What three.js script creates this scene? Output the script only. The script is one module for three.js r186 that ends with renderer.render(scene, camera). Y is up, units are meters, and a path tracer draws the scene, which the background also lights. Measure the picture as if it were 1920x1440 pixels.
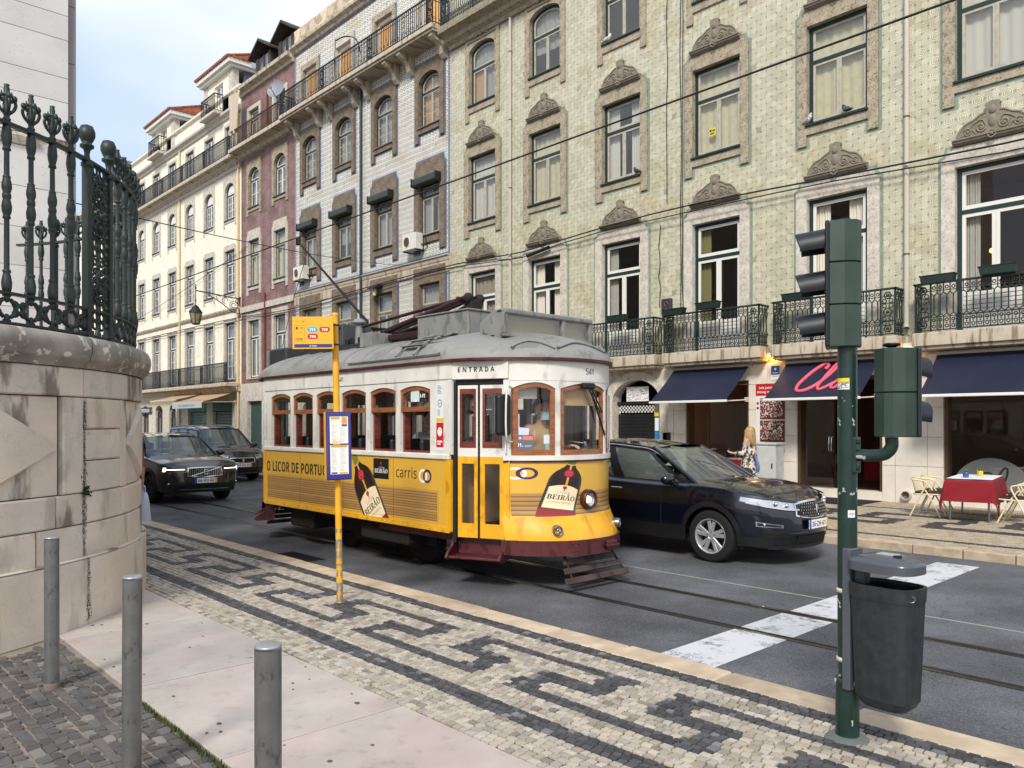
import * as THREE from 'three';
import { mergeGeometries, toCreasedNormals } from 'three/addons/utils/BufferGeometryUtils.js';
import { RoundedBoxGeometry } from 'three/addons/geometries/RoundedBoxGeometry.js';
import { MarchingCubes } from 'three/addons/objects/MarchingCubes.js';

// ---------------------------------------------------------------- camera, sky, sun, exposure
// x runs along the street (towards +x), y up, the tiled facades stand on the plane z = -18
const YAW = 43 * Math.PI / 180;
const camera = new THREE.PerspectiveCamera(2 * Math.atan(720 / 1470) * 180 / Math.PI, 4 / 3, 0.05, 600);
camera.position.set(0, 1.85, 0);
camera.lookAt(-Math.cos(YAW), 1.85, -Math.sin(YAW));
camera.setViewOffset(1920, 1440, 0, -75, 1920, 1440);      // level camera with a shifted lens: verticals stay parallel

const scene = new THREE.Scene();
const renderer = new THREE.WebGLRenderer({ antialias: true });
renderer.toneMapping = THREE.LinearToneMapping;
renderer.toneMappingExposure = 1.66;
renderer.shadowMap.enabled = true;

// value noise, periodic in px (x) and py (y)
function h2(x, y, s) { let t = Math.imul(x, 374761393) ^ Math.imul(y, 668265263) ^ Math.imul(s, 2246822519); t = Math.imul(t ^ (t >>> 13), 1274126177); return ((t ^ (t >>> 16)) >>> 0) / 4294967296; }
function vn(x, y, px, py, s) {
  const xi = Math.floor(x), yi = Math.floor(y), fx = x - xi, fy = y - yi, u = fx * fx * (3 - 2 * fx), v = fy * fy * (3 - 2 * fy);
  const m = (a, n) => ((a % n) + n) % n, x0 = m(xi, px), x1 = m(xi + 1, px), y0 = m(yi, py), y1 = m(yi + 1, py);
  const a = h2(x0, y0, s), b = h2(x1, y0, s), c = h2(x0, y1, s), d = h2(x1, y1, s);
  return a + (b - a) * u + (c - a) * v + (a - b - c + d) * u * v;
}
function fbm(x, y, n, oct, s) { let t = 0, a = 0.5, w = 0; for (let i = 0; i < oct; i++) { t += a * vn(x * n, y * n, n, n, s + i); w += a; a *= 0.55; n *= 2; } return t / w; }   // x, y in 0..1, tiles
const clamp = (x, a = 0, b = 1) => Math.min(b, Math.max(a, x)), mix = (a, b, t) => a + (b - a) * t, sst = (a, b, x) => { const t = clamp((x - a) / (b - a)); return t * t * (3 - 2 * t); };
function rng(seed) { let s = seed | 0; return () => { s = (s + 0x6d2b79f5) | 0; let t = Math.imul(s ^ (s >>> 15), 1 | s); t = (t + Math.imul(t ^ (t >>> 7), 61 | t)) ^ t; return ((t ^ (t >>> 14)) >>> 0) / 4294967296; }; }

{ // thin bright cloud over pale blue
  const W = 1024, H = 512, d = new Float32Array(W * H * 4);
  for (let j = 0; j < H; j++) for (let i = 0; i < W; i++) {
    const el = ((j + 0.5) / H - 0.5) * Math.PI, up = Math.max(0, Math.sin(el)), az = (i + 0.5) / W;
    const n = fbm(az, 0.5 * (1 - Math.cos(el)) * 0.5 + j / H * 0.6, 6, 6, 11), n2 = fbm(az, j / H, 16, 4, 31);
    const cl = sst(0.40, 0.62, n * 0.75 + n2 * 0.25 + 0.10 * (1 - up) - 0.06);
    const b = [mix(0.42, 0.24, up), mix(0.52, 0.36, up), mix(0.67, 0.60, up)], w = [0.70, 0.705, 0.715], o = (j * W + i) * 4;
    for (let c = 0; c < 3; c++) d[o + c] = mix(b[c], w[c], cl * 0.9);
    d[o + 3] = 1;
  }
  const t = new THREE.DataTexture(d, W, H, THREE.RGBAFormat, THREE.FloatType);
  t.mapping = THREE.EquirectangularReflectionMapping; t.magFilter = THREE.LinearFilter; t.needsUpdate = true;
  scene.background = t; scene.environment = t;
}
const sun = new THREE.DirectionalLight(0xfff8ee, 2.3);
sun.position.set(14, 44, 34); sun.target.position.set(-12, 0, -10);
sun.castShadow = true; sun.shadow.radius = 24; sun.shadow.mapSize.set(2048, 2048);
Object.assign(sun.shadow.camera, { left: -45, right: 45, top: 40, bottom: -40, near: 1, far: 160 });
scene.add(sun, sun.target);

// ---------------------------------------------------------------- helpers: geometry
const V = (x, y, z) => new THREE.Vector3(x, y, z), V2 = (x, y) => new THREE.Vector2(x, y);
function clean(g) {
  if (g.index) g = g.toNonIndexed();
  for (const k of Object.keys(g.attributes)) if (!['position', 'normal', 'uv', 'color'].includes(k)) g.deleteAttribute(k);
  if (!g.attributes.normal) g.computeVertexNormals();
  if (!g.attributes.uv) g.setAttribute('uv', new THREE.BufferAttribute(new Float32Array(g.attributes.position.count * 2), 2));
  g.morphAttributes = {}; g.clearGroups();
  return g;
}
function merge(list) { const l = list.flat(9).map(clean); return l.length === 1 ? l[0] : mergeGeometries(l, false); }
function metric(g) {                                    // uv in metres, each face seen along its main axis
  const p = g.attributes.position.array, uv = g.attributes.uv.array;
  for (let i = 0; i < p.length / 9; i++) {
    const o = i * 9, ax = p[o + 3] - p[o], ay = p[o + 4] - p[o + 1], az = p[o + 5] - p[o + 2], bx_ = p[o + 6] - p[o], by = p[o + 7] - p[o + 1], bz = p[o + 8] - p[o + 2];
    const nx = Math.abs(ay * bz - az * by), ny = Math.abs(az * bx_ - ax * bz), nz = Math.abs(ax * by - ay * bx_);
    for (let k = 0; k < 3; k++) {
      const x = p[o + k * 3], y = p[o + k * 3 + 1], z = p[o + k * 3 + 2], q = (i * 3 + k) * 2;
      if (ny >= nx && ny >= nz) { uv[q] = x; uv[q + 1] = -z; } else if (nx > nz) { uv[q] = -z; uv[q + 1] = y; } else { uv[q] = x; uv[q + 1] = y; }
    }
  }
  return g;
}
const bx = (x0, x1, y0, y1, z0, z1) => new THREE.BoxGeometry(Math.abs(x1 - x0), Math.abs(y1 - y0), Math.abs(z1 - z0)).translate((x0 + x1) / 2, (y0 + y1) / 2, (z0 + z1) / 2);
const rb = (x0, x1, y0, y1, z0, z1, r = 0.01, s = 1) => { const w = Math.abs(x1 - x0), h = Math.abs(y1 - y0), d = Math.abs(z1 - z0); return new RoundedBoxGeometry(w, h, d, s, Math.min(r, w * 0.49, h * 0.49, d * 0.49)).translate((x0 + x1) / 2, (y0 + y1) / 2, (z0 + z1) / 2); };
const UP = V(0, 1, 0);
function cyl(a, b, r0, r1 = r0, n = 8, open = false) {
  const d = b.clone().sub(a), L = d.length(), g = new THREE.CylinderGeometry(r1, r0, L, n, 1, open);
  return g.applyQuaternion(new THREE.Quaternion().setFromUnitVectors(UP, d.normalize())).translate((a.x + b.x) / 2, (a.y + b.y) / 2, (a.z + b.z) / 2);
}
const tube = (pts, r, n = 6, seg = 0, closed = false) => new THREE.TubeGeometry(new THREE.CatmullRomCurve3(pts, closed, 'centripetal'), seg || pts.length * 4, r, n, closed);
const poly = (pts, r, n = 6) => pts.slice(1).map((p, i) => cyl(pts[i], p, r, r, n));
const lathe = (pr, n = 16, x = 0, y = 0, z = 0) => new THREE.LatheGeometry(pr.map(([a, b]) => V2(a, b)), n).translate(x, y, z);
const ball = (r, x, y, z, w = 10, h = 8) => new THREE.SphereGeometry(r, w, h).translate(x, y, z);
const tor = (R, r, x, y, z, n = 12, m = 5, arc = Math.PI * 2) => new THREE.TorusGeometry(R, r, m, n, arc).translate(x, y, z);
const shp = (pts, holes = []) => { const s = new THREE.Shape(pts.map((p) => (p.isVector2 ? p : V2(p[0], p[1])))); for (const h of holes) s.holes.push(new THREE.Path(h.map((p) => (p.isVector2 ? p : V2(p[0], p[1]))))); return s; };
const ext = (pts, d, { holes = [], bevel = 0, z = 0, seg = 1, curve = 6 } = {}) => new THREE.ExtrudeGeometry(pts.isShape ? pts : shp(pts, holes), { depth: d - 2 * bevel, bevelEnabled: bevel > 0, bevelThickness: bevel, bevelSize: bevel, bevelOffset: -bevel, bevelSegments: seg, curveSegments: curve }).translate(0, 0, z + bevel);
// a profile drawn in (z, y) and drawn out along x, or drawn in (x, z) and drawn up along y
const exX = (pts, x0, x1, o = {}) => { const g = ext(pts.map(([z, y]) => [-z, y]), Math.abs(x1 - x0), o); return g.rotateY(Math.PI / 2).translate(Math.min(x0, x1), 0, 0); };
const exY = (pts, y0, y1, o = {}) => { const g = ext(pts.map(([x, z]) => [x, -z]), y1 - y0, o); return g.rotateX(-Math.PI / 2).translate(0, y0, 0); };
const creased = (g, a = 0.6) => toCreasedNormals(g, a);
function grid(nu, nv, f, flip = false) {               // a sheet of points f(u, v), smooth
  const p = [], uv = [], id = [];
  for (let j = 0; j <= nv; j++) for (let i = 0; i <= nu; i++) { const q = f(i / nu, j / nv); p.push(q.x, q.y, q.z); uv.push(i / nu, j / nv); }
  for (let j = 0; j < nv; j++) for (let i = 0; i < nu; i++) { const a = j * (nu + 1) + i, b = a + 1, c = a + nu + 1, d = c + 1; flip ? id.push(a, c, b, b, c, d) : id.push(a, b, c, b, d, c); }
  const g = new THREE.BufferGeometry();
  g.setAttribute('position', new THREE.Float32BufferAttribute(p, 3)); g.setAttribute('uv', new THREE.Float32BufferAttribute(uv, 2)); g.setIndex(id); g.computeVertexNormals();
  return g;
}
function tint(g, r, gg, b) { g = clean(g); const n = g.attributes.position.count, a = new Float32Array(n * 3); for (let i = 0; i < n; i++) { a[i * 3] = r; a[i * 3 + 1] = gg; a[i * 3 + 2] = b; } g.setAttribute('color', new THREE.BufferAttribute(a, 3)); return g; }

// ---------------------------------------------------------------- helpers: scene tree
const taken = new Map();
function numbered(n) { const k = taken.get(n) ?? 0; taken.set(n, k + 1); return k ? n + '_' + String(k).padStart(3, '0') : n; }
function tag(o, label, category, group) { o.userData.label = label; o.userData.category = category; if (group) o.userData.group = group; return o; }
function thing(name, label, category, pos = [0, 0, 0], turn = 0, group) {
  const o = new THREE.Group(); o.name = numbered(name); scene.add(o); o.position.set(...pos); o.rotation.y = turn;
  return tag(o, label, category, group);
}
function raw(name, geo, mat, parent = scene) { const m = new THREE.Mesh(geo, mat); m.name = parent === scene ? numbered(name) : name; m.castShadow = m.receiveShadow = true; parent.add(m); return m; }
function obj(name, geos, mat, parent = scene, keep = false) { let g = merge([geos]); if (!keep && !mat.userData.own) g = metric(g); return raw(name, g, mat, parent); }
function group(name, parent, pos) { const o = new THREE.Group(); o.name = parent === scene ? numbered(name) : name; parent.add(o); if (pos) o.position.set(...pos); return o; }
function structure(o) { o.userData.kind = 'structure'; return o; }

// ---------------------------------------------------------------- helpers: textures and materials
const css = (h) => { const c = new THREE.Color(h); return [c.r, c.g, c.b]; };
function noiseTex(size, metres, fn, srgb = true) {     // fn(u, v) -> [r, g, b] in 0..255
  const d = new Uint8Array(size * size * 4);
  for (let j = 0; j < size; j++) for (let i = 0; i < size; i++) { const c = fn(i / size, j / size, i, j), o = (j * size + i) * 4; d[o] = clamp(c[0], 0, 255); d[o + 1] = clamp(c[1], 0, 255); d[o + 2] = clamp(c[2], 0, 255); d[o + 3] = 255; }
  const t = new THREE.DataTexture(d, size, size); t.magFilter = THREE.LinearFilter; t.wrapS = t.wrapT = THREE.RepeatWrapping; t.repeat.set(1 / metres, 1 / metres); if (srgb) t.colorSpace = THREE.SRGBColorSpace; t.needsUpdate = true;
  return t;
}
function canvasTex(w, h, draw, srgb = true) {
  const c = document.createElement('canvas'); c.width = w; c.height = h; const k = c.getContext('2d'); draw(k, w, h);
  const t = new THREE.CanvasTexture(c); if (srgb) t.colorSpace = THREE.SRGBColorSpace; t.wrapS = t.wrapT = THREE.RepeatWrapping; return t;
}
function mat(color, rough = 0.7, o = {}) {
  const phys = o.clearcoat !== undefined || o.transmission !== undefined || o.sheen !== undefined, own = o.own; delete o.own;
  const m = new (phys ? THREE.MeshPhysicalMaterial : THREE.MeshStandardMaterial)({ color: Array.isArray(color) ? new THREE.Color().setRGB(...color) : color, roughness: rough, side: THREE.DoubleSide, ...o });
  if (own) m.userData.own = true;
  return m;
}
// a print on a flat face: uv are set by the caller (0..1), so metric() is skipped
const print = (w, h, draw, rough = 0.5, o = {}) => mat(0xffffff, rough, { map: canvasTex(w, h, draw), own: true, ...o });
function plate(w, h, d = 0.004) {                       // flat box facing +z whose front carries uv 0..1
  const g = new THREE.BoxGeometry(w, h, d); return g;
}
const plainGrain = new Map();                          // faint grain in near white is shared between materials
const mottle = (hex, amp, n = 6, s = 1, size = 512, metres = 2, extra) => {
  if (hex >= 0xf0f0f0 && !extra) { const q = amp < 0.1 ? 0 : amp < 0.17 ? 1 : 2; if (!plainGrain.has(q)) plainGrain.set(q, mottle(0xefefee, [0.06, 0.13, 0.24][q], 9, 4 + q, 512, 1)); return plainGrain.get(q); }
  const c = new THREE.Color(hex), b = [c.r, c.g, c.b].map((x) => Math.round(255 * (x <= 0.0031308 ? x * 12.92 : 1.055 * Math.pow(x, 1 / 2.4) - 0.055)));
  return noiseTex(size, metres, (u, v, i, j) => {
    const k = (fbm(u, v, n, 6, s) - 0.5) * 2 * amp + (h2(i, j, s + 9) - 0.5) * amp * 0.35; let o = [b[0] + k * 255, b[1] + k * 250, b[2] + k * 240];
    if (extra) o = extra(u, v, o, i, j); return o;
  });
};
const bumpTex = (n, s, metres, size = 512) => noiseTex(size, metres, (u, v, i, j) => { const k = 255 * (fbm(u, v, n, 6, s) * 0.75 + h2(i, j, s) * 0.25); return [k, k, k]; }, false);
const BUMP = bumpTex(24, 3, 1), BUMPC = bumpTex(6, 5, 2);

const M = {};
M.darkGreen = mat(0x16302b, 0.42, { bumpMap: BUMP, bumpScale: 0.0008 });
M.iron = mat(0x1d2b28, 0.5, { bumpMap: BUMP, bumpScale: 0.0015 });
M.ironBlack = mat(0x14181a, 0.55, { bumpMap: BUMP, bumpScale: 0.001 });
M.white = mat(0xdcdad2, 0.5); M.offWhite = mat(0xc9c4b4, 0.6, { map: mottle(0xffffff, 0.05, 10, 4, 256, 1.5) });
M.glass = mat(0xffffff, 0.02, { transmission: 1, thickness: 0, ior: 1.5 });
M.glassOld = mat(0xe9ecec, 0.05, { transmission: 0.93, thickness: 0, ior: 1.55, bumpMap: BUMPC, bumpScale: 0.004 });
M.room = mat(0x7d7366, 0.95); M.roomMid = mat(0x8f8576, 0.9);
M.chrome = mat(0xd8dadc, 0.14, { metalness: 1 }); M.steel = mat(0x8c8f92, 0.35, { metalness: 1 });
M.rubber = mat(0x0d0d0e, 0.85); M.blackPlastic = mat(0x101113, 0.5);
M.wire = mat(0x121212, 0.6); M.conduit = mat(0xb9b4a6, 0.5);
M.redCloth = mat(0x7c0f1c, 0.9, { bumpMap: BUMP, bumpScale: 0.001 }); M.whiteCloth = mat(0xd6d6d8, 0.9);
// ---------------------------------------------------------------- ground: road, pavements, kerbs, rails
const asphaltTex = noiseTex(1024, 4, (u, v, i, j) => {
  const c = fbm(u, v, 4, 5, 21), f = h2(i, j, 5), g = h2(i >> 1, j >> 1, 8), st = f > 0.965 ? 46 : 0, k = 92 - (Math.abs(fbm(u, v, 5, 4, 201) - 0.5) < 0.0025 && c > 0.5 ? 26 : 0) + (fbm(u, v, 9, 3, 121) - 0.5) * 30 + (c - 0.5) * 52 + (f - 0.5) * 34 + (g - 0.5) * 30 + st - (h2(i, j, 77) > 0.97 ? 30 : 0);
  return [k, k * 1.01, k * 1.045];
});
M.asphalt = mat(0xeeeeef, 0.86, { map: asphaltTex, bumpMap: noiseTex(512, 0.6, (u, v, i, j) => { const k = 255 * (0.5 * fbm(u, v, 60, 2, 4) + 0.5 * h2(i >> 1, j >> 1, 2)); return [k, k, k]; }, false), bumpScale: 0.004 });
M.dirt = mat(0x57493b, 0.95, { map: mottle(0xffffff, 0.16, 12, 2, 256, 1) });
structure(obj('ground', [bx(-260, 120, -0.5, -0.03, -200, 140)], mat(0x6a6862, 0.95)));
structure(obj('road', [bx(-140, 40, -0.03, 0, -11.86, -4.86)], M.asphalt));
// worn paint: wheel tracks scrape it, the aggregate shows through
M.paint = mat(0xffffff, 0.75, { map: noiseTex(1024, 2, (u, v, i, j) => { const n = fbm(u, v, 14, 5, 3), s = fbm(u * 0.999, v, 40, 3, 9) , w = sst(0.60, 0.70, n * 0.55 + h2(i >> 1, j >> 2, 4) * 0.2 + s * 0.28), k = mix(196, 104, w) + (h2(i, j, 2) - 0.5) * 22; return [k, k, k * 1.01]; }) });
structure(obj('stop_line', [bx(-3.80, -3.30, 0.0025, 0.0055, -6.285, -5.08), bx(-3.80, -3.30, 0.0025, 0.0055, -7.155, -6.40), bx(-3.79, -3.28, 0.0025, 0.0055, -11.3, -7.275)], M.paint));
M.railTop = mat(0x5b5650, 0.32, { metalness: 0.85, bumpMap: BUMP, bumpScale: 0.001 });
M.railGroove = mat(0x17140f, 0.9);
for (const [z, far] of [[6.35, 0], [7.22, 1]]) {
  const t = thing('tram_rail', far ? 'steel grooved tram rail in the road, the one farther from the bollards' : 'steel grooved tram rail in the road, the one nearer the bollards', 'rail', [-50, 0, -z], 0, 'tram rails'), s = far ? -1 : 1;
  obj('rail_head', [bx(-90, 90, -0.02, 0.006, s * 0.012, s * 0.062)], M.railTop, t);
  obj('groove', [bx(-90, 90, -0.02, 0.0025, -s * 0.03, s * 0.012)], M.railGroove, t);
  obj('guard_lip', [bx(-90, 90, -0.02, 0.0045, -s * 0.045, -s * 0.03)], M.railTop, t);
}
structure(obj('road_seam', [bx(-90, 30, 0.0005, 0.0035, -8.075, -8.045)], mat(0x9a9792, 0.85, { map: mottle(0xffffff, 0.1, 10, 7, 256, 1) })));
structure(obj('asphalt_patch', [bx(-60, 30, 0.0004, 0.0022, -7.16, -6.41)], mat(0xd6d6d8, 0.88, { map: asphaltTex })));

// calçada: stones laid one by one, dark ones drawing a meander
const PAVE = 0.12;
function nearDark(X, z) {
  if (z > 3.11 && z < 3.26) return true;
  if (z > 4.42) return true;
  const P = 1.88, s = (((X + 3.87) % P) + P) % P, within = (a, b) => { for (const q of [s, s + P]) if (q >= a && q <= b) return true; return false; };
  const b = (z0, z1) => z >= z0 && z <= z1;
  if (b(3.49, 3.63) && within(0, 1.55)) return true;
  if (b(3.80, 3.94) && (within(0, 0.61) || within(0.94, 1.55))) return true;
  if (b(4.09, 4.23) && within(0.94, 2.49)) return true;
  if (b(3.49, 3.94) && (within(0, 0.2) || within(1.35, 1.55))) return true;
  if (b(3.80, 4.23) && (within(0.94, 1.14) || within(2.29, 2.49))) return true;
  return false;
}
const wrapKey = (P, s, a, b) => { for (const q of [s, s + P]) if (q >= a && q <= b) return true; return false; };
function farDark(X, z) {
  if (z > 12.38 && z < 12.62) return true;
  const P = 2.4, s = (((X + 5.0) % P) + P) % P, within = (a, b) => wrapKey(P, s, a, b), b = (z0, z1) => z >= z0 && z <= z1;
  if (b(13.9, 14.18) && within(0, 1.95)) return true;
  if (b(14.64, 14.92) && (within(0, 0.55) || within(1.0, 1.95))) return true;
  if (b(15.42, 15.7) && within(1.0, 2.95)) return true;
  if (b(13.9, 14.92) && (within(0, 0.3) || within(1.65, 1.95))) return true;
  if (b(14.64, 15.7) && (within(1.0, 1.3) || within(2.65, 2.95))) return true;
  return z > 16.5 && z < 16.68;
}
function stoneGeo(cx, cz, hw, hd, y0, y1, r, turn, lumpy) { // an uneven eight-sided sett, top a little smaller than its foot
  const k = [[-1, -0.78], [-0.84, -1], [0.84, -1], [1, -0.78], [1, 0.78], [0.84, 1], [-0.84, 1], [-1, 0.78]].map(([a, b]) => [a * hw * (0.9 + r() * 0.16), b * hd * (0.9 + r() * 0.16)]);
  const sh = (r() - 0.5) * 0.5 * hw / hd; const c = Math.cos(turn), s = Math.sin(turn), p = [], tilt = (r() - 0.5) * lumpy, tilt2 = (r() - 0.5) * lumpy;
  const at = ([x, z], q, y) => { const X = (x + z * sh * 0.5) * q, Z = z * q; return [cx + X * c - Z * s, y + (q < 1 ? X * tilt + Z * tilt2 : 0), -(cz + X * s + Z * c)]; };
  const top = k.map((v) => at(v, 0.895, y1)), bot = k.map((v) => at(v, 1, y0)), mid = [cx, y1 + 0.0015, -cz];
  for (let i = 0; i < 8; i++) { const j = (i + 1) % 8; p.push(...top[i], ...mid, ...top[j], ...bot[i], ...top[i], ...top[j], ...bot[i], ...top[j], ...bot[j]); }
  const g = new THREE.BufferGeometry(); g.setAttribute('position', new THREE.Float32BufferAttribute(p, 3)); g.computeVertexNormals(); return g;
}
function quadStone(cx, cz, hw, hd, y0, y1, r, turn) {
  const c = Math.cos(turn), s = Math.sin(turn), k = [[-1, -1], [1, -1], [1, 1], [-1, 1]].map(([a, b]) => { const X = a * hw * (0.9 + r() * 0.2), Z = b * hd * (0.9 + r() * 0.2); return [cx + X * c - Z * s, -(cz + X * s + Z * c)]; }), m = [0, 0], p = [];
  for (const q of k) { m[0] += q[0] / 4; m[1] += q[1] / 4; }
  const t = k.map((q) => [mix(m[0], q[0], 0.88), y1, mix(m[1], q[1], 0.88)]), b = k.map((q) => [q[0], y0, q[1]]);
  p.push(...t[0], ...t[2], ...t[1], ...t[0], ...t[3], ...t[2]);
  for (let i = 0; i < 4; i++) { const j = (i + 1) % 4; p.push(...b[i], ...t[i], ...t[j], ...b[i], ...t[j], ...b[j]); }
  const g = new THREE.BufferGeometry(); g.setAttribute('position', new THREE.Float32BufferAttribute(p, 3)); g.computeVertexNormals(); return g;
}
M.sett = mat(0xffffff, 0.62, { vertexColors: true, map: mottle(0xf4f2ee, 0.07, 16, 12, 512, 0.5), bumpMap: BUMP, bumpScale: 0.003 });
const settTone = (r, dark) => { if (dark) { const k = r() < 0.06 ? 0.15 + r() * 0.08 : 0.042 + r() * 0.055; return [k, k * 1.01, k * 1.07]; } const k = r() < 0.08 ? 0.22 + r() * 0.1 : 0.34 + r() * 0.22, w = r(); return [k, k * (0.92 - 0.05 * w), k * (0.80 - 0.14 * w)]; };
function layStones({ name, x0, x1, z0, z1, sx, sz, y0, y1, dark, seed, make, skip, lumpy = 0.05, rowTurn = 0, parent, tone = settTone, view = [0, 0] }) {
  const r = rng(seed), all = [];
  for (let z = z0, row = 0; z < z1 - sz * 0.4; row++) {
    const d = Math.min(sz * (0.88 + r() * 0.24), z1 - z), zc = z + d / 2;
    for (let x = x0 - r() * sx; x < x1;) {
      const w = sx * (0.75 + r() * 0.5), xc = x + w / 2, wob = Math.sin(x * 3.1 + row * 1.7) * 0.006 + (r() - 0.5) * 0.008;
      if (!(skip && skip(xc, zc))) {
        const g = make(xc, zc + wob, w / 2 - 0.0022, d / 2 - 0.0022, y0, y1 + (r() - 0.5) * 0.003, r, rowTurn + (r() - 0.5) * 0.12, lumpy);
        all.push([Math.hypot(xc - view[0], zc - view[1]), xc, zc, tint(g, ...tone(r, dark(xc, zc)))]);
      } else { r(); }
      x += w;
    }
    z += d;
  }
  // those that show largest are parts of their own; the rest is one mass
  const seen = all.filter(([, x, z]) => { const D = -Math.cos(YAW) * x + Math.sin(YAW) * z, L = Math.sin(YAW) * x + Math.cos(YAW) * z; return D > 0.5 && Math.abs(L / D) < 0.655 && 1.73 / D < 0.442; }).sort((a, b) => a[0] - b[0]).slice(0, 290), own = new Set(seen);
  for (const s of seen) raw(name, metric(clean(s[3])), M.sett, parent);
  const rest = all.filter((a) => !own.has(a)).map((a) => a[3]);
  if (rest.length) { const m = obj(name, rest, M.sett, parent); m.userData.kind = 'stuff'; m.userData.label = 'small paving setts farther off'; }
}
const nearWalk = structure(group('pavement', scene)); nearWalk.userData.label = 'mosaic pavement of cream and black setts beside the bollards';
obj('bedding', [bx(-140, 40, -0.03, PAVE - 0.008, -4.585, -2.795)], M.dirt, nearWalk);
layStones({ name: 'sett', x0: -18, x1: 0.4, z0: 2.80, z1: 4.58, sx: 0.064, sz: 0.054, y0: PAVE - 0.012, y1: PAVE + 0.003, dark: nearDark, seed: 41, make: stoneGeo, parent: nearWalk, rowTurn: 0.02, view: [-2.6, 2.6] });
// smooth limestone slabs
const slabTex = noiseTex(1024, 1.6, (u, v, i, j) => { const n = fbm(u, v, 5, 6, 61), m = fbm(u, v, 22, 4, 71), vein = Math.abs(fbm(u, v, 9, 4, 91) - 0.5), k = 205 + (n - 0.5) * 40 - (m > 0.62 ? 8 * (m - 0.62) / 0.1 : 0) + (h2(i, j, 3) - 0.5) * 10, p = (fbm(u, v, 3, 3, 33) - 0.5) * 22; return [k + p * 0.5, k - 8 - p * 0.3, k - 16]; });
M.slab = mat(0xdcd9d6, 0.48, { map: slabTex, bumpMap: BUMPC, bumpScale: 0.002 }); M.slabPink = mat(0xdcd6d3, 0.48, { map: slabTex, bumpMap: BUMPC, bumpScale: 0.002 }); M.slabGrey = mat(0xd2d1cf, 0.48, { map: slabTex, bumpMap: BUMPC, bumpScale: 0.002 });
const slabs = structure(group('slab_path', scene));
obj('bedding', [bx(-140, 40, -0.03, PAVE - 0.1, -2.795, -1.655)], M.dirt, slabs);
const jointDirt = mat(0x3d372f, 0.95);
const sj = [0.9, -0.55, -2.2, -3.98, -5.45, -7.05, -8.6, -10.2];
for (const x of sj.slice(1, -1)) obj('joint_filling', [bx(x - 0.0059, x + 0.0059, 0.03, PAVE - 0.002, -2.789, -1.661)], jointDirt, slabs);
for (let i = 0; i + 1 < sj.length; i++) { const g = metric(clean(rb(sj[i + 1] + 0.006, sj[i] - 0.006, 0.021, PAVE + 0.002 + (i % 3) * 0.0012, -2.79, -1.66, 0.006))); g.attributes.uv.array.forEach((_, k, a) => { a[k] += i * 0.37; }); raw('slab', g, [M.slabPink, M.slab, M.slabPink, M.slab, M.slabGrey, M.slab, M.slabPink][i], slabs); }
// trodden gum spots
{ const r = rng(5), gm = mat(0x55524e, 0.8); for (let i = 0; i < 26; i++) { const X = -3.2 - r() * 4.6, z = 1.72 + r() * 1.02, k = 0.006 + r() * r() * 0.02; obj('gum_spot', [new THREE.CylinderGeometry(k, k * 1.1, 0.003, 9).scale(1, 1, 0.8).translate(X, PAVE + 0.0055, -z)], gm, slabs); } }
// dark cobbles
const cob = structure(group('cobbled_yard', scene));
obj('bedding', [bx(-9.0, 6, -0.03, PAVE - 0.012, -1.655, 14)], mat(0x8b7f70, 0.95, { map: mottle(0xffffff, 0.16, 12, 2, 256, 1) }), cob);
layStones({ name: 'cobble', x0: -8.2, x1: 0.4, z0: 0.05, z1: 1.65, sx: 0.1, sz: 0.068, y0: PAVE - 0.03, y1: PAVE - 0.002, dark: () => true, seed: 8, make: stoneGeo, parent: cob, lumpy: 0.3, rowTurn: 0.06, view: [-3.6, 1.3],
  skip: (x, z) => Math.hypot(x + 9.93, z + 0.26) < 3.44, tone: (r) => { const k = r() < 0.1 ? 0.17 + r() * 0.08 : 0.075 + r() * 0.06, w = r(); return [k * (1 + w * 0.1), k * 0.97, k * (0.93 - 0.06 * w)]; } });
{ // moss and grass tufts in the joint along the slabs
  const r = rng(77), g = [];
  for (let i = 0; i < 900; i++) { const t = Math.pow(r(), 0.8), X = mix(-5.35, -3.75, t), z = 1.645 - Math.abs(r() + r() - 1) * 0.05 * (0.4 + t), hgt = 0.008 + r() * 0.03, a = r() * 6.3, w = 0.003 + r() * 0.004; const q = new THREE.BufferGeometry(), dx = Math.cos(a), dz = Math.sin(a), l = (r() - 0.3) * 0.025;
    q.setAttribute('position', new THREE.Float32BufferAttribute([X - dz * w, PAVE - 0.012, -z + dx * w, X + dz * w, PAVE - 0.012, -z - dx * w, X + dx * l, PAVE - 0.012 + hgt, -z + dz * l], 3)); q.computeVertexNormals(); const k = 0.5 + r() * 0.6; g.push(tint(q, 0.07 * k, 0.09 * k, 0.025 * k)); }
  const o = obj('grass', g, mat(0xffffff, 0.9, { vertexColors: true })); o.userData = { kind: 'stuff', label: 'moss and short grass in the joint beside the slabs', category: 'grass' };
}
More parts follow.
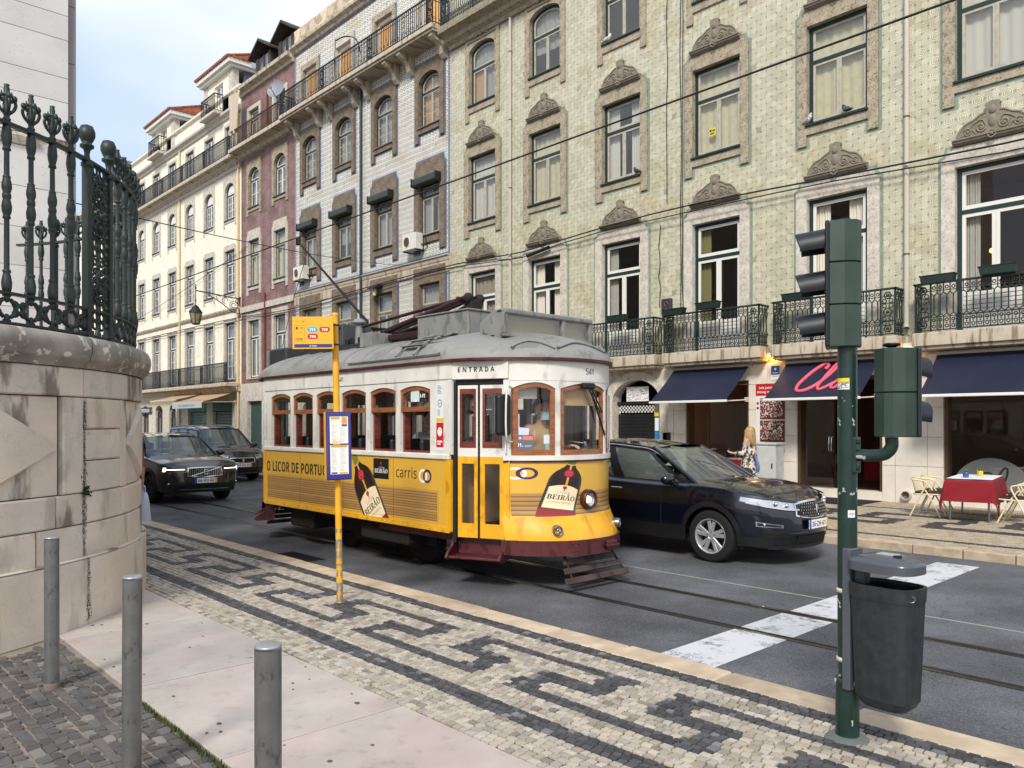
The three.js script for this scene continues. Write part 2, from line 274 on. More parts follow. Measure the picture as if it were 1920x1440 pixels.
// kerbs, stone by stone
const kerbTex = mottle(0xbcaa90, 0.11, 8, 15, 512, 1.2), kerbTex2 = mottle(0xab9a82, 0.13, 8, 25, 512, 1.2);
M.kerb = mat(0xffffff, 0.75, { map: kerbTex, bumpMap: BUMPC, bumpScale: 0.006 }); M.kerbGrey = mat(0xffffff, 0.8, { map: kerbTex2, bumpMap: BUMPC, bumpScale: 0.008 });
for (const [nm, z0, z1, top, mt, sd, xs] of [['near', 4.585, 4.86, PAVE, [M.kerb, M.kerbGrey], 3, [-60, 3]], ['far', 11.86, 12.14, 0.13, [M.kerbGrey, M.kerb], 9, [-70, 3]]]) {
  const k = structure(group('kerb', scene)), r = rng(sd); k.userData.label = nm === 'near' ? 'tan stone kerb along the mosaic pavement by the bollards' : 'tan stone kerb in front of the restaurant terrace';
  for (let x = xs[0]; x < xs[1];) { const w = 0.62 + r() * 0.45, j = (r() - 0.5) * 0.012, g = metric(clean(rb(x + 0.004, x + w - 0.004, -0.02, top + (r() - 0.5) * 0.008, -z1 + j, -z0 + 0.004, 0.022, 2))); g.attributes.uv.array.forEach((_, i, a) => { a[i] += x * 0.3; }); raw('kerb_stone', g, mt[r() < 0.72 ? 0 : 1], k); x += w; }
}
// far pavement
const farWalk = structure(group('pavement', scene)); farWalk.userData.label = 'mosaic pavement in front of the tiled buildings';
obj('bedding', [bx(-140, 30, -0.03, 0.123, -18, -12.145)], mat(0x6d5a47, 0.95, { map: mottle(0xffffff, 0.14, 12, 2, 256, 1) }), farWalk);
{ const tone = (r, d) => { if (d) { const k = 0.035 + r() * 0.03; return [k, k, k * 1.06]; } const k = 0.36 + r() * 0.16, w = r(); return [k, k * (0.86 - 0.05 * w), k * (0.66 - 0.12 * w)]; };
  layStones({ name: 'sett', x0: -30, x1: 0, z0: 12.145, z1: 18, sx: 0.1, sz: 0.085, y0: 0.115, y1: 0.132, dark: farDark, seed: 141, make: quadStone, parent: farWalk, tone, view: [-4.2, 12.2] }); }
obj('setts_beyond', [bx(-140, -30, 0.123, 0.13, -18, -12.145)], mat(0xa89880, 0.85, { map: mottle(0xffffff, 0.15, 40, 2, 256, 2) }), farWalk);
{ // drain grate in the gutter
  const t = thing('drain_grate', 'dark iron drain grate set in the asphalt beside the kerb', 'drain', [-10.0, 0, -5.18]), b = [];
  obj('pit', [bx(-0.42, 0.42, -0.02, 0.003, -0.22, 0.22)], M.railGroove, t);
  obj('frame', [bx(-0.44, 0.44, -0.01, 0.009, 0.21, 0.24), bx(-0.44, 0.44, -0.01, 0.009, -0.24, -0.21), bx(-0.44, -0.41, -0.01, 0.009, -0.209, 0.209), bx(0.41, 0.44, -0.01, 0.009, -0.209, 0.209)], M.ironBlack, t);
  for (let i = 0; i < 17; i++) b.push(bx(-0.40 + i * 0.05 - 0.011, -0.40 + i * 0.05 + 0.011, -0.005, 0.007, -0.2, 0.2));
  for (let i = 0; i < 4; i++) b.push(bx(-0.405, 0.405, -0.005, 0.005, -0.15 + i * 0.1 - 0.008, -0.15 + i * 0.1 + 0.008));
  obj('bars', b, mat(0x2b2a29, 0.6, { metalness: 0.5 }), t);
}
// ---------------------------------------------------------------- facade kit
const FZ = -18;
function tiled(n, metresPerCell, cells, drawCell, wear, seed) {   // a sheet of printed wall tiles with uneven glaze and grime
  const cell = document.createElement('canvas'); cell.width = cell.height = n; drawCell(cell.getContext('2d'), n);
  const S = n * cells, t = canvasTex(S, S, (k) => {
    for (let j = 0; j < cells; j++) for (let i = 0; i < cells; i++) k.drawImage(cell, i * n, j * n);
    const im = k.getImageData(0, 0, S, S), d = im.data;
    for (let j = 0; j < S; j++) for (let i = 0; i < S; i++) {
      const o = (j * S + i) * 4, u = i / S, v = j / S, q = n / 2, tile = (h2(Math.floor(i / q), Math.floor(j / q), seed) - 0.5) * 20 - (h2(Math.floor(i / q), Math.floor(j / q), seed + 50) > 0.992 ? 34 : 0), nn = (fbm(u, v, 5, 5, seed + 3) - 0.5), w = wear(u, v, nn), f = (h2(i, j, seed) - 0.5) * 9;
      for (let c = 0; c < 3; c++) d[o + c] = clamp(d[o + c] + tile + f + w[c], 0, 255);
    }
    k.putImageData(im, 0, 0);
  });
  t.repeat.set(1 / (metresPerCell * cells), 1 / (metresPerCell * cells)); return t;
}
const greenTile = tiled(112, 0.27, 18, (k, n) => {
  k.fillStyle = '#bab7a4'; k.fillRect(0, 0, n, n);
  const rose = (x, y, s) => { k.save(); k.translate(x, y); k.scale(s, s);
    k.strokeStyle = '#deDAc8'; k.lineWidth = 5.5; k.beginPath(); for (let i = 0; i <= 8; i++) { const a = (i + 0.5) * Math.PI / 4; k.lineTo(Math.cos(a) * 42, Math.sin(a) * 42); } k.stroke();
    k.strokeStyle = '#8b9187'; k.lineWidth = 4.5; k.beginPath(); k.arc(0, 0, 33, 0, 7); k.stroke();
    k.strokeStyle = '#dbd6c2'; k.lineWidth = 5.5; k.beginPath(); k.arc(0, 0, 25, 0, 7); k.stroke();
    k.strokeStyle = '#8f9788'; k.lineWidth = 3; for (let i = 0; i < 8; i++) { const a = i * Math.PI / 4; k.beginPath(); k.moveTo(Math.cos(a) * 8, Math.sin(a) * 8); k.lineTo(Math.cos(a) * 20, Math.sin(a) * 20); k.stroke(); }
    k.strokeStyle = '#cfcdb4'; k.lineWidth = 3; k.beginPath(); k.arc(0, 0, 9, 0, 7); k.stroke(); k.restore(); };
  for (const [x, y] of [[0, 0], [n, 0], [0, n], [n, n]]) rose(x, y, 0.6);
  rose(n / 2, n / 2, 0.95);
  for (const [x, y] of [[n / 2, 0], [n / 2, n], [0, n / 2], [n, n / 2]]) { k.strokeStyle = '#727a73'; k.lineWidth = 4.5; for (const a of [0, 1.57]) { k.beginPath(); k.moveTo(x - Math.cos(a) * 12, y - Math.sin(a) * 12); k.lineTo(x + Math.cos(a) * 12, y + Math.sin(a) * 12); k.stroke(); } }
  k.strokeStyle = 'rgba(110,108,92,0.4)'; k.lineWidth = 1; for (const q of [0, n / 2]) { k.beginPath(); k.moveTo(q + 0.5, 0); k.lineTo(q + 0.5, n); k.moveTo(0, q + 0.5); k.lineTo(n, q + 0.5); k.stroke(); }
}, (u, v, n) => { const g = sst(0.06, 0.22, n) * 20; return [n * 40 - g * 0.8, n * 40 - g, n * 44 - g * 1.3]; }, 5);
const whiteTile = tiled(128, 0.205, 16, (k, n) => {
  k.fillStyle = '#ece7da'; k.fillRect(0, 0, n, n);
  k.strokeStyle = '#6c737b'; k.lineWidth = 20; k.beginPath(); k.roundRect(n * 0.24, n * 0.24, n * 0.52, n * 0.52, n * 0.2); k.stroke();
  k.strokeStyle = '#7d8796'; k.lineWidth = 2.5; k.beginPath(); k.roundRect(n * 0.17, n * 0.17, n * 0.66, n * 0.66, n * 0.22); k.stroke(); k.beginPath(); k.roundRect(n * 0.31, n * 0.31, n * 0.38, n * 0.38, n * 0.14); k.stroke();
  k.strokeStyle = '#938a79'; k.lineWidth = 6; k.strokeRect(0, 0, n, n);
}, (u, v, n) => { const g = sst(0.0, 0.3, n) * 22; return [-g * 0.7 + n * 14, -g + n * 14, -g * 1.5 + n * 10]; }, 15);
const brownTile = tiled(64, 0.15, 16, (k, n) => { k.fillStyle = '#846459'; k.fillRect(0, 0, n, n); k.fillStyle = 'rgba(108,74,64,.5)'; k.fillRect(n * 0.14, n * 0.14, n * 0.72, n * 0.72); k.strokeStyle = '#6b4845'; k.lineWidth = 3; k.strokeRect(0, 0, n, n); }, (u, v, n) => [n * 60, n * 62, n * 64], 25);
const GLAZE = bumpTex(40, 8, 1.2);
M.greenTile = mat(0xfbfaf2, 0.34, { map: greenTile, bumpMap: GLAZE, bumpScale: 0.0022 });
M.whiteTile = mat(0xf6f6f4, 0.36, { map: whiteTile, bumpMap: GLAZE, bumpScale: 0.0025 });
M.brownTile = mat(0xffffff, 0.45, { map: brownTile, bumpMap: GLAZE, bumpScale: 0.0025 });
M.tileBorder = mat(0x8b9a88, 0.4, { map: mottle(0xf4f4f0, 0.1, 20, 6, 256, 0.8) }); M.blueBorder = mat(0x667699, 0.4, { map: mottle(0xf0f0f0, 0.12, 20, 6, 256, 0.8) });
const pitted = (hex, s, holes = 0.16) => mottle(hex, 0.10, 9, s, 512, 1.1, (u, v, o) => { const p = fbm(u, v, 34, 3, s + 40), q = sst(0.60, 0.66, p) * holes * 420; return [o[0] - q, o[1] - q, o[2] - q * 0.95]; });
const streak = (hex, s, amp) => mottle(hex, 0.08, 8, s, 512, 2.4, (u, v, o) => { const q = sst(0.52, 0.7, fbm(u, v * 0.12 + 0.3, 28, 4, s + 7)) * amp; return [o[0] - q, o[1] - q * 1.04, o[2] - q * 1.1]; });
M.stoneTan = mat(0xffffff, 0.85, { map: pitted(0xa29782, 3, 0.1), bumpMap: BUMPC, bumpScale: 0.006 });
M.stonePale = mat(0xffffff, 0.8, { map: pitted(0xc4bdb0, 13, 0.06), bumpMap: BUMPC, bumpScale: 0.004 });
M.stoneDark = mat(0xffffff, 0.88, { map: pitted(0x786c5c, 23, 0.07), bumpMap: BUMPC, bumpScale: 0.006 });
M.stoneStain = mat(0xffffff, 0.88, { map: streak(0xb9ad9a, 33, 50), bumpMap: BUMPC, bumpScale: 0.008 });
M.carved = mat(0x8a8272, 0.88, { map: mottle(0xf2f2f2, 0.14, 20, 5, 256, 0.6), bumpMap: BUMP, bumpScale: 0.004 });
M.plasterYellow = mat(0xffffff, 0.85, { map: streak(0xece4d0, 43, 12), bumpMap: BUMPC, bumpScale: 0.003 });
M.plasterPatch = mat(0xffffff, 0.9, { map: mottle(0xc6b79f, 0.14, 5, 53, 512, 2.5, (u, v, o) => { const p = sst(0.5, 0.58, fbm(u, v, 7, 5, 99)) * 30; return [o[0] - p, o[1] - p * 1.05, o[2] - p * 1.1]; }), bumpMap: BUMPC, bumpScale: 0.01 });
M.panel = mat(0xffffff, 0.5, { map: mottle(0xd9d2c4, 0.05, 7, 63, 512, 1.7) });
M.plywood = mat(0xffffff, 0.8, { map: mottle(0xd9a35e, 0.1, 30, 73, 512, 1.0, (u, v, o) => { const p = (fbm(u, v, 60, 2, 4) - 0.5) * 90; return [o[0] + p, o[1] + p, o[2] + p * 0.7]; }) });
M.curtainCream = mat(0xe4d8b0, 0.95, { map: mottle(0xf8f8f4, 0.06, 6, 3, 256, 1.4) }); M.curtainGrey = mat(0xa7a59d, 0.95, { map: mottle(0xf4f4f4, 0.08, 6, 4, 256, 1.4) }); M.curtainOrange = mat(0xcf9a62, 0.95, { map: mottle(0xf4f4f4, 0.08, 4, 5, 256, 1.4) });
M.curtainDim = mat(0x8b8778, 0.95); M.sashOld = mat(0xbcb5a4, 0.7, { map: mottle(0xf0f0f0, 0.14, 16, 6, 256, 0.8) });

function outline(w, h, arch = 0, o = 0, ob = o) {
  const hw = w / 2 + o, p = [[-hw, -ob], [hw, -ob]];
  if (!arch) p.push([hw, h + o], [-hw, h + o]); else for (let i = 0; i <= 12; i++) { const a = i / 12 * Math.PI; p.push([hw * Math.cos(a), h - arch + (arch + o) * Math.sin(a)]); }
  return p;
}
const winCache = new Map();
// spec: w h arch | sw st sb: stone margins at sides, top and bottom | sd: how proud | ears | transom: share of height from the top | split: two leaves | nx ny: glazing bars in each leaf | fw sash width
function windowSet(spec) {
  const key = JSON.stringify({ ...spec, mats: 0 }); if (winCache.has(key)) return winCache.get(key);
  const { w, h, arch = 0, sw = 0.22, st = 0.25, sb = 0.22, sd = 0.06, ears = 0, transom = 0, split = true, nx = 1, ny = 1, fw = 0.075, sash = 0.05, border = 0, head = 0 } = spec, S = {};
  const inner = outline(w, h, arch, 0, 0);
  const outer = (o) => { const W = w / 2 + sw + o, T = h + st + o, B = -sb - o; let p = [[-W + (ears ? sw * 0.95 + 2 * o : 0), B], [W - (ears ? sw * 0.95 + 2 * o : 0), B]];
    if (ears) p = [[-W, B - ears], [-W + sw * 0.95 + 2 * o, B - ears], [-W + sw * 0.95 + 2 * o, B], [W - sw * 0.95 - 2 * o, B], [W - sw * 0.95 - 2 * o, B - ears], [W, B - ears]]; else p = [[-W, B], [W, B]];
    if (head) p.push([W, T - head - 0.06], [W, T - head], [W - 0.1, T - head + 0.05], [W - 0.14, T], [-W + 0.14, T], [-W + 0.1, T - head + 0.05], [-W, T - head], [-W, T - head - 0.06]); else if (arch && spec.archHead) { for (let i = 0; i <= 12; i++) { const a = i / 12 * Math.PI; p.push([W * Math.cos(a), h - arch + (arch + st + o) * Math.sin(a)]); } } else p.push([W, T], [-W, T]);
    return p; };
  S.surround = metric(clean(ext(outer(0), sd + 0.22, { holes: [inner.slice().reverse()], z: -0.22 })));
  if (border) S.border = metric(clean(ext(outer(border), 0.006, { holes: [outer(0.002).slice().reverse()], z: -0.002 })));
  const fr = outline(w - 2 * fw, h - 2 * fw, Math.max(0, arch - fw * 0.5)).map(([x, y]) => [x, y + fw]);
  const F = [ext(outline(w - 0.004, h - 0.004, arch), 0.07, { holes: [fr.slice().reverse()], z: -0.17 })], ty = h * (1 - transom), iw = w / 2 - fw;
  if (transom) F.push(bx(-iw, iw, ty - 0.045, ty + 0.045, -0.168, -0.104));
  S.frame = metric(clean(merge(F)));
  const sa = [], panes = [], z0 = -0.15, z1 = -0.115, top0 = transom ? ty + 0.045 : 0, lowTop = transom ? ty - 0.045 : h - fw;
  const leaf = (x0, x1, y0, y1, cols, rows) => {
    sa.push(bx(x0, x0 + sash, y0, y1, z0, z1), bx(x1 - sash, x1, y0, y1, z0, z1), bx(x0 + sash, x1 - sash, y0, y0 + sash * 1.2, z0, z1), bx(x0 + sash, x1 - sash, y1 - sash, y1, z0, z1));
    for (let i = 1; i < cols; i++) { const x = mix(x0 + sash, x1 - sash, i / cols); sa.push(bx(x - 0.014, x + 0.014, y0 + sash * 1.2, y1 - sash, z0 + 0.004, z1 - 0.004)); }
    for (let i = 1; i < rows; i++) { const y = mix(y0 + sash, y1 - sash, i / rows); sa.push(bx(x0 + sash, x1 - sash, y - 0.014, y + 0.014, z0 + 0.006, z1 - 0.006)); }
    panes.push(clean(new THREE.PlaneGeometry(x1 - x0 - sash, y1 - y0 - sash).translate((x0 + x1) / 2, (y0 + y1) / 2, -0.132)));
  };
  const plainTop = transom && !arch;
  if (split) { leaf(-iw, -0.002, fw, lowTop - (transom ? 0 : arch), nx, ny); leaf(0.002, iw, fw, lowTop - (transom ? 0 : arch), nx, ny); } else leaf(-iw, iw, fw, lowTop - (transom ? 0 : arch), nx, ny);
  if (plainTop) leaf(-iw, iw, top0, h - fw, spec.tx ?? 1, 1);
  if (arch) { // curved top light
    const yb = transom ? top0 : lowTop - arch, hh = h - fw - yb, o = outline(2 * iw, hh, Math.min(arch - fw * 0.4, hh * 0.98)).map(([x, y]) => [x, y + yb]), i2 = outline(2 * iw - 2 * sash, hh - 2 * sash, Math.min(arch - fw * 0.4, hh * 0.98) - sash * 0.5).map(([x, y]) => [x, y + yb + sash]);
    sa.push(ext(o, 0.035, { holes: [i2.slice().reverse()], z: z0 })); panes.push(clean(new THREE.ShapeGeometry(shp(o)).translate(0, 0, -0.132))); if ((spec.tx ?? 1) > 1) sa.push(bx(-0.014, 0.014, yb + sash, h - fw - sash, z0 + 0.003, z1 - 0.003));
  }
  S.sash = metric(clean(merge(sa))); S.panes = panes.map(metric);
  S.curtain = metric(clean(grid(22, 1, (u, v) => V(mix(-w / 2 + 0.03, w / 2 - 0.03, u), mix(0.03, h - 0.05 - arch * 0.2, v), -0.27 + 0.018 * Math.sin(u * 38) + 0.01 * Math.sin(u * 17 + 1)))));
  S.sill = metric(clean(rb(-w / 2 - 0.03, w / 2 + 0.03, -0.05, 0.006, -0.16, sd + 0.05, 0.012)));
  winCache.set(key, S); return S;
}
// stands a window of that kind at x, its opening starting at y
function addWindow(parent, spec, x, y, m) {
  const S = windowSet(spec), g = group(m.name ?? 'window', parent, [x, y, 0]);
  if (!m.noSurround) raw('surround', S.surround, m.stone, g);
  if (S.border) raw('tile_border', S.border, m.border, g);
  raw('frame', S.frame, m.frame, g); raw('sash', S.sash, m.sash, g);
  S.panes.forEach((p) => raw('pane', p, m.glass ?? M.glassOld, g));
  if (m.curtain) { const c = raw('curtain', S.curtain, m.curtain, g), k = m.draw ?? 0; if (k === 1) { c.scale.x = 0.46; c.position.x = -spec.w * 0.25; } if (k === 2) { c.scale.y = 0.62; c.position.y = spec.h * 0.37; } if (k === 3) { c.scale.x = 0.3; c.position.x = -spec.w * 0.33; const d = raw('curtain', S.curtain, m.curtain, g); d.scale.x = 0.36; d.position.x = spec.w * 0.3; } if (k === 4) { c.scale.x = 0.22; c.position.x = -spec.w * 0.33; } }
  if (m.sill !== null) raw('sill', S.sill, m.sill ?? m.frame, g);
  return g;
}
function facade(parent, x0, x1, y0, y1, holes, material, depth = 0.36, name = 'wall') { return obj(name, [ext([[x0, y0], [x1, y0], [x1, y1], [x0, y1]], depth, { holes: holes.map((h) => h.slice().reverse()), z: -depth })], material, parent); }
const hole = (spec, x, y) => outline(spec.w, spec.h, spec.arch ?? 0, 0.05, 0.05).map(([a, b]) => [a + x, b + y]);
function backing(parent, x0, x1, y1, floors) { obj('interior_wall', [bx(x0, x1, 0.2, y1, -6.1, -6), bx(x0, x0 + 0.1, 0.2, y1, -6, -0.37), bx(x1 - 0.1, x1, 0.2, y1, -6, -0.37), ...floors.map((y) => bx(x0 + 0.1, x1 - 0.1, y - 0.12, y, -6, -0.37))], M.roomMid, parent); }
const moulding = (x0, x1, y0, prof) => exX(prof.map(([z, y]) => [z, y + y0]), x0, x1);     // profile in (z outwards, y)

// carved pediment: moulded foot, scrolls, crest
const PED = (() => {
  const s = (sx, cx, cy, R, turns, a0, r) => tube([...Array(22)].map((_, i) => { const t = i / 21, a = a0 + t * turns * 6.283, q = R * (1 - t * 0.78); return V(sx * (cx + Math.cos(a) * q), cy + Math.sin(a) * q, 0.085); }), r, 5, 30);
  const out = [[-0.66, 0.12], [0.66, 0.12], [0.62, 0.24], [0.5, 0.38], [0.34, 0.45], [0.22, 0.53], [0.13, 0.55], [0.12, 0.66], [0.15, 0.7], [0.1, 0.76], [-0.1, 0.76], [-0.15, 0.7], [-0.12, 0.66], [-0.13, 0.55], [-0.22, 0.53], [-0.34, 0.45], [-0.5, 0.38], [-0.62, 0.24]];
  const rim = [[0.66, 0.13], [0.62, 0.25], [0.5, 0.385], [0.34, 0.45], [0.22, 0.525], [0.13, 0.55]];
  const body = [ext(out, 0.08, { bevel: 0.012 }), moulding(-0.74, 0.74, 0, [[0, 0], [0.06, 0], [0.07, 0.03], [0.12, 0.05], [0.12, 0.075], [0.15, 0.09], [0.15, 0.12], [0, 0.135]])];
  for (let i = -12; i <= 12; i++) body.push(bx(i * 0.055 - 0.014, i * 0.055 + 0.014, 0.035, 0.052, 0.06, 0.112));
  const relief = [];
  for (const q of [-1, 1]) relief.push(tube(rim.map(([x, y]) => V(q * x, y, 0.075)), 0.026, 5, 16), s(q, 0.21, 0.27, 0.105, 1.6, 2.2, 0.02), s(q, 0.46, 0.22, 0.085, 1.5, 0.6, 0.018), tube([V(q * 0.1, 0.3, 0.08), V(q * 0.2, 0.42, 0.085), V(q * 0.33, 0.37, 0.085), V(q * 0.42, 0.3, 0.08)], 0.017, 5, 10), tube([V(q * 0.3, 0.16, 0.08), V(q * 0.38, 0.25, 0.085), V(q * 0.54, 0.17, 0.08), V(q * 0.62, 0.16, 0.075)], 0.015, 5, 10), ball(0.03, q * 0.21, 0.27, 0.085, 8, 6), ball(0.024, q * 0.46, 0.22, 0.085, 8, 6));
  relief.push(new THREE.SphereGeometry(0.1, 10, 8).scale(0.85, 1.35, 0.5).translate(0, 0.36, 0.07), new THREE.SphereGeometry(0.075, 10, 8).scale(1, 1.2, 0.6).translate(0, 0.58, 0.075), tor(0.075, 0.018, 0, 0.08, 0.13), ball(0.035, 0, 0.08, 0.13, 8, 6));
  for (let i = -2; i <= 2; i++) relief.push(ball(0.026, i * 0.055, 0.755 - Math.abs(i) * 0.012, 0.06, 7, 5));
  return { body: metric(clean(merge(body))), relief: metric(clean(merge(relief))) };
})();
function addPediment(parent, x, y) { const g = group('pediment', parent, [x, y, 0.03]); raw('moulding', PED.body, M.carved, g); raw('scrollwork', PED.relief, M.carved, g); return g; }

// cast-iron balcony rails: bays of bars that split into hexagons, rosettes below; ornate end panels
function railBays(len, h, pitch = 0.125) {
  const g = [], n = Math.max(1, Math.round(len / pitch)), p = len / n, y1 = h * 0.30, y2 = h * 0.80, t = 0.011;
  for (let i = 0; i < n; i++) { const x = -len / 2 + p * (i + 0.5), q = p / 2;
    g.push(bx(x - t, x + t, y1 + q, y2 - q, -t, t));
    for (const s of [-1, 1]) { g.push(cyl(V(x, y1 + q, 0), V(x + s * q, y1 + q * 0.1, 0), t, t, 4), cyl(V(x, y2 - q, 0), V(x + s * q, y2 - q * 0.1, 0), t, t, 4)); }
    g.push(bx(x - q - t * 0.8, x - q + t * 0.8, 0.02, y1 + q * 0.1, -t, t), bx(x - q - t * 0.8, x - q + t * 0.8, y2 - q * 0.1, h - 0.02, -t, t), tor(p * 0.25, 0.011, x, h * 0.1, 0, 8, 4), tor(p * 0.24, 0.012, x, h * 0.23, 0, 8, 4), tor(p * 0.25, 0.011, x, h * 0.9, 0, 8, 4), ball(0.018, x, h * 0.165, 0, 6, 4)); }
  return g;
}
function railPanel(w, h) {
  const g = [bx(-w / 2 - 0.015, -w / 2 + 0.015, 0, h, -0.015, 0.015), bx(w / 2 - 0.015, w / 2 + 0.015, 0, h, -0.015, 0.015)], k = w / 0.3;
  for (const [y, R] of [[0.14, 0.07], [0.5, 0.085], [0.86, 0.07]]) { g.push(tor(R * k, 0.014, 0, y * h, 0, 14, 5), ball(0.04 * k, 0, y * h, 0, 8, 6)); for (let i = 0; i < 6; i++) { const a = i * 1.047; g.push(ball(0.022 * k, Math.cos(a) * R * k, y * h + Math.sin(a) * R * k, 0, 6, 4)); } }
  for (const y of [0.26, 0.36, 0.64, 0.74]) for (const s of [-1, 1]) g.push(tor(0.042 * k, 0.011, s * 0.07 * k, y * h, 0, 10, 4));
  for (const y of [0.31, 0.69]) g.push(bx(-w / 2, w / 2, y * h - 0.008, y * h + 0.008, -0.01, 0.01));
  return g;
}
const railCap = (len, h) => [rb(-len / 2 - 0.03, len / 2 + 0.03, h - 0.02, h + 0.025, -0.03, 0.03, 0.01), bx(-len / 2, len / 2, 0.012, 0.034, -0.012, 0.012), bx(-len / 2, len / 2, h * 0.83, h * 0.845, -0.01, 0.01), bx(-len / 2, len / 2, h * 0.285, h * 0.3, -0.01, 0.01)];
const at = (gs, x, y, z, ry = 0) => merge([gs]).rotateY(ry).translate(x, y, z);
const BALC = (() => { const W = 2.84, D = 0.44, H = 1.0; return metric(clean(merge([at(railBays(W - 0.62, H), 0, 0, D), at(railPanel(0.3, H), -W / 2 + 0.16, 0, D), at(railPanel(0.3, H), W / 2 - 0.16, 0, D), at(railCap(W, H), 0, 0, D), at(railBays(D - 0.04, H), -W / 2, 0, D / 2, Math.PI / 2), at(railBays(D - 0.04, H), W / 2, 0, D / 2, Math.PI / 2), at(railCap(D, H), -W / 2, 0, D / 2, Math.PI / 2), at(railCap(D, H), W / 2, 0, D / 2, Math.PI / 2)]))); })();
const BALCSLAB = metric(clean(merge([rb(-1.47, 1.47, -0.3, -0.02, -0.2, 0.5, 0.02), rb(-1.44, 1.44, -0.38, -0.295, -0.2, 0.44, 0.03)])));

// ---------------------------------------------------------------- the green tiled building
const green = thing('tiled_building', 'building faced with pale green patterned tiles above the restaurant awnings', 'building', [0, 0, FZ]);
const COL = [-20.82, -17.74, -14.6, -11.42, -8.2, -4.96, -1.75];
const gDoor = { w: 1.43, h: 3.45, sw: 0.27, st: 0.4, sb: 0, sd: 0.05, transom: 0.27, fw: 0.09, sash: 0.07, border: 0.07, head: 0.22 };
const gWin = { w: 1.43, h: 2.35, sw: 0.24, st: 0.42, sb: 0.24, sd: 0.05, ears: 0.26, transom: 0.36, fw: 0.09, sash: 0.055, border: 0.07, head: 0.2 };
const gArch = { w: 1.38, h: 2.13, arch: 0.32, sw: 0.22, st: 0.25, sb: 0.26, sd: 0.05, ears: 0.3, transom: 0.40, fw: 0.08, sash: 0.05 };
const gTop = { w: 1.38, h: 2.2, sw: 0.2, st: 0.25, sb: 0, sd: 0.05, transom: 0.3, fw: 0.08 };
{
  const holes = [], r = rng(3);
  for (const x of COL) holes.push(hole(gDoor, x, 3.76), hole(gWin, x, 9.0), hole(gArch, x, 13.17), hole(gTop, x, 16.6));
  facade(green, -22.6, 0.6, 3.4, 19.6, holes, M.greenTile);
  backing(green, -22.6, 0.6, 19.6, [3.72, 8.4, 12.6, 16.4, 19.6]);
  M.curtainWhite = mat(0xd4cfc0, 0.95); const cur1 = [M.curtainWhite, M.curtainCream, M.curtainWhite, M.curtainCream, M.curtainCream, M.curtainWhite, M.curtainCream], cur2 = [M.curtainGrey, M.curtainGrey, null, M.curtainGrey, M.curtainCream, null, null];
  COL.forEach((x, i) => {
    addWindow(green, gDoor, x, 3.76, { name: 'balcony_door', stone: M.stonePale, border: M.tileBorder, frame: M.darkGreen, sash: M.white, glass: M.glass, curtain: [M.curtainDim, M.curtainWhite, M.curtainGrey, mat(0x6f6d42, 0.9), M.curtainWhite, M.curtainGrey, M.curtainDim][i], draw: [0, 3, 4, 4, 3, 4, 3][i], sill: null });
    addWindow(green, gWin, x, 9.0, { stone: M.stoneTan, border: M.tileBorder, frame: M.darkGreen, sash: M.sashOld, curtain: cur1[i], draw: [0, 0, 3, 0, 0, 0, 0][i] });
    addWindow(green, gArch, x, 13.17, { stone: M.stoneTan, border: M.tileBorder, frame: M.darkGreen, sash: M.sashOld, curtain: cur2[i], draw: [0, 2, 0, 1, 0, 0, 0][i] });
    addWindow(green, gTop, x, 16.6, { name: 'balcony_door', stone: M.stonePale, frame: M.darkGreen, sash: M.sashOld, curtain: M.curtainDim, sill: null });
    addPediment(green, x, 7.63); addPediment(green, x, 11.72);
    // low white boards behind the rail
    if (i > 1) obj('louvre_panel', [...Array(9)].map((_, k) => bx(x - 0.6, x + 0.6, 3.8 + k * 0.09, 3.875 + k * 0.09, -0.11 + (k % 2) * 0.004, -0.09)), M.white, green);
    if (i > 1) { const b = group('balcony', green, [x + 0.06, 3.78, 0]); raw('slab', BALCSLAB, M.stoneStain, b); raw('railing', BALC, M.iron, b); }
  });
  { const sk = print(128, 64, (k) => { k.fillStyle = '#d8c83a'; k.fillRect(0, 0, 128, 64); k.fillStyle = '#3a3a20'; k.fillRect(10, 10, 40, 20); k.fillRect(60, 14, 56, 14); k.fillRect(14, 40, 90, 12); }); obj('window_sticker', [plate(0.2, 0.2, 0.003).translate(COL[3] - 0.2, 9.62, -0.126)], sk, green, true); }
  // orange board behind one leaf of the leftmost arched window
  obj('board', [bx(COL[0] - 0.6, COL[0] - 0.03, 13.25, 14.4, -0.235, -0.22)], M.curtainOrange, green);
  // cornice and the balcony that runs on it
  const cor = [[0, 0], [0.1, 0], [0.14, 0.12], [0.3, 0.2], [0.34, 0.34], [0.62, 0.42], [0.66, 0.62], [0, 0.66]];
  obj('cornice', [moulding(-22.58, 0.6, 15.52, cor)], M.stoneTan, green);
  obj('cornice_railing', [at(railBays(11, 0.95, 0.12), -17.0, 16.2, 0.55), at(railCap(11, 0.95), -17.0, 16.2, 0.55), at(railPanel(0.3, 0.95), -22.35, 16.2, 0.55)], M.iron, green);
  for (const x of COL.slice(0, 5)) obj('keystone_ornament', [tube([V(x - 0.4, 15.44, 0.06), V(x - 0.2, 15.52, 0.08), V(x, 15.56, 0.1), V(x + 0.2, 15.52, 0.08), V(x + 0.4, 15.44, 0.06)], 0.035, 5), ball(0.08, x, 15.52, 0.08), moulding(x - 0.75, x + 0.75, 15.36, [[0, 0], [0.08, 0.02], [0.1, 0.07], [0, 0.08]])], M.carved, green);
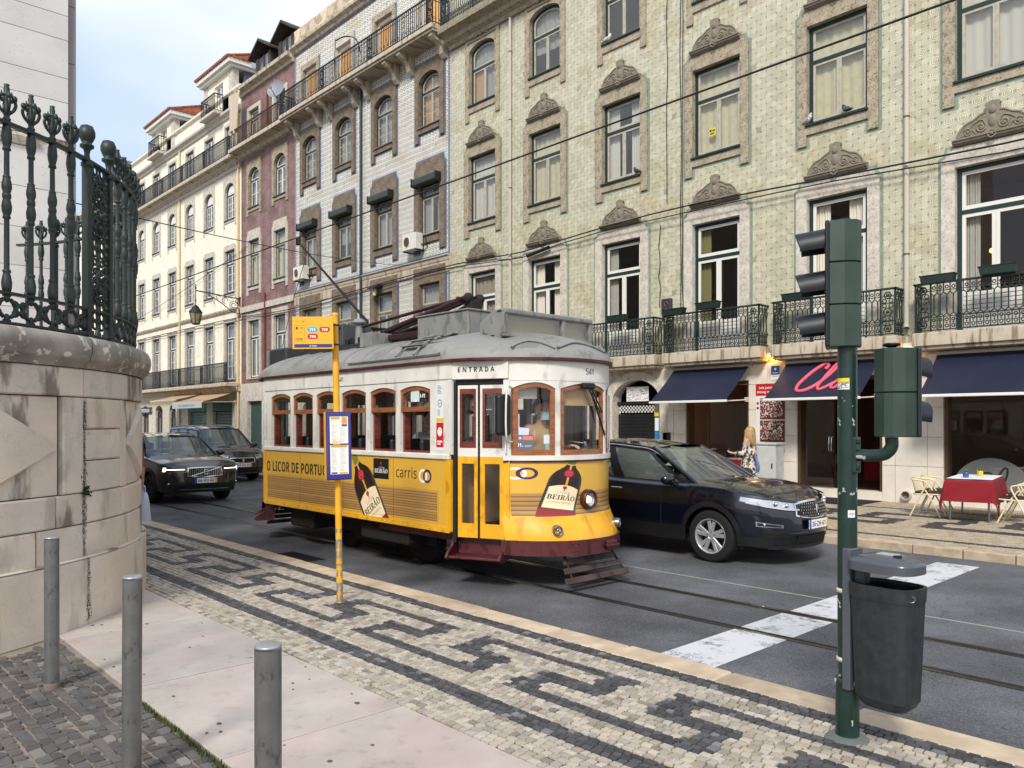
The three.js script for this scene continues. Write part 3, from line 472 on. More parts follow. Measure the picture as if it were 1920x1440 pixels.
  // downpipes and cables
  const pipe = (x, y0, y1, rr, m) => { const p = group('downpipe', green); obj('pipe', [cyl(V(x, y0, 0.09), V(x, y1, 0.09), rr, rr, 12)], m, p); obj('bracket', [0.1, 0.3, 0.5, 0.7, 0.9].map((t) => [new THREE.CylinderGeometry(rr * 1.2, rr * 1.2, 0.03, 12).translate(x, mix(y0, y1, t), 0.09), bx(x - 0.012, x + 0.012, mix(y0, y1, t) - 0.012, mix(y0, y1, t) + 0.012, 0, 0.09)]), mat(0x6b4a34, 0.8), p); return p; };
  pipe(-6.62, 4.05, 19, 0.055, M.conduit); pipe(-19.3, 4.05, 15.5, 0.05, M.conduit);
  obj('shoe', [tube([V(-6.62, 4.06, 0.09), V(-6.62, 3.98, 0.1), V(-6.6, 3.92, 0.15)], 0.06, 8)], M.conduit, green);
  const cable = (pts, rr) => obj('cable', [tube(pts, rr, 5, pts.length * 6)], M.wire, green);
  const rr = rng(12), up = (x, y0, y1, k) => cable([...Array(9)].map((_, i) => V(x + (rr() - 0.5) * 0.06 * k, mix(y0, y1, i / 8), 0.03 + rr() * 0.02)), 0.012);
  up(-12.5, 5.0, 16, 1); up(-12.44, 4.6, 14, 1.5); up(-12.95, 8, 18, 2); up(-13.2, 5.1, 7.4, 1.4);
  // alarm box with a red mark
  const al = group('alarm_box', green, [-12.95, 5.1, 0]); obj('case', [rb(-0.16, 0.16, -0.22, 0.22, 0, 0.12, 0.03, 2)], mat(0x2a3238, 0.5), al); obj('mark', [tor(0.06, 0.014, 0.02, 0.06, 0.124, 10, 4, 4.2), rb(-0.02, 0.05, -0.08, -0.055, 0.118, 0.126, 0.003)], mat(0xb0202a, 0.5), al);
  obj('meter_box', [rb(-13.05, -12.87, 4.25, 4.62, 0, 0.1, 0.01), bx(-13.0, -12.94, 4.62, 4.72, 0.02, 0.05)], mat(0x3b4430, 0.6), green);
}
// ground floor: piers of stone panels, arched door, shop openings
const GF = { arch: [-14.55, 1.62], door1: [-12.36, -10.46], door2: [-9.17, -7.16], win3: [-5.9, -2.2], y: 2.95 };
{
  const holes = [[[-12.36, 0.1], [-10.46, 0.1], [-10.46, 2.95], [-12.36, 2.95]], [[-9.17, 0.1], [-7.16, 0.1], [-7.16, 2.95], [-9.17, 2.95]], [[-5.9, 0.42], [-2.2, 0.42], [-2.2, 2.95], [-5.9, 2.95]], outline(1.7, 3.0, 0.62, 0, 0).map(([a, b]) => [a - 14.05, b + 0.12]), outline(1.7, 3.0, 0.62, 0, 0).map(([a, b]) => [a - 17.7, b + 0.12]), outline(1.7, 3.0, 0.62, 0, 0).map(([a, b]) => [a - 20.8, b + 0.12])];
  facade(green, -22.6, 0.6, 0.05, 3.398, holes, M.stonePale, 0.34, 'ground_floor_wall');
  const pg = new Map(), panel = (x0, x1, y0, y1) => { const k = [x1 - x0, y1 - y0].map((v) => v.toFixed(2)).join(); if (!pg.has(k)) pg.set(k, metric(clean(rb(0.004, x1 - x0 - 0.004, 0.004, y1 - y0 - 0.004, 0, 0.035, 0.004)))); const m = raw('stone_panel', pg.get(k), M.panel, green); m.position.set(x0, y0, 0.001); };
  const rowsY = [0.1, 0.93, 1.57, 2.21, 2.85, 3.36];
  for (const xs of [[-13.15, -12.75, -12.36], [-10.46, -9.95, -9.17], [-7.16, -6.88, -6.22, -5.9], [-2.2, -1.5, -0.8, -0.1]]) for (let i = 0; i + 1 < xs.length; i++) for (let j = 0; j + 1 < rowsY.length; j++) panel(xs[i], xs[i + 1], rowsY[j], rowsY[j + 1]);
  for (const xs of [[-12.36, -11.7, -11.05, -10.46], [-9.17, -8.5, -7.83, -7.16], [-5.9, -5.0, -4.1, -3.2, -2.2]]) for (let i = 0; i + 1 < xs.length; i++) panel(xs[i], xs[i + 1], 2.96, 3.36);
  for (const xs of [[-5.9, -5.0, -4.1, -3.2, -2.2]]) for (let i = 0; i + 1 < xs.length; i++) panel(xs[i], xs[i + 1], 0.1, 0.42);
  // rooms behind
  obj('dining_room', [bx(-13.1, 0.5, 0.05, 0.16, -6.0, -0.34), bx(-13.1, 0.5, 0.05, 3.4, -6.1, -6.0), bx(-13.1, -13.0, 0.16, 3.3, -6, -0.345), bx(0.4, 0.5, 0.16, 3.3, -6, -0.345), bx(-13.1, 0.5, 3.3, 3.4, -6, -0.345)], mat(0x8a7d6e, 0.9), green);
  obj('interior_wall', [bx(-22.6, -13.15, 0.05, 3.4, -3.4, -3.3)], M.room, green);
  // door steps
  const st = group('doorstep', green); for (let i = 0; i < 3; i++) obj('step_stone', [rb(-9.17 + i * 0.67 + 0.003, -9.17 + (i + 1) * 0.67 - 0.003, 0.1, 0.33, -0.33, 0.02, 0.006)], M.panel, st);
  obj('doorstep', [rb(-12.36, -10.46, 0.1, 0.3, -0.33, 0.02, 0.006)], M.panel, green);
  // bronze door linings and the open glass door
  M.bronze = mat(0x5d4a37, 0.45, { metalness: 0.5 });
  const lining = (x0, x1, y0) => obj('door_lining', [bx(x0, x0 + 0.07, y0, 2.95, -0.3, -0.02), bx(x1 - 0.07, x1, y0, 2.95, -0.3, -0.02), bx(x0 + 0.07, x1 - 0.07, 2.87, 2.95, -0.3, -0.02)], M.bronze, green);
  lining(-12.36, -10.46, 0.31); lining(-9.17, -7.16, 0.34); lining(-5.9, -2.2, 0.43);
  const gl = group('glass_door', green, [-9.05, 0.35, -0.16]); gl.rotation.y = 0.0;
  obj('leaf', [bx(0, 0.72, 0.01, 2.5, -0.006, 0.006)], M.glass, gl); obj('handle', [tube([V(0.62, 0.86, 0.01), V(0.62, 0.86, 0.06), V(0.62, 1.2, 0.06), V(0.62, 1.2, 0.01)], 0.012, 8, 24), tube([V(0.68, 0.86, 0.01), V(0.68, 0.86, 0.06), V(0.68, 1.2, 0.06), V(0.68, 1.2, 0.01)], 0.012, 8, 24)], M.chrome, gl); obj('shoe_rail', [bx(0, 0.72, -0.0, 0.012, -0.02, 0.02)], M.steel, gl);
  const wf = group('shop_window', green, [0, 0, 0]); for (const [a, b] of [[-5.83, -4.1], [-4.06, -2.27]]) obj('pane', [bx(a, b, 0.45, 2.86, -0.14, -0.13)], M.glass, wf); obj('mullion', [bx(-4.1, -4.06, 0.43, 2.87, -0.17, -0.1)], M.bronze, wf);
  const w1 = group('shop_window', green); obj('pane', [bx(-11.75, -10.54, 0.32, 2.86, -0.2, -0.19)], M.glass, w1); obj('mullion', [bx(-11.8, -11.75, 0.31, 2.87, -0.23, -0.16)], M.bronze, w1);
  // arched doorways: stone arch, grille fanlight, shutter
  for (const [i, x] of [-14.05, -17.7, -20.8].entries()) {
    const a = group('arched_doorway', green, [x, 0.12, 0]);
    obj('arch_stones', [ext(outline(1.7, 3.0, 0.62, 0.24, 0), 0.06, { holes: [outline(1.7, 3.0, 0.62, 0, 0).reverse()] })], M.stonePale, a);
    obj('jamb', [bx(0.55, 0.84, 0, 2.36, -0.3, -0.12)], mat(0x5a6058, 0.7, { map: mottle(0xffffff, 0.16, 8, 8, 256, 1.2) }), a);
    obj('transom', [bx(-0.85, 0.85, 2.3, 2.38, -0.26, -0.16)], M.ironBlack, a);
    const sl = [...Array(20)].map((_, k) => rb(-0.85, 0.55, 0.02 + k * 0.1, 0.115 + k * 0.1, -0.25, -0.215, 0.012)); for (const s of sl) obj('shutter_slat', [s], mat(0x16171a, 0.45), a);
    obj('lattice', [[...Array(12)].flatMap((_, k) => [...Array(4)].map((_, j) => bx(-0.8 + k * 0.115 + (j % 2) * 0.055, -0.8 + k * 0.115 + (j % 2) * 0.055 + 0.055, 2.06 + j * 0.055, 2.11 + j * 0.055, -0.212, -0.205)))], M.white, a);
    if (i === 0) { const pm = print(256, 256, (k) => { k.fillStyle = '#e8e8e6'; k.fillRect(0, 0, 256, 256); k.strokeStyle = '#333'; k.lineWidth = 2.4; const r = rng(4); for (let j = 0; j < 70; j++) { k.beginPath(); let x = r() * 256, y = r() * 256; k.moveTo(x, y); for (let q = 0; q < 5; q++) { x += (r() - 0.3) * 36; y += (r() - 0.6) * 30; k.lineTo(x, y); } k.stroke(); } });
      obj('fanlight_poster', [plate(0.8, 0.42, 0.01).translate(-0.12, 2.6, -0.2)], pm, a, true);
      const st2 = [[0.62, 2.0, 0.15, 0.1, 0xd8c21c], [0.63, 1.72, 0.13, 0.36, 0xd9e2e6], [0.63, 1.38, 0.13, 0.26, 0x2a78b8], [0.63, 1.05, 0.12, 0.3, 0xe4e6e8], [0.42, 0.82, 0.16, 0.2, 0x86b9cc]]; for (const [sx, sy, w, h, c] of st2) obj('sticker', [plate(w, h, 0.006).translate(sx, sy, sx > 0.5 ? -0.116 : -0.208)], mat(c, 0.5), a); }
  }
  obj('house_number', [ext([[-0.1, -0.1], [0.1, -0.1], [0.1, 0.1], [-0.1, 0.1]], 0.012).translate(-13.1 + 0.12, 2.4, 0.04)], mat(0xd8d8d2, 0.4), green);
  obj('letter_slot', [rb(-13.1, -12.84, 1.2, 1.62, 0.036, 0.06, 0.01)], M.ironBlack, green);
  // vent pipe near the pavement
  obj('vent_pipe', [cyl(V(-6.62, 0.3, 0.02), V(-6.62, 0.3, 0.16), 0.1, 0.1, 18, true), new THREE.RingGeometry(0.085, 0.1, 18).translate(-6.62, 0.3, 0.16)], M.conduit, green);
  obj('vent_mouth', [new THREE.CircleGeometry(0.092, 18).translate(-6.62, 0.3, 0.05)], M.room, green);
  // wall lamps washing the stone above the awnings
  for (const x of [-9.78, -6.62]) { const l = group('wall_lamp', green, [x, 3.56, 0]); obj('case', [rb(-0.14, 0.14, -0.02, 0.04, 0.03, 0.16, 0.01)], M.white, l); const e = obj('diffuser', [bx(-0.12, 0.12, -0.03, -0.021, 0.05, 0.15)], mat(0xffffff, 0.6, { emissive: 0xffb860, emissiveIntensity: 0.5 }), l); const p = new THREE.PointLight(0xffab4a, 0.2, 0, 2); p.position.set(0, -0.09, 0.12); p.castShadow = true; p.name = 'lamp_light'; l.add(p); }
}
// ---------------------------------------------------------------- plain bar railings
function barsRail(len, h, pitch = 0.13, t = 0.012) { const g = [bx(-len / 2, len / 2, h - 0.03, h + 0.02, -0.025, 0.025), bx(-len / 2, len / 2, 0.05, 0.075, -0.012, 0.012), bx(-len / 2, len / 2, h * 0.82, h * 0.84, -0.01, 0.01)], n = Math.round(len / pitch); for (let i = 0; i <= n; i++) { const x = -len / 2 + len * i / n; g.push(bx(x - t, x + t, 0, h, -t, t)); if (i < n && i % 2 === 0) g.push(tor(pitch * 0.34, 0.009, x + len / n / 2, h * 0.2, 0, 7, 3)); } return g; }
function roofTiles(x0, x1, z0, y0, z1, y1, mt, parent, rows = 12) {   // rows of half-round clay tiles on one slope
  const g = [], n = Math.round((x1 - x0) / 0.22); for (let i = 0; i < n; i++) { const x = x0 + (i + 0.5) * (x1 - x0) / n; for (let j = 0; j < rows; j++) { const a = j / rows, b = (j + 1.12) / rows; g.push(cyl(V(x, mix(y0, y1, a) + 0.015, mix(z0, z1, a)), V(x, mix(y0, y1, b) - 0.005, mix(z0, z1, b)), 0.085, 0.07, 6)); } }
  const o = obj('roof_tiles', g, mt, parent); o.userData.kind = 'stuff'; return o;
}
M.clay = mat(0xffffff, 0.85, { map: mottle(0x96583f, 0.18, 12, 5, 256, 1.4) }); M.slate = mat(0x5d6678, 0.7, { map: mottle(0xf4f4f4, 0.1, 8, 5, 256, 1.4) }); M.weathered = mat(0x3f3a35, 0.9, { map: mottle(0xf4f4f4, 0.25, 14, 5, 256, 1.0) });

// ---------------------------------------------------------------- white and blue tiled building
const white = thing('tiled_building', 'derelict building in white and blue ring tiles with boarded top doors', 'building', [0, 0, FZ]);
const WC = [-33.04, -30.05, -26.95, -23.87];
const wLow = { w: 1.3, h: 2.75, sw: 0.34, st: 0.62, sb: 0.1, sd: 0.05, transom: 0.3, fw: 0.07, border: 0.08 };
const wMid = { w: 1.3, h: 1.95, sw: 0.3, st: 0.9, sb: 0.3, sd: 0.06, ears: 0.32, transom: 0.24, tx: 2, fw: 0.07, border: 0.08, head: 0.3, sash: 0.045 };
const wArch = { w: 1.32, h: 2.02, arch: 0.42, sw: 0.24, st: 0.42, sb: 0.24, sd: 0.07, ears: 0.32, transom: 0.34, tx: 2, ny: 3, fw: 0.07, border: 0.08, sash: 0.04 };
{
  const holes = []; WC.forEach((x) => { holes.push(hole(wLow, x, 4.45), hole(wMid, x, 9.05), hole(wArch, x, 13.2), outline(1.25, 2.1, 0, 0.02, 0.02).map(([a, b]) => [a + x, b + 16.35])); });
  facade(white, -34.54, -22.62, 4.0, 19.5, holes, M.whiteTile);
  facade(white, -34.54, -22.62, 0.1, 3.99, WC.map((x) => outline(1.6, 2.8, 0.5, 0, 0).map(([a, b]) => [a + x, b + 0.15])), M.stoneStain, 0.36, 'ground_floor_wall');
  for (const x of WC) { const a = group('shop_front', white, [x, 0.15, 0]); obj('shutter', [...Array(16)].map((_, k) => rb(-0.8, 0.8, 0.03 + k * 0.14, 0.16 + k * 0.14, -0.24, -0.2, 0.015)), M.weathered, a); obj('fanlight', [bx(-0.8, 0.8, 2.3, 2.8, -0.24, -0.22)], M.room, a); }
  backing(white, -34.54, -22.62, 19.4, [4.2, 8.4, 12.6, 16.2]);
  const cur = [M.curtainGrey, M.curtainGrey, M.curtainGrey, M.curtainGrey];
  WC.forEach((x, i) => {
    addWindow(white, wLow, x, 4.45, { stone: M.stoneDark, border: M.blueBorder, frame: M.stoneDark, sash: M.sashOld, curtain: M.curtainGrey, sill: null });
    addWindow(white, wMid, x, 9.05, { stone: M.stoneDark, border: M.blueBorder, frame: M.weathered, sash: M.sashOld, curtain: cur[i], draw: [0, 2, 0, 3][i], sill: M.weathered });
    addWindow(white, wArch, x, 13.2, { stone: M.stoneDark, border: M.blueBorder, frame: M.darkGreen, sash: M.sashOld, curtain: i === 3 ? M.curtainOrange : M.curtainGrey, sill: M.stoneDark });
    const sb = group('shutter_box', white, [x, 10.92, 0]); obj('box', [rb(-0.74, 0.74, 0, 0.3, 0.02, 0.34, 0.07, 2)], mat(0x39453f, 0.6, { map: mottle(0xf4f4f4, 0.12, 8, 5, 256, 1) }), sb); obj('end_cap', [rb(-0.77, -0.735, -0.02, 0.31, 0.01, 0.35, 0.01), rb(0.735, 0.77, -0.02, 0.31, 0.01, 0.35, 0.01)], M.ironBlack, sb);
    const d = group('boarded_door', white, [x, 16.35, 0]); obj('surround', [ext(outline(1.25, 2.1, 0, 0.22, 0), 0.26, { holes: [outline(1.25, 2.1, 0, 0, 0).reverse()], z: -0.2 })], i === 1 || i === 3 ? M.stonePale : M.stoneTan, d); obj('board', [bx(-0.48, 0.48, 0.02, 1.95, -0.2, -0.16)], M.plywood, d); obj('frame', [bx(-0.625, -0.5, 0, 2.1, -0.2, -0.12), bx(0.5, 0.625, 0, 2.1, -0.2, -0.12), bx(-0.5, 0.5, 1.95, 2.1, -0.2, -0.12)], M.white, d);
    obj('blue_trim', [ext(outline(1.25, 2.1, 0, 0.29, 0), 0.006, { holes: [outline(1.25, 2.1, 0, 0.222, 0).reverse()], z: -0.002 })], M.blueBorder, d);
  });
  obj('string_course', [moulding(-34.54, -22.63, 7.92, [[0, 0], [0.05, 0], [0.07, 0.12], [0.12, 0.16], [0.12, 0.2], [0, 0.22]]), bx(-34.54, -22.63, 7.5, 7.92, 0, 0.03)], M.stoneStain, white);
  obj('blue_trim', [bx(-34.5, -22.66, 8.15, 8.22, 0, 0.006), bx(-22.74, -22.66, 4, 19.4, 0.001, 0.007), bx(-34.5, -34.42, 4, 19.4, 0.001, 0.007), bx(-34.5, -22.66, 19.36, 19.44, 0, 0.006)], M.blueBorder, white);
  const b = group('balcony', white, [-28.58, 16.2, 0]); obj('slab', [rb(-5.95, 5.93, -0.02, 0.16, -0.1, 0.85, 0.03), rb(-5.93, 5.9, -0.1, -0.015, -0.1, 0.78, 0.02)], M.stoneStain, b);
  obj('railing', [at(barsRail(11.8, 1.0, 0.12), 0, 0.16, 0.8), ...[-5.75, -2.0, 1.8, 5.75].map((x) => at(railPanel(0.3, 0.98), x, 0.16, 0.8)), at(barsRail(0.7, 1.0), 5.9, 0.16, 0.42, Math.PI / 2), at(barsRail(0.7, 1.0), -5.9, 0.16, 0.42, Math.PI / 2)], M.ironBlack, b);
  for (let i = 0; i < 8; i++) { const x = -34.1 + Math.floor(i / 2) * 3.05 + (i % 2) * 2.05; obj('bracket', [exX([[0, 0], [0.7, 0], [0.72, -0.1], [0.6, -0.2], [0.42, -0.24], [0.3, -0.36], [0.22, -0.6], [0.1, -0.74], [0, -0.76]], x - 0.12, x + 0.12).translate(0, 16.1, 0)], M.stoneStain, white); }
  obj('cornice', [moulding(-34.54, -22.62, 19.45, [[0, 0], [0.12, 0.02], [0.15, 0.14], [0.3, 0.2], [0.32, 0.3], [0, 0.32]])], M.stoneStain, white);
  obj('parapet', [bx(-34.54, -22.62, 19.78, 20.6, -0.4, 0.04)], M.plasterPatch, white);
  obj('downpipe', [cyl(V(-28.57, 0.3, 0.09), V(-28.57, 16.1, 0.09), 0.055, 0.055, 10)], mat(0x20343a, 0.5), white);
  const lb = group('lamp_bracket', white, [-29.6, 18.2, 0]); obj('arm', [tube([V(0.9, -0.6, 0.03), V(0.9, -0.1, 0.25), V(0.4, 0.1, 0.5), V(0, 0, 0.7)], 0.028, 6)], M.ironBlack, lb); obj('hanger', [cyl(V(0, 0, 0.7), V(0, -2.6, 0.8), 0.018, 0.018, 5)], M.ironBlack, lb);
  const fl = group('flood_light', white, [-27.2, 7.35, 0]); obj('hood', [exX([[0.05, 0.1], [0.5, -0.02], [0.5, 0.02], [0.3, 0.16], [0.05, 0.2]], -0.25, 0.25)], M.ironBlack, fl); obj('globe', [lathe([[0, -0.3], [0.07, -0.28], [0.08, -0.05], [0.03, 0]], 10, 0, 0.02, 0.3)], mat(0xe2d8b8, 0.4), fl);
}
// ---------------------------------------------------------------- brown tiled building
const brown = thing('tiled_building', 'narrow building in worn maroon tiles between the yellow house and the ring-tiled one', 'building', [0, 0, FZ]);
const BC = [-38.95, -36.05];
const bArch = { w: 1.25, h: 2.05, arch: 0.5, sw: 0.2, st: 0.35, sb: 0.2, sd: 0.05, ears: 0.2, transom: 0.3, nx: 1, ny: 2, fw: 0.07, sash: 0.045 }, bMid = { w: 1.25, h: 2.4, sw: 0.2, st: 0.5, sb: 0.22, sd: 0.05, ears: 0.25, head: 0.3, transom: 0.33, fw: 0.07, sash: 0.05 }, bLow = { w: 1.25, h: 3.0, sw: 0.22, st: 0.35, sb: 0.05, sd: 0.05, transom: 0.3, fw: 0.07 }, bTop = { w: 1.2, h: 1.85, sw: 0.18, st: 0.2, sb: 0, sd: 0.05, transom: 0.3, fw: 0.07 };
{
  const holes = []; BC.forEach((x) => holes.push(hole(bLow, x, 4.25), hole(bMid, x, 9.06), hole(bArch, x, 13.15), hole(bTop, x, 16.4)));
  facade(brown, -40.5, -34.55, 4.0, 19.3, holes, M.brownTile);
  facade(brown, -40.5, -34.55, 0.1, 3.99, BC.map((x) => outline(1.7, 2.9, 0, 0, 0).map(([a, b]) => [a + x, b + 0.15])), M.stonePale, 0.36, 'ground_floor_wall');
  backing(brown, -40.5, -34.55, 19.3, [4.2, 8.4, 12.6, 16.3]);
  for (const x of BC) { obj('shop_shutter', [bx(x - 0.85, x + 0.85, 0.15, 3.05, -0.26, -0.22)], mat(0x2f4a42, 0.6), brown);
    addWindow(brown, bLow, x, 4.25, { stone: M.stonePale, frame: M.darkGreen, sash: M.white, curtain: M.curtainDim, sill: null }); addWindow(brown, bMid, x, 9.06, { stone: M.stonePale, frame: M.darkGreen, sash: M.sashOld, curtain: M.curtainCream }); addWindow(brown, bArch, x, 13.15, { stone: M.stoneTan, frame: M.darkGreen, sash: M.white, curtain: M.curtainGrey }); addWindow(brown, bTop, x, 16.4, { stone: M.stonePale, frame: M.weathered, sash: M.white, curtain: M.curtainGrey, sill: null }); }
  obj('string_course', [bx(-40.5, -34.55, 7.75, 8.05, 0, 0.08)], M.stonePale, brown);
  const b = group('balcony', brown, [-37.5, 16.15, 0]); obj('slab', [rb(-3.0, 2.95, -0.05, 0.15, -0.1, 0.75, 0.03), moulding(-2.95, 2.9, -0.3, [[0, 0], [0.2, 0.05], [0.3, 0.2], [0.5, 0.24], [0, 0.24]])], M.stoneStain, b); obj('railing', [at(barsRail(5.9, 0.88, 0.12), 0, 0.15, 0.7)], mat(0x4a3226, 0.8, { map: mottle(0xf4f4f4, 0.2, 20, 5, 256, 1) }), b);
  obj('cornice', [moulding(-40.5, -34.55, 19.2, [[0, 0], [0.1, 0.02], [0.14, 0.14], [0.4, 0.24], [0.42, 0.4], [0, 0.42]])], M.stoneStain, brown);
  obj('downpipe', [cyl(V(-37.55, 4, 0.09), V(-37.55, 8.5, 0.09), 0.05, 0.05, 8), cyl(V(-37.3, 17, 0.09), V(-37.3, 18.6, 0.09), 0.07, 0.05, 8)], mat(0x6a3328, 0.7), brown);
  for (const [x, w] of [[-38.35, 0.85], [-35.85, 0.8]]) { const d = group('roof_dormer', brown, [x, 19.6, -0.2]); obj('cheek', [bx(-w, -w + 0.1, 0, 1.3, -2, 0), bx(w - 0.1, w, 0, 1.3, -2, 0), bx(-w + 0.1, w - 0.1, 0, 0.3, -0.1, 0), bx(-w + 0.1, -w + 0.28, 0.3, 1.3, -0.1, 0), bx(w - 0.28, w - 0.1, 0.3, 1.3, -0.1, 0)], M.weathered, d); obj('pane', [bx(-w + 0.28, w - 0.28, 0.3, 1.3, -0.08, -0.07)], M.glassOld, d); obj('mullion', [bx(-0.03, 0.03, 0.3, 1.3, -0.069, -0.02)], M.weathered, d); obj('roof', [ext([[-w - 0.3, 1.28], [0, 1.95], [w + 0.3, 1.28], [w + 0.3, 1.38], [0, 2.08], [-w - 0.3, 1.38]], 2.5, { z: -2.2 })], M.weathered, d); }
  obj('roof', [exX([[-0.4, 19.55], [-5, 22.2], [-5, 19.5]], -40.5, -34.56)], M.clay, brown);
  const cloth = group('hanging_cloth', brown, [-39.9, 17.0, 0.6]); obj('cloth', [grid(10, 8, (u, v) => V(mix(-0.5, 0.5, u), v * 2.2, 0.06 * Math.sin(u * 14 + v * 2) + (1 - v) * 0.1))], mat(0xb6a896, 0.95), cloth);
}
// ---------------------------------------------------------------- yellow building
const yellow = thing('yellow_building', 'long cream yellow building with roof pavilions and two rows of iron balconies', 'building', [0, 0, FZ]);
const YC = [-59.2, -56.3, -53.45, -50.6, -47.7, -44.8, -41.95];
const yLow = { w: 1.3, h: 3.2, sw: 0.16, st: 0.2, sb: 0, sd: 0.04, transom: 0.28, nx: 1, ny: 3, fw: 0.1, sash: 0.05 }, yMid = { w: 1.3, h: 2.34, sw: 0.16, st: 0.3, sb: 0.16, sd: 0.04, ears: 0.18, head: 0.16, transom: 0.32, tx: 2, nx: 1, ny: 3, fw: 0.1, sash: 0.05 }, yArch = { w: 1.3, h: 2.0, arch: 0.55, sw: 0.16, st: 0.3, sb: 0.16, sd: 0.04, ears: 0.2, transom: 0.32, nx: 2, ny: 3, fw: 0.1, sash: 0.05 }, yTop = { w: 1.25, h: 1.85, sw: 0.12, st: 0.16, sb: 0, sd: 0.03, nx: 1, ny: 3, fw: 0.09, sash: 0.06 };
{
  const holes = []; YC.forEach((x) => holes.push(hole(yLow, x, 4.2), hole(yMid, x, 9.03), hole(yArch, x, 13.05), hole(yTop, x, 16.35)));
  facade(yellow, -61, -40.52, 3.6, 18.9, holes, M.plasterYellow); backing(yellow, -61, -40.52, 18.8, [4.1, 8.4, 12.6, 16.3]);
  YC.forEach((x, i) => { const m = { stone: M.stonePale, frame: mat(0x2a3a44, 0.5), sash: M.white, glass: M.glassOld };
    addWindow(yellow, yLow, x, 4.2, { ...m, sill: null, curtain: M.curtainGrey }); addWindow(yellow, yMid, x, 9.03, { ...m, curtain: i % 3 ? M.curtainGrey : null, draw: i % 4 }); addWindow(yellow, yArch, x, 13.05, { ...m, curtain: null }); addWindow(yellow, yTop, x, 16.35, { ...m, sill: null, curtain: M.curtainGrey }); });
  obj('cornice', [moulding(-61, -40.5, 18.6, [[0, 0], [0.1, 0.02], [0.14, 0.14], [0.28, 0.22], [0.3, 0.34], [0, 0.36]]), moulding(-61, -40.5, 15.55, [[0, 0], [0.1, 0.04], [0.16, 0.3], [0.4, 0.4], [0, 0.46]])], M.stonePale, yellow);
  obj('string_course', [moulding(-61, -40.5, 7.95, [[0, 0], [0.08, 0.02], [0.14, 0.12], [0.14, 0.2], [0, 0.22]])], M.stoneStain, yellow);
  obj('parapet', [bx(-61, -40.52, 18.95, 20.0, -0.4, -0.05), moulding(-61, -40.52, 19.9, [[-0.05, 0], [0.1, 0.04], [0.12, 0.14], [-0.4, 0.16]])], M.plasterYellow, yellow);
  for (const [y, h, D] of [[3.98, 1.05, 0.75], [16.1, 0.98, 0.6]]) { const b = group('balcony', yellow, [-50.7, y, 0]); obj('slab', [rb(-10.1, 10.1, -0.12, 0.08, -0.1, D + 0.05, 0.03), moulding(-10.1, 10.1, -0.4, [[0, 0], [0.2, 0.06], [0.26, 0.2], [0.45, 0.26], [0, 0.27]])], M.stoneStain, b); obj('railing', [at(barsRail(20.1, h, 0.14, 0.014), 0, 0.08, D), ...[...Array(7)].map((_, i) => at(railPanel(0.3, h), -9.9 + i * 3.3, 0.08, D))], M.ironBlack, b); }
  for (const x of [-49.2, -40.75]) obj('downpipe', [cyl(V(x, 0.4, 0.08), V(x, 18.6, 0.08), 0.06, 0.06, 8)], mat(0xcdb98a, 0.6), yellow);
  for (const x of [-52.3, -43.6]) { const p = group('roof_pavilion', yellow, [x, 19.0, -0.05]); const hw = 1.95, hh = x < -50 ? 2.15 : 2.45;
    obj('wall', [ext([[-hw, 0], [hw, 0], [hw, hh], [-hw, hh]], 0.3, { holes: [[[-0.6, 0.1], [-0.6, 1.95], [0.6, 1.95], [0.6, 0.1]]], z: -0.3 }), bx(-hw, -hw + 0.2, 0, hh, -4, -0.3), bx(-hw + 0.2, hw, 0, hh, -4, -3.8)], M.plasterYellow, p);
    obj('side_wall', [bx(hw - 0.2, hw + 0.02, 0, hh, -3.79, -0.6)], M.slate, p); obj('corner_pilaster', [bx(hw - 0.5, hw + 0.03, 0, hh, -0.3, 0.05)], M.stonePale, p); obj('corner_pilaster', [bx(-hw - 0.03, -hw + 0.4, 0, hh, -0.3, 0.05)], M.stonePale, p);
    obj('cornice', [bx(-hw - 0.35, hw + 0.35, hh, hh + 0.22, -4.2, 0.4), bx(-hw - 0.2, hw + 0.2, hh - 0.16, hh - 0.001, -4.1, 0.25)], M.white, p);
    roofTiles(-hw - 0.4, hw + 0.4, 0.5, hh + 0.26, -1.9, hh + 1.1, M.clay, p, 14); obj('roof', [exX([[0.42, hh + 0.22], [-1.9, hh + 1.02], [-4.2, hh + 0.22]], -hw - 0.35, hw + 0.35)], M.clay, p);
    const side = []; for (let i = 0; i < 18; i++) side.push(cyl(V(hw + 0.42, hh + 0.27, 0.4 - i * 0.25), V(hw - 0.9, hh + 0.72, 0.1 - i * 0.22), 0.08, 0.07, 6)); const sd = obj('hip_tiles', side, M.clay, p); sd.userData.kind = 'stuff';
    obj('door', [bx(-0.6, -0.5, 0.1, 1.95, -0.2, -0.1), bx(0.5, 0.6, 0.1, 1.95, -0.2, -0.1), bx(-0.5, 0.5, 1.85, 1.95, -0.2, -0.1), bx(-0.04, 0.04, 0.1, 1.85, -0.18, -0.12), bx(-0.5, 0.5, 0.1, 0.5, -0.16, -0.14)], M.white, p); obj('pane', [bx(-0.5, 0.5, 0.5, 1.85, -0.155, -0.15)], M.glassOld, p); obj('dark_reveal', [bx(-0.6, 0.6, 0.1, 1.95, -0.5, -0.48)], M.curtainGrey, p);
    obj('railing', [at(barsRail(1.9, 0.95, 0.14), 0, 0.1, 0.62), at(barsRail(0.6, 0.95, 0.14), 0.95, 0.1, 0.32, Math.PI / 2), at(barsRail(0.6, 0.95, 0.14), -0.95, 0.1, 0.32, Math.PI / 2)], M.ironBlack, p); obj('ledge', [bx(-1.05, 1.05, -0.05, 0.1, 0, 0.7)], M.stonePale, p); }
  obj('roof', [exX([[-0.45, 19.9], [-5, 22], [-5, 19]], -61, -40.55)], M.slate, yellow);
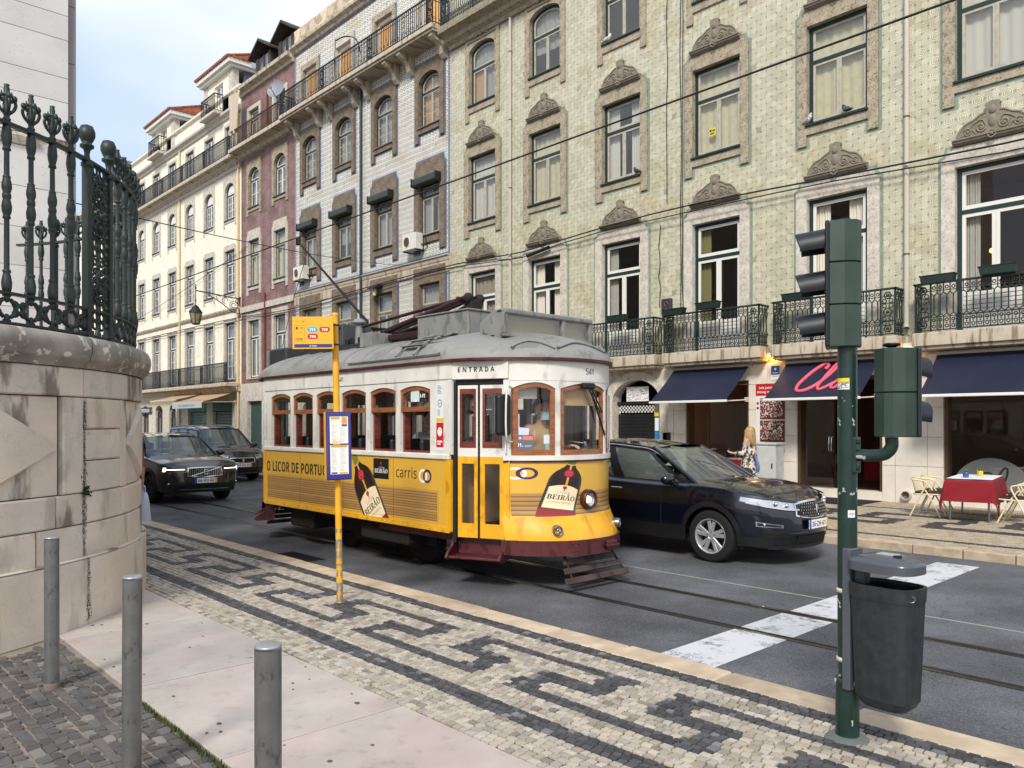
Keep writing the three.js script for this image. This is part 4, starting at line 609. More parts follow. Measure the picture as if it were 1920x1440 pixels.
  // shops: piers, arches, dark openings
  const sh = [-58.6, -55.6, -53.0, -50.6, -46.6, -43.0], ww = [1.6, 1.3, 1.3, 1.1, 2.8, 2.6];
  facade(yellow, -61, -40.52, 0.1, 3.59, sh.map((x, i) => outline(ww[i], 2.9, i < 4 ? 0.4 : 0, 0, 0).map(([a, b]) => [a + x, b + 0.15])), M.stonePale, 0.36, 'ground_floor_wall');
  obj('shop_interior', [bx(-61, -40.6, 0.1, 3.5, -4.1, -4)], M.room, yellow);
  for (const i of [0, 1, 2, 3]) { const s = group('shop_front', yellow, [sh[i], 0.15, 0]); obj('fascia', [bx(-ww[i] / 2, ww[i] / 2, 2.1, 2.5, -0.2, -0.14)], M.ironBlack, s); obj('door_frame', [bx(-ww[i] / 2, -ww[i] / 2 + 0.1, 0, 2.1, -0.22, -0.12), bx(ww[i] / 2 - 0.1, ww[i] / 2, 0, 2.1, -0.22, -0.12), bx(-0.04, 0.04, 0, 2.1, -0.2, -0.14)], M.weathered, s); obj('pane', [bx(-ww[i] / 2 + 0.1, ww[i] / 2 - 0.1, 0, 2.1, -0.18, -0.17)], M.glassOld, s); }
  const txt = (w, h, s, fg, bg) => print(512, Math.round(512 * h / w), (k, W, H) => { if (bg) { k.fillStyle = bg; k.fillRect(0, 0, W, H); } k.fillStyle = fg; k.textAlign = 'center'; k.textBaseline = 'middle'; k.font = 'bold ' + Math.round(H * 0.72) + 'px sans-serif'; k.fillText(s, W / 2, H / 2, W * 0.96); });
  obj('shop_sign', [plate(2.1, 0.42, 0.06).translate(-55.3, 2.75, 0.06)], txt(2.1, 0.42, 'NICOLAUS', '#e8e6e0', '#17181a'), yellow, true);
  for (const x of [-56.6, -51.9]) obj('sale_sign', [plate(0.95, 0.55, 0.01).translate(x + 1, 1.0, -0.1)], txt(0.95, 0.55, '50%', '#f0efe8', '#8d7b55'), yellow, true);
  for (const i of [4, 5]) { const s = group('shop_shutter', yellow, [sh[i], 0.15, 0]); for (let k = 0; k < 14; k++) obj('slat', [rb(-ww[i] / 2, ww[i] / 2, 0.02 + k * 0.17, 0.18 + k * 0.17, -0.22, -0.17, 0.02)], mat(0x4c6a5e, 0.55), s); obj('fascia', [bx(-ww[i] / 2, ww[i] / 2, 2.42, 2.88, -0.15, 0.02)], mat(0x1f5a3e, 0.6), s); }
}
{ // farther house behind, slate dormers
  const f = thing('far_house', 'distant cream house with small slate dormers beyond the yellow building', 'building', [-75, 0, FZ]);
  obj('wall', [bx(-13, 14, 0.1, 19.0, -8, -0.4)], M.plasterYellow, f); obj('cornice', [bx(-13, 14, 19.0, 19.4, -8, 0)], M.stonePale, f); obj('roof', [exX([[0, 19.4], [-4, 21.6], [-8, 19.4]], -13, 14)], M.slate, f);
  for (const x of [6.2, 9.4, 12.2]) { const d = group('roof_dormer', f, [x, 19.4, -0.4]); obj('cheeks', [ext([...outline(1.5, 2.2, 0.5, 0, 0)], 2.2, { holes: [outline(0.8, 1.3, 0.2, 0, 0).map(([a, b]) => [a, b + 0.4]).reverse()], z: -2.2 })], M.slate, d); obj('window', [bx(-0.42, 0.42, 0.4, 1.7, -0.2, -0.15)], M.white, d); }
  for (let i = 0; i < 7; i++) for (let j = 0; j < 4; j++) obj('window', [bx(-12 + i * 3.7, -10.8 + i * 3.7, 4.5 + j * 4, 6.9 + j * 4, -0.42, -0.38)], M.curtainDim, f);
}
// ---------------------------------------------------------------- church corner at the left
const church = thing('church_building', 'tall plain limestone building corner behind the iron fence', 'building', [-12.2, 0, 0]);
{
  obj('core', [bx(-30, -0.05, 0.12, 15, -2.9, 8)], M.stonePale, church);
  const tx = mottle(0xcac8c6, 0.06, 5, 83, 1024, 3.0, (u, v, o, i, j) => { const crack = Math.abs(fbm(u, v, 6, 5, 17) - 0.5) < 0.003 && fbm(u, v, 5, 2, 5) > 0.64 ? 26 : 0, pit = h2(i >> 2, j >> 2, 31) > 0.998 ? 40 : 0; return [o[0] - crack - pit, o[1] - crack - pit, o[2] - crack - pit]; });
  M.ashlar = mat(0xffffff, 0.75, { map: tx, bumpMap: BUMPC, bumpScale: 0.004 });
  const r = rng(6), ys = [0.5, 1.1, 1.75, 2.3, 2.9, 3.42, 3.98, 4.5, 5.05, 5.6]; for (let y = 5.78; y < 14.6;) { ys.push(y); y += r() < 0.35 ? 0.34 : 0.53; }
  for (let j = 0; j + 1 < ys.length; j++) { if (Math.abs(ys[j] - 5.6) < 0.01) continue; let z = 2.93; while (z > -2) { const w = 0.8 + r() * 0.9, g = metric(clean(rb(-0.05, 0, ys[j] + 0.003, ys[j + 1] - 0.003, -z + 0.003, -(z - w) - 0.003, 0.004))); g.attributes.uv.array.forEach((_, i, a) => { a[i] += j * 0.61 + z; }); raw('ashlar_block', g, M.ashlar, church); z -= w; } }
  obj('string_course', [moulding(-2.94, 2.5, 5.6, [[-0.04, 0], [0.03, 0.01], [0.07, 0.06], [0.09, 0.1], [0.09, 0.14], [-0.04, 0.18]]).rotateY(Math.PI / 2)], M.stonePale, church);
  for (let y = 0.5; y < 14.5; y += 0.8) obj('quoin', [rb(-1.2, -0.06, y + 0.003, y + 0.797, -3.04, -2.9, 0.004)], mat(0xb9b2b4, 0.8, { map: tx }), church);
  obj('roof_cornice', [bx(-30, 0.4, 15, 15.6, -3.4, 8)], M.stonePale, church);
}
// ---------------------------------------------------------------- curved stone wall with iron fence
const CX = -9.93, CZ = -0.26, pol = (R, th, y) => V(R * Math.cos(th), y, -R * Math.sin(th)), RAD = Math.PI / 180;
function arcBlock(R0, R1, y0, y1, a0, a1, bev = 0.006, n = 6) {   // curved block between two angles, outer face at R1
  const N = Math.max(1, Math.round((a1 - a0) / RAD / n * 2)), prof = [[R0, y0], [R1 - bev, y0], [R1, y0 + bev], [R1, y1 - bev], [R1 - bev, y1], [R0, y1]], p = [], uv = [];
  const ea = bev / R1, ang = [a0, a0 + ea, ...[...Array(N - 1)].map((_, i) => mix(a0, a1, (i + 1) / N)), a1 - ea, a1], q = (i, k) => { const R = prof[k][0] - ((i === 0 || i === ang.length - 1) && prof[k][0] > R1 - bev * 1.5 ? bev : 0); return [R, ang[i], prof[k][1]]; };
  const tri = (...v) => { for (const [R, a, y] of v) { p.push(R * Math.cos(a), y, -R * Math.sin(a)); uv.push(a * R1, y + (R1 - R)); } };
  for (let i = 0; i + 1 < ang.length; i++) for (let k = 0; k < prof.length; k++) { const l = (k + 1) % prof.length, A = q(i, k), B = q(i + 1, k), C = q(i + 1, l), D = q(i, l); tri(A, B, C, A, C, D); }
  for (const i of [0, ang.length - 1]) for (let k = 1; k + 1 < prof.length; k++) i ? tri(q(i, 0), q(i, k + 1), q(i, k)) : tri(q(i, 0), q(i, k), q(i, k + 1));
  const g = new THREE.BufferGeometry(); g.setAttribute('position', new THREE.Float32BufferAttribute(p, 3)); g.setAttribute('uv', new THREE.Float32BufferAttribute(uv, 2)); g.computeVertexNormals(); return creased(g, 0.5);
}
const wall = thing('stone_wall', 'curved limestone wall with diamond panels and grey coping under the iron fence', 'wall', [CX, 0, -CZ]);
{
  const lime = (seed, dirt) => mottle(0xcbbfb0, 0.07, 6, seed, 1024, 2.2, (u, v, o, i, j) => {
    const vein = Math.abs(fbm(u, v, 14, 5, seed + 5) - 0.5) < 0.009 ? 11 : 0, p = (fbm(u, v, 4, 4, seed + 8) - 0.5) * 40, st = sst(0.55, 0.72, fbm(u, v * 0.3, 11, 5, seed + 2)) * dirt, pit = h2(i >> 1, j >> 1, seed) > 0.996 ? 30 : 0;
    return [o[0] - vein - st - pit + p * 0.3, o[1] - vein - st - pit - p * 0.1, o[2] - vein - st * 0.97 - pit - p * 0.35]; });
  M.lime = mat(0xffffff, 0.72, { map: lime(7, 26), bumpMap: BUMPC, bumpScale: 0.006, own: true }); M.limeDirty = mat(0xffffff, 0.8, { map: lime(17, 75), bumpMap: BUMPC, bumpScale: 0.008, own: true }); M.limePink = mat(0xf3e4dc, 0.72, { map: lime(27, 30), bumpMap: BUMPC, bumpScale: 0.006, own: true });
  M.coping = mat(0xffffff, 0.8, { map: mottle(0x8b857d, 0.16, 6, 37, 512, 1.4, (u, v, o) => { const w = sst(0.6, 0.68, fbm(u, v, 16, 4, 66)) * 60; return [o[0] + w, o[1] + w, o[2] + w * 0.9]; }), bumpMap: BUMPC, bumpScale: 0.008, own: true });
  M.grime = mat(0x2a2119, 0.95, { map: mottle(0xf0f0f0, 0.3, 18, 5, 256, 0.6), own: true });
  const A0 = 8 * RAD, A1 = 100 * RAD, R = 3.27, jt = 0.0016;
  obj('core', [arcBlock(2.9, R - 0.05, 0.1, 2.5, A0, A1, 0.004)], M.grime, wall, true);
  const r = rng(31), B = (name, y0, y1, a0, a1, RR, m, bev = 0.008) => { const g = clean(arcBlock(RR - 0.06, RR, y0 + 0.004, y1 - 0.004, a0 * RAD + jt, a1 * RAD - jt, bev)), s = r() * 3; g.attributes.uv.array.forEach((_, i, a) => { a[i] += s; }); return raw(name, g, m, wall); };
  const P0 = 37.2, P1 = 41.8, P2 = 53.0, P3 = 55.6; // panel edge, joint, end of flat stones, next panel edge
  const pick = () => (r() < 0.45 ? M.lime : r() < 0.6 ? M.limePink : M.limeDirty);
  // base and courses below the panels
  for (const [y0, y1, RR, js] of [[0.1, 0.69, R + 0.045, [8, 24, P1, 62, 82, 100]], [0.69, 0.985, R, [8, 20, 32.5, P1, 57, 74, 100]], [0.985, 1.255, R, [8, 21, P0 - 1.2, P1, P2 + 1, 74, 100]]]) for (let i = 0; i + 1 < js.length; i++) B('ashlar_block', y0, y1, js[i], js[i + 1], RR, i % 2 ? M.lime : pick(), 0.012);
  obj('base_step', [arcBlock(R - 0.05, R + 0.045, 0.69, 0.705, A0, A1, 0.006)], M.limeDirty, wall, true);
  // frieze
  for (const js of [[8, 26, P1, P2 + 2, 76, 100]]) for (let i = 0; i + 1 < js.length; i++) B('ashlar_block', 2.08, 2.33, js[i], js[i + 1], R + 0.005, i % 2 ? M.limeDirty : M.lime, 0.012);
  // pilaster stones between the panels
  B('ashlar_block', 1.255, 2.08, P0, P1, R + 0.004, M.lime, 0.012);
  for (let i = 0; i < 3; i++) B('ashlar_block', 1.255 + i * 0.275, 1.53 + i * 0.275, P1, P2, R + 0.004, M.lime, 0.014);
  B('ashlar_block', 1.255, 2.08, P2, P3, R + 0.002, M.limeDirty, 0.006);
  // sunk fields with raised diamonds
  const field = (a0, a1) => { B('panel_field', 1.255, 2.08, a0 + 0.25, a1 - 0.25, R - 0.035, M.limeDirty, 0.004); const N = 26, rows = [], ym = 1.6675, hh = 0.40, am = (a0 + a1) / 2, ha = (a1 - a0) / 2 - 0.5; const g = grid(N, 14, (u, v) => { const a = mix(-1, 1, u), hq = hh * (1 - Math.abs(a)), b = mix(-1, 1, v), e = Math.min((1 - Math.abs(a)) / 0.12, 1), lift = (Math.abs(b) > 0.99 || Math.abs(a) > 0.99) ? -0.034 : 0.006; const y = ym + b * Math.max(hq, 0.0005); return pol(R + lift, (am + a * ha) * RAD, y); }); const c = clean(g), p = c.attributes.position.array, w = c.attributes.uv.array; for (let i = 0; i < w.length / 2; i++) { w[i * 2] = Math.atan2(-p[i * 3 + 2], p[i * 3]) * R; w[i * 2 + 1] = p[i * 3 + 1]; } raw('diamond', creased(c, 0.4), M.lime, wall); };
  field(P0 - 26.5, P0); field(P3, P3 + 26.5);
  // coping: rounded moulding in lengths
  const cp = [[0, 2.33], [0.02, 2.33], [0.03, 2.37], [0.07, 2.39], [0.075, 2.42], [0.085, 2.44], [0.095, 2.49], [0.09, 2.54], [0.07, 2.585], [0.03, 2.605], [-0.3, 2.62]];
  for (const [a0, a1] of [[8, 24], [24, 41.4], [41.4, 58], [58, 77], [77, 100]]) { const g = grid(Math.round((a1 - a0)), cp.length - 1, (u, v) => { const k = cp[Math.round(v * (cp.length - 1))]; return pol(R + k[0], mix(a0 * RAD + 0.001, a1 * RAD - 0.001, u), k[1]); }), c = clean(g), p = c.attributes.position.array, w = c.attributes.uv.array; for (let i = 0; i < w.length / 2; i++) { w[i * 2] = Math.atan2(-p[i * 3 + 2], p[i * 3]) * R; w[i * 2 + 1] = p[i * 3 + 1] + Math.hypot(p[i * 3], p[i * 3 + 2]); } raw('coping_stone', c, M.coping, wall); }
  obj('terrace', [exY([...Array(30)].map((_, i) => { const a = mix(0, 6.2832, i / 30); return [3.2 * Math.cos(a), -3.2 * Math.sin(a)]; }), 2.3, 2.58)], M.stonePale, wall);
  // black moss weeping from the open joint
  { const rr = rng(9), g = []; for (let i = 0; i < 1300; i++) { const y = 0.15 + Math.pow(rr(), 0.9) * 1.9, band = 0.35 + 0.65 * Math.abs(Math.sin(y * 3.1 + 1)) * Math.abs(Math.sin(y * 7.7)), a = (P1 + (rr() + rr() - 1) * 0.95 * band) * RAD, RR = (y < 0.69 ? R + 0.045 : R + 0.004), k = 0.002 + rr() * rr() * 0.006 * band; g.push(new THREE.IcosahedronGeometry(k, 0).scale(1, 1.6, 0.2).rotateY(a + Math.PI / 2).translate(...pol(RR + 0.0005, a, y).toArray())); } const o = obj('moss', g, mat(0x39332a, 0.95), wall); o.userData.kind = 'stuff'; }
  { const rr = rng(19), g = []; for (let i = 0; i < 60; i++) { const a = (P1 + (rr() - 0.4) * 1.3) * RAD, y = 1.22 + rr() * 0.09, q = pol(R + 0.01 + rr() * 0.03, a, y); g.push(new THREE.CircleGeometry(0.008 + rr() * 0.008, 5).rotateX(rr() * 3).rotateY(rr() * 6).translate(q.x, q.y, q.z)); } const o = obj('weed', g, mat(0x2c3318, 0.9), wall); o.userData.kind = 'stuff'; }
}
const fence = thing('iron_fence', 'dark green cast iron fence with finials on top of the curved stone wall', 'fence', [CX, 0, -CZ]);
{
  const R = 3.2, arcBar = (R0, R1, y0, y1, a0, a1) => arcBlock(R0, R1, y0, y1, a0 * RAD, a1 * RAD, 0.003, 3);
  const BAL = metric(clean(lathe([[0.012, 0], [0.03, 0.0], [0.036, 0.03], [0.038, 0.07], [0.03, 0.12], [0.024, 0.14], [0.03, 0.15], [0.03, 0.165], [0.02, 0.17], [0.019, 0.56], [0.028, 0.565], [0.028, 0.58], [0.024, 0.59], [0.034, 0.62], [0.037, 0.66], [0.03, 0.7], [0.026, 0.715], [0.032, 0.73], [0.032, 0.75], [0.026, 0.765], [0.036, 0.80], [0.036, 0.83], [0.028, 0.87], [0.026, 0.885], [0.03, 0.89], [0.02, 0.9], [0.019, 1.09], [0.03, 1.095], [0.03, 1.11], [0.024, 1.12], [0.034, 1.16], [0.038, 1.2], [0.033, 1.26], [0.026, 1.29], [0.0, 1.3]], 12)));
  const fin = [lathe([[0.026, 0], [0.03, 0.02], [0.02, 0.03], [0.022, 0.05], [0.034, 0.07], [0.02, 0.1], [0.018, 0.19], [0.024, 0.2], [0.026, 0.21], [0.02, 0.22], [0.022, 0.25], [0.016, 0.275], [0.022, 0.285], [0, 0.29]], 10)];
  for (let i = 0; i < 4; i++) { const a = i * Math.PI / 2 + 0.4, c = Math.cos(a), s = Math.sin(a); fin.push(tube([V(c * 0.015, 0.06, s * 0.015), V(c * 0.05, 0.1, s * 0.05), V(c * 0.062, 0.15, s * 0.062), V(c * 0.04, 0.175, s * 0.04), V(c * 0.03, 0.15, s * 0.03)], 0.013, 5, 12), new THREE.SphereGeometry(0.02, 6, 5).scale(1, 1.4, 1).translate(c * 0.055, 0.185, s * 0.055), new THREE.ConeGeometry(0.016, 0.05, 5).translate(c * 0.035, 0.215, s * 0.035)); }
  const FIN = metric(clean(merge(fin)));
  const Y0 = 2.62;
  const spots = []; for (let a = 13.2; a < 42; a += 3.9) spots.push(a); const PA = 44.5, PB = 51.3; for (let a = PB + 3.9; a < 126; a += 3.9) spots.push(a);
  for (const a of spots) { const p = pol(R, a * RAD, Y0 + 0.26), b = group('baluster', fence, [p.x, p.y, p.z]); b.rotation.y = a * RAD; raw('shaft', BAL, M.iron, b); const f = raw('finial', FIN, M.iron, b); f.position.y = 1.32; }
  obj('top_rail', [arcBar(R - 0.028, R + 0.028, Y0 + 1.552, Y0 + 1.578, 10, 128)], M.iron, fence, true);
  obj('lower_rail', [arcBar(R - 0.028, R + 0.028, Y0 + 0.235, Y0 + 0.258, 10, 128), arcBar(R - 0.028, R + 0.028, Y0 + 0.005, Y0 + 0.025, 10, 128)], M.iron, fence, true);
  const ros = [tor(0.032, 0.02, 0, 0, 0, 10, 6)]; for (let i = 0; i < 4; i++) { const a = i * Math.PI / 2 + Math.PI / 4, c = Math.cos(a), s = Math.sin(a); ros.push(new THREE.SphereGeometry(0.03, 7, 5).scale(1.1, 1.1, 0.5).translate(c * 0.05, s * 0.05, 0), cyl(V(c * 0.05, s * 0.05, 0), V(c * 0.115, s * 0.1, 0), 0.022, 0.016, 5)); }
  const ROS = metric(clean(merge(ros))), JO = metric(clean(merge([[-1, 1].map((s) => [new THREE.SphereGeometry(0.026, 7, 5).scale(1, 1.3, 0.6).translate(0, s * 0.075, 0), cyl(V(-0.03, s * 0.098, 0), V(0.03, s * 0.098, 0), 0.013, 0.013, 5)])])));
  for (let a = 11.25; a < 126; a += 3.9) { if (a > PA - 1 && a < PB + 1) continue; for (const [geo, nm, da] of [[ROS, 'rosette', 0], [JO, 'spacer', 1.95]]) { const p = pol(R, (a + da) * RAD, Y0 + 0.13), m = raw(nm, geo, M.iron, fence); m.position.copy(p); m.rotation.y = (a + da) * RAD + Math.PI / 2; } }
  // ornate panel between two ball-topped posts
  const POST = metric(clean(merge([bx(-0.03, 0.03, 0, 1.5, -0.03, 0.03), bx(-0.042, 0.042, 0, 0.06, -0.042, 0.042), lathe([[0.03, 1.5], [0.05, 1.51], [0.05, 1.54], [0.03, 1.56], [0.022, 1.62], [0.03, 1.66], [0.058, 1.68], [0.058, 1.7], [0.035, 1.715], [0.05, 1.735], [0.068, 1.78], [0.068, 1.82], [0.05, 1.865], [0, 1.885]], 14)])));
  for (const a of [PA, PB, 117.5]) { const p = pol(R, a * RAD, Y0), m = raw('ball_post', POST, M.iron, fence); m.position.copy(p); m.rotation.y = a * RAD; }
  const pan = []; const rr = rng(4); for (let y = 0.1; y < 1.5; y += 0.082) { for (const s of [-1, 1]) { const R1 = 0.03 + 0.008 * Math.sin(y * 9); pan.push(tor(R1, 0.011, s * 0.06, y, 0, 10, 5), tor(R1, 0.011, s * 0.13, y + 0.03, 0, 10, 5), ball(0.016, s * 0.1, y + 0.04, 0, 6, 4)); } pan.push(new THREE.SphereGeometry(0.024, 7, 5).scale(1, 1.2, 0.6).translate(0, y + 0.04, 0)); }
  for (const y of [0.42, 0.98, 1.3]) { pan.push(tor(0.12, 0.014, 0, y, 0.005, 16, 5), tor(0.075, 0.014, 0, y, 0.012, 12, 5), ball(0.04, 0, y, 0.01, 8, 6)); for (let i = 0; i < 8; i++) pan.push(ball(0.017, Math.cos(i * 0.785) * 0.098, y + Math.sin(i * 0.785) * 0.098, 0.012, 6, 4)); }
  const pm = (PA + PB) / 2, pp = pol(R - 0.003, pm * RAD, Y0 + 0.02), panel = obj('scroll_panel', pan, M.iron, fence); panel.position.copy(pp); panel.rotation.y = pm * RAD + Math.PI / 2;
  obj('foot', [lathe([[0, 0], [0.07, 0], [0.075, 0.02], [0.04, 0.05], [0, 0.05]], 12, ...pol(R, PA * RAD, Y0 - 0.04).toArray()), lathe([[0, 0], [0.07, 0], [0.075, 0.02], [0.04, 0.05], [0, 0.05]], 12, ...pol(R, PB * RAD, Y0 - 0.04).toArray())], M.iron, fence);
}
// ---------------------------------------------------------------- the tram
const tramPos = [-9.38, 0, -6.75];
const tram = thing('tram', 'yellow and white vintage tram with a liqueur advert, running on the rails', 'tram', tramPos);
{
  const worn = (hex, s, amp = 0.05) => mottle(hex, amp, 8, s, 512, 1.6, (u, v, o, i, j) => { const sp = h2(i >> 1, j >> 1, s) > 0.9985 ? 60 : 0, n = sst(0.56, 0.75, fbm(u, v * 0.4, 18, 4, s + 3)) * 26; return [o[0] - sp - n, o[1] - sp - n, o[2] - sp * 0.8 - n]; });
  const Y = mat(0xffffff, 0.34, { map: worn(0xdfa41a, 3, 0.06), clearcoat: 0.35, clearcoatRoughness: 0.25 }), W = mat(0xffffff, 0.4, { map: worn(0xd6d4cc, 13, 0.06), clearcoat: 0.25, clearcoatRoughness: 0.3 }), MR = mat(0xffffff, 0.45, { map: worn(0x4c1c20, 23, 0.08) }), ROOF = mat(0xffffff, 0.62, { map: mottle(0x83837f, 0.06, 5, 33, 512, 2.2, (u, v, o) => { const n = sst(0.58, 0.72, fbm(u, v, 12, 5, 44)) * 16; return [o[0] - n, o[1] - n, o[2] - n * 1.1]; }), bumpMap: BUMPC, bumpScale: 0.006 }), DK = mat(0x1d1614, 0.8, { map: mottle(0xf0f0f0, 0.25, 10, 8, 256, 1) }), GREY = mat(0xffffff, 0.6, { map: worn(0x7f807d, 43, 0.08) });
  const wood = (hex, s) => mat(0xffffff, 0.38, { map: noiseTex(256, 0.5, (u, v, i, j) => { const c = new THREE.Color(hex), b = [c.r, c.g, c.b].map((x) => 255 * Math.pow(x, 1 / 2.2)), g = (fbm(u * 0.2, v, 24, 4, s) - 0.5) * 60 + (h2(i, j, s) - 0.5) * 8; return [b[0] + g, b[1] + g * 0.8, b[2] + g * 0.6]; }), clearcoat: 0.4, clearcoatRoughness: 0.2 });
  const WD = wood(0x8a522a, 3), WR = wood(0x6a2a1c, 9), GL = mat(0xffffff, 0.015, { transmission: 1, thickness: 0, ior: 1.5 });
  const INS = mat(0x9a7850, 0.6), xb0 = -2.35, xb1 = 2.33, ZS = 1.15;
  const fx = (z) => 3.39 - 0.64 * Math.pow(Math.abs(z), 2.45);
  const fp = (z) => { const e = 0.004, dx = (fx(z + e) - fx(z - e)) / (2 * e), l = Math.hypot(1, dx); return { x: fx(z), z, nx: 1 / l, nz: -dx / l }; };
  // a curved board: follows P(u), between ylo(u) and yhi(u), from depth d0 to d1 along the outward normal
  function board(P, u0, u1, ylo, yhi, d0, d1, n = 8, m = 1) {
    const f = (q) => (typeof q === 'function' ? q : () => q), lo = f(ylo), hi = f(yhi), dd = f(d1), at3 = (t, v, d) => { const u = mix(u0, u1, t), p = P(u), y = mix(lo(u), hi(u), v), k = typeof d === 'function' ? d(u, y) : d; return V(p.x + p.nx * k, y, p.z + p.nz * k); }, dA = d1, dB = d0;
    return [grid(n, m, (t, v) => at3(t, v, dA)), grid(n, m, (t, v) => at3(t, v, dB), true), grid(n, 1, (t, v) => at3(t, 1, 0).lerp(at3(t, 1, 0), 0) && (v ? at3(t, 1, dB) : at3(t, 1, dA))), grid(n, 1, (t, v) => (v ? at3(t, 0, dA) : at3(t, 0, dB))), grid(1, 1, (t, v) => (t ? at3(0, v, dA) : at3(0, v, dB))), grid(1, 1, (t, v) => (t ? at3(1, v, dB) : at3(1, v, dA)))];
  }
    // ---- advert prints
  const bottle = (k, L) => { // upright, base at (0, 0), L tall, in canvas units, y up is negative
    const w = L * 0.2; k.save();
    k.fillStyle = '#7d7a2a'; k.fillRect(-w * 0.26, -L, w * 0.52, L * 0.16);
    const g = k.createLinearGradient(-w, 0, w, 0); g.addColorStop(0, '#3b3b3a'); g.addColorStop(0.12, '#1f1512'); g.addColorStop(0.5, '#3a1a10'); g.addColorStop(0.86, '#1c1412'); g.addColorStop(1, '#4a4d4c'); k.fillStyle = g;
    k.beginPath(); k.moveTo(-w, 0); k.lineTo(-w, -L * 0.58); k.bezierCurveTo(-w, -L * 0.78, -w * 0.35, -L * 0.8, -w * 0.3, -L * 0.88); k.lineTo(w * 0.3, -L * 0.88); k.bezierCurveTo(w * 0.35, -L * 0.8, w, -L * 0.78, w, -L * 0.58); k.lineTo(w, 0); k.closePath(); k.fill();
    k.strokeStyle = '#c9a64c'; k.lineWidth = L * 0.016; k.beginPath(); k.moveTo(-w * 0.42, -L * 0.9); k.quadraticCurveTo(0, -L * 0.85, w * 0.42, -L * 0.9); k.stroke(); k.lineWidth = L * 0.026; k.beginPath(); k.moveTo(0, -L * 0.88); k.lineTo(w * 0.02, -L * 0.55); k.stroke();
    k.fillStyle = '#a3121f'; k.beginPath(); k.arc(0, -L * 0.74, L * 0.062, 0, 7); k.fill(); k.strokeStyle = '#d8636a'; k.lineWidth = L * 0.008; k.beginPath(); k.arc(0, -L * 0.74, L * 0.038, 0, 7); k.stroke(); k.beginPath(); k.arc(0, -L * 0.745, L * 0.014, 0, 7); k.stroke();
    k.fillStyle = '#7c1620'; k.fillRect(-w, -L * 0.16, w * 2, L * 0.16); k.fillStyle = 'rgba(190,60,60,.5)'; for (let i = 0; i < 5; i++) k.fillRect(-w, -L * 0.15 + i * L * 0.028, w * 2, L * 0.008);
    k.fillStyle = '#ecd9b4'; k.beginPath(); k.moveTo(-w * 0.86, -L * 0.17); k.lineTo(-w * 0.86, -L * 0.5); k.quadraticCurveTo(0, -L * 0.6, w * 0.86, -L * 0.5); k.lineTo(w * 0.86, -L * 0.17); k.closePath(); k.fill(); k.strokeStyle = '#a8894e'; k.lineWidth = L * 0.006; k.stroke();
    k.fillStyle = '#b3202c'; k.beginPath(); k.arc(0, -L * 0.51, L * 0.026, 0, 7); k.fill(); k.fillRect(-L * 0.006, -L * 0.5, L * 0.012, L * 0.05);
    k.textAlign = 'center'; k.fillStyle = '#4a3a28'; k.font = Math.round(L * 0.038) + 'px sans-serif'; k.fillText('L I C O R', 0, -L * 0.415, w * 1.2); k.fillStyle = '#1c1714'; k.font = 'bold ' + Math.round(L * 0.105) + 'px serif'; k.fillText('BEIRÃO', 0, -L * 0.315, w * 1.6); k.font = Math.round(L * 0.03) + 'px sans-serif'; k.fillStyle = '#4a3a28'; k.fillText('O LICOR DE PORTUGAL', 0, -L * 0.26, w * 1.3); k.restore();
  };
  const rings = (k, x, y, r) => { k.lineWidth = r * 0.42; k.strokeStyle = '#f1efe8'; k.beginPath(); k.arc(x - r * 0.62, y, r, 0, 7); k.stroke(); k.strokeStyle = '#2b2457'; k.beginPath(); k.arc(x + r * 0.62, y, r, 0, 7); k.stroke(); k.strokeStyle = '#f1efe8'; k.beginPath(); k.arc(x - r * 0.62, y, r, -0.25, 0.75); k.stroke(); };
  const slats = (k, x0, x1, y0, y1, n) => { const r = rng(2); for (let i = 0; i < n; i++) { const a = y0 + (y1 - y0) * i / n, h = (y1 - y0) / n; const g = k.createLinearGradient(0, a, 0, a + h); const c = 150 + r() * 24; g.addColorStop(0, `rgb(${c + 18},${c - 22},${c - 82})`); g.addColorStop(0.75, `rgb(${c - 8},${c - 46},${c - 96})`); g.addColorStop(0.8, '#6a4a26'); g.addColorStop(1, '#7c5a2e'); k.fillStyle = g; k.fillRect(x0, a, x1 - x0, h); for (let q = 0; q < 50; q++) { k.fillStyle = `rgba(80,50,20,${r() * 0.12})`; k.fillRect(x0 + r() * (x1 - x0), a + r() * h * 0.8, r() * 140, 1.5); } } };
  const SIDE = print(2048, 342, (k, w, h) => { const S = w / 4.68, px = (X) => (X + 11.65) * S, py = (y) => (1.44 - y) * S;
    k.fillStyle = '#d2a43c'; k.fillRect(0, 0, w, h); slats(k, px(-11.56), px(-7.2), py(1.06), py(0.71), 11);
    k.fillStyle = '#d2a43c'; k.fillRect(px(-9.3), py(1.2), px(-8.75) - px(-9.3), 1);
    k.fillStyle = '#1d1810'; k.font = 'bold ' + Math.round(0.215 * S) + 'px sans-serif'; k.textBaseline = 'alphabetic'; k.save(); k.translate(px(-11.6), py(1.12)); k.scale(0.9, 1); k.fillText('O LICOR DE PORTUGAL', 0, 0); k.restore();
    k.fillStyle = '#16171b'; k.fillRect(px(-8.55), py(1.41), px(-8.2) - px(-8.55), py(1.15) - py(1.41)); k.fillStyle = '#e6e2da'; k.textAlign = 'center'; k.font = Math.round(0.03 * S) + 'px sans-serif'; k.fillText('L I C O R', px(-8.375), py(1.285)); k.font = 'bold ' + Math.round(0.075 * S) + 'px serif'; k.fillText('BEIRÃO', px(-8.375), py(1.225), 0.3 * S); k.fillStyle = '#b3202c'; k.beginPath(); k.arc(px(-8.375), py(1.35), 0.018 * S, 0, 7); k.fill(); k.fillRect(px(-8.375) - 2, py(1.35), 4, 0.04 * S);
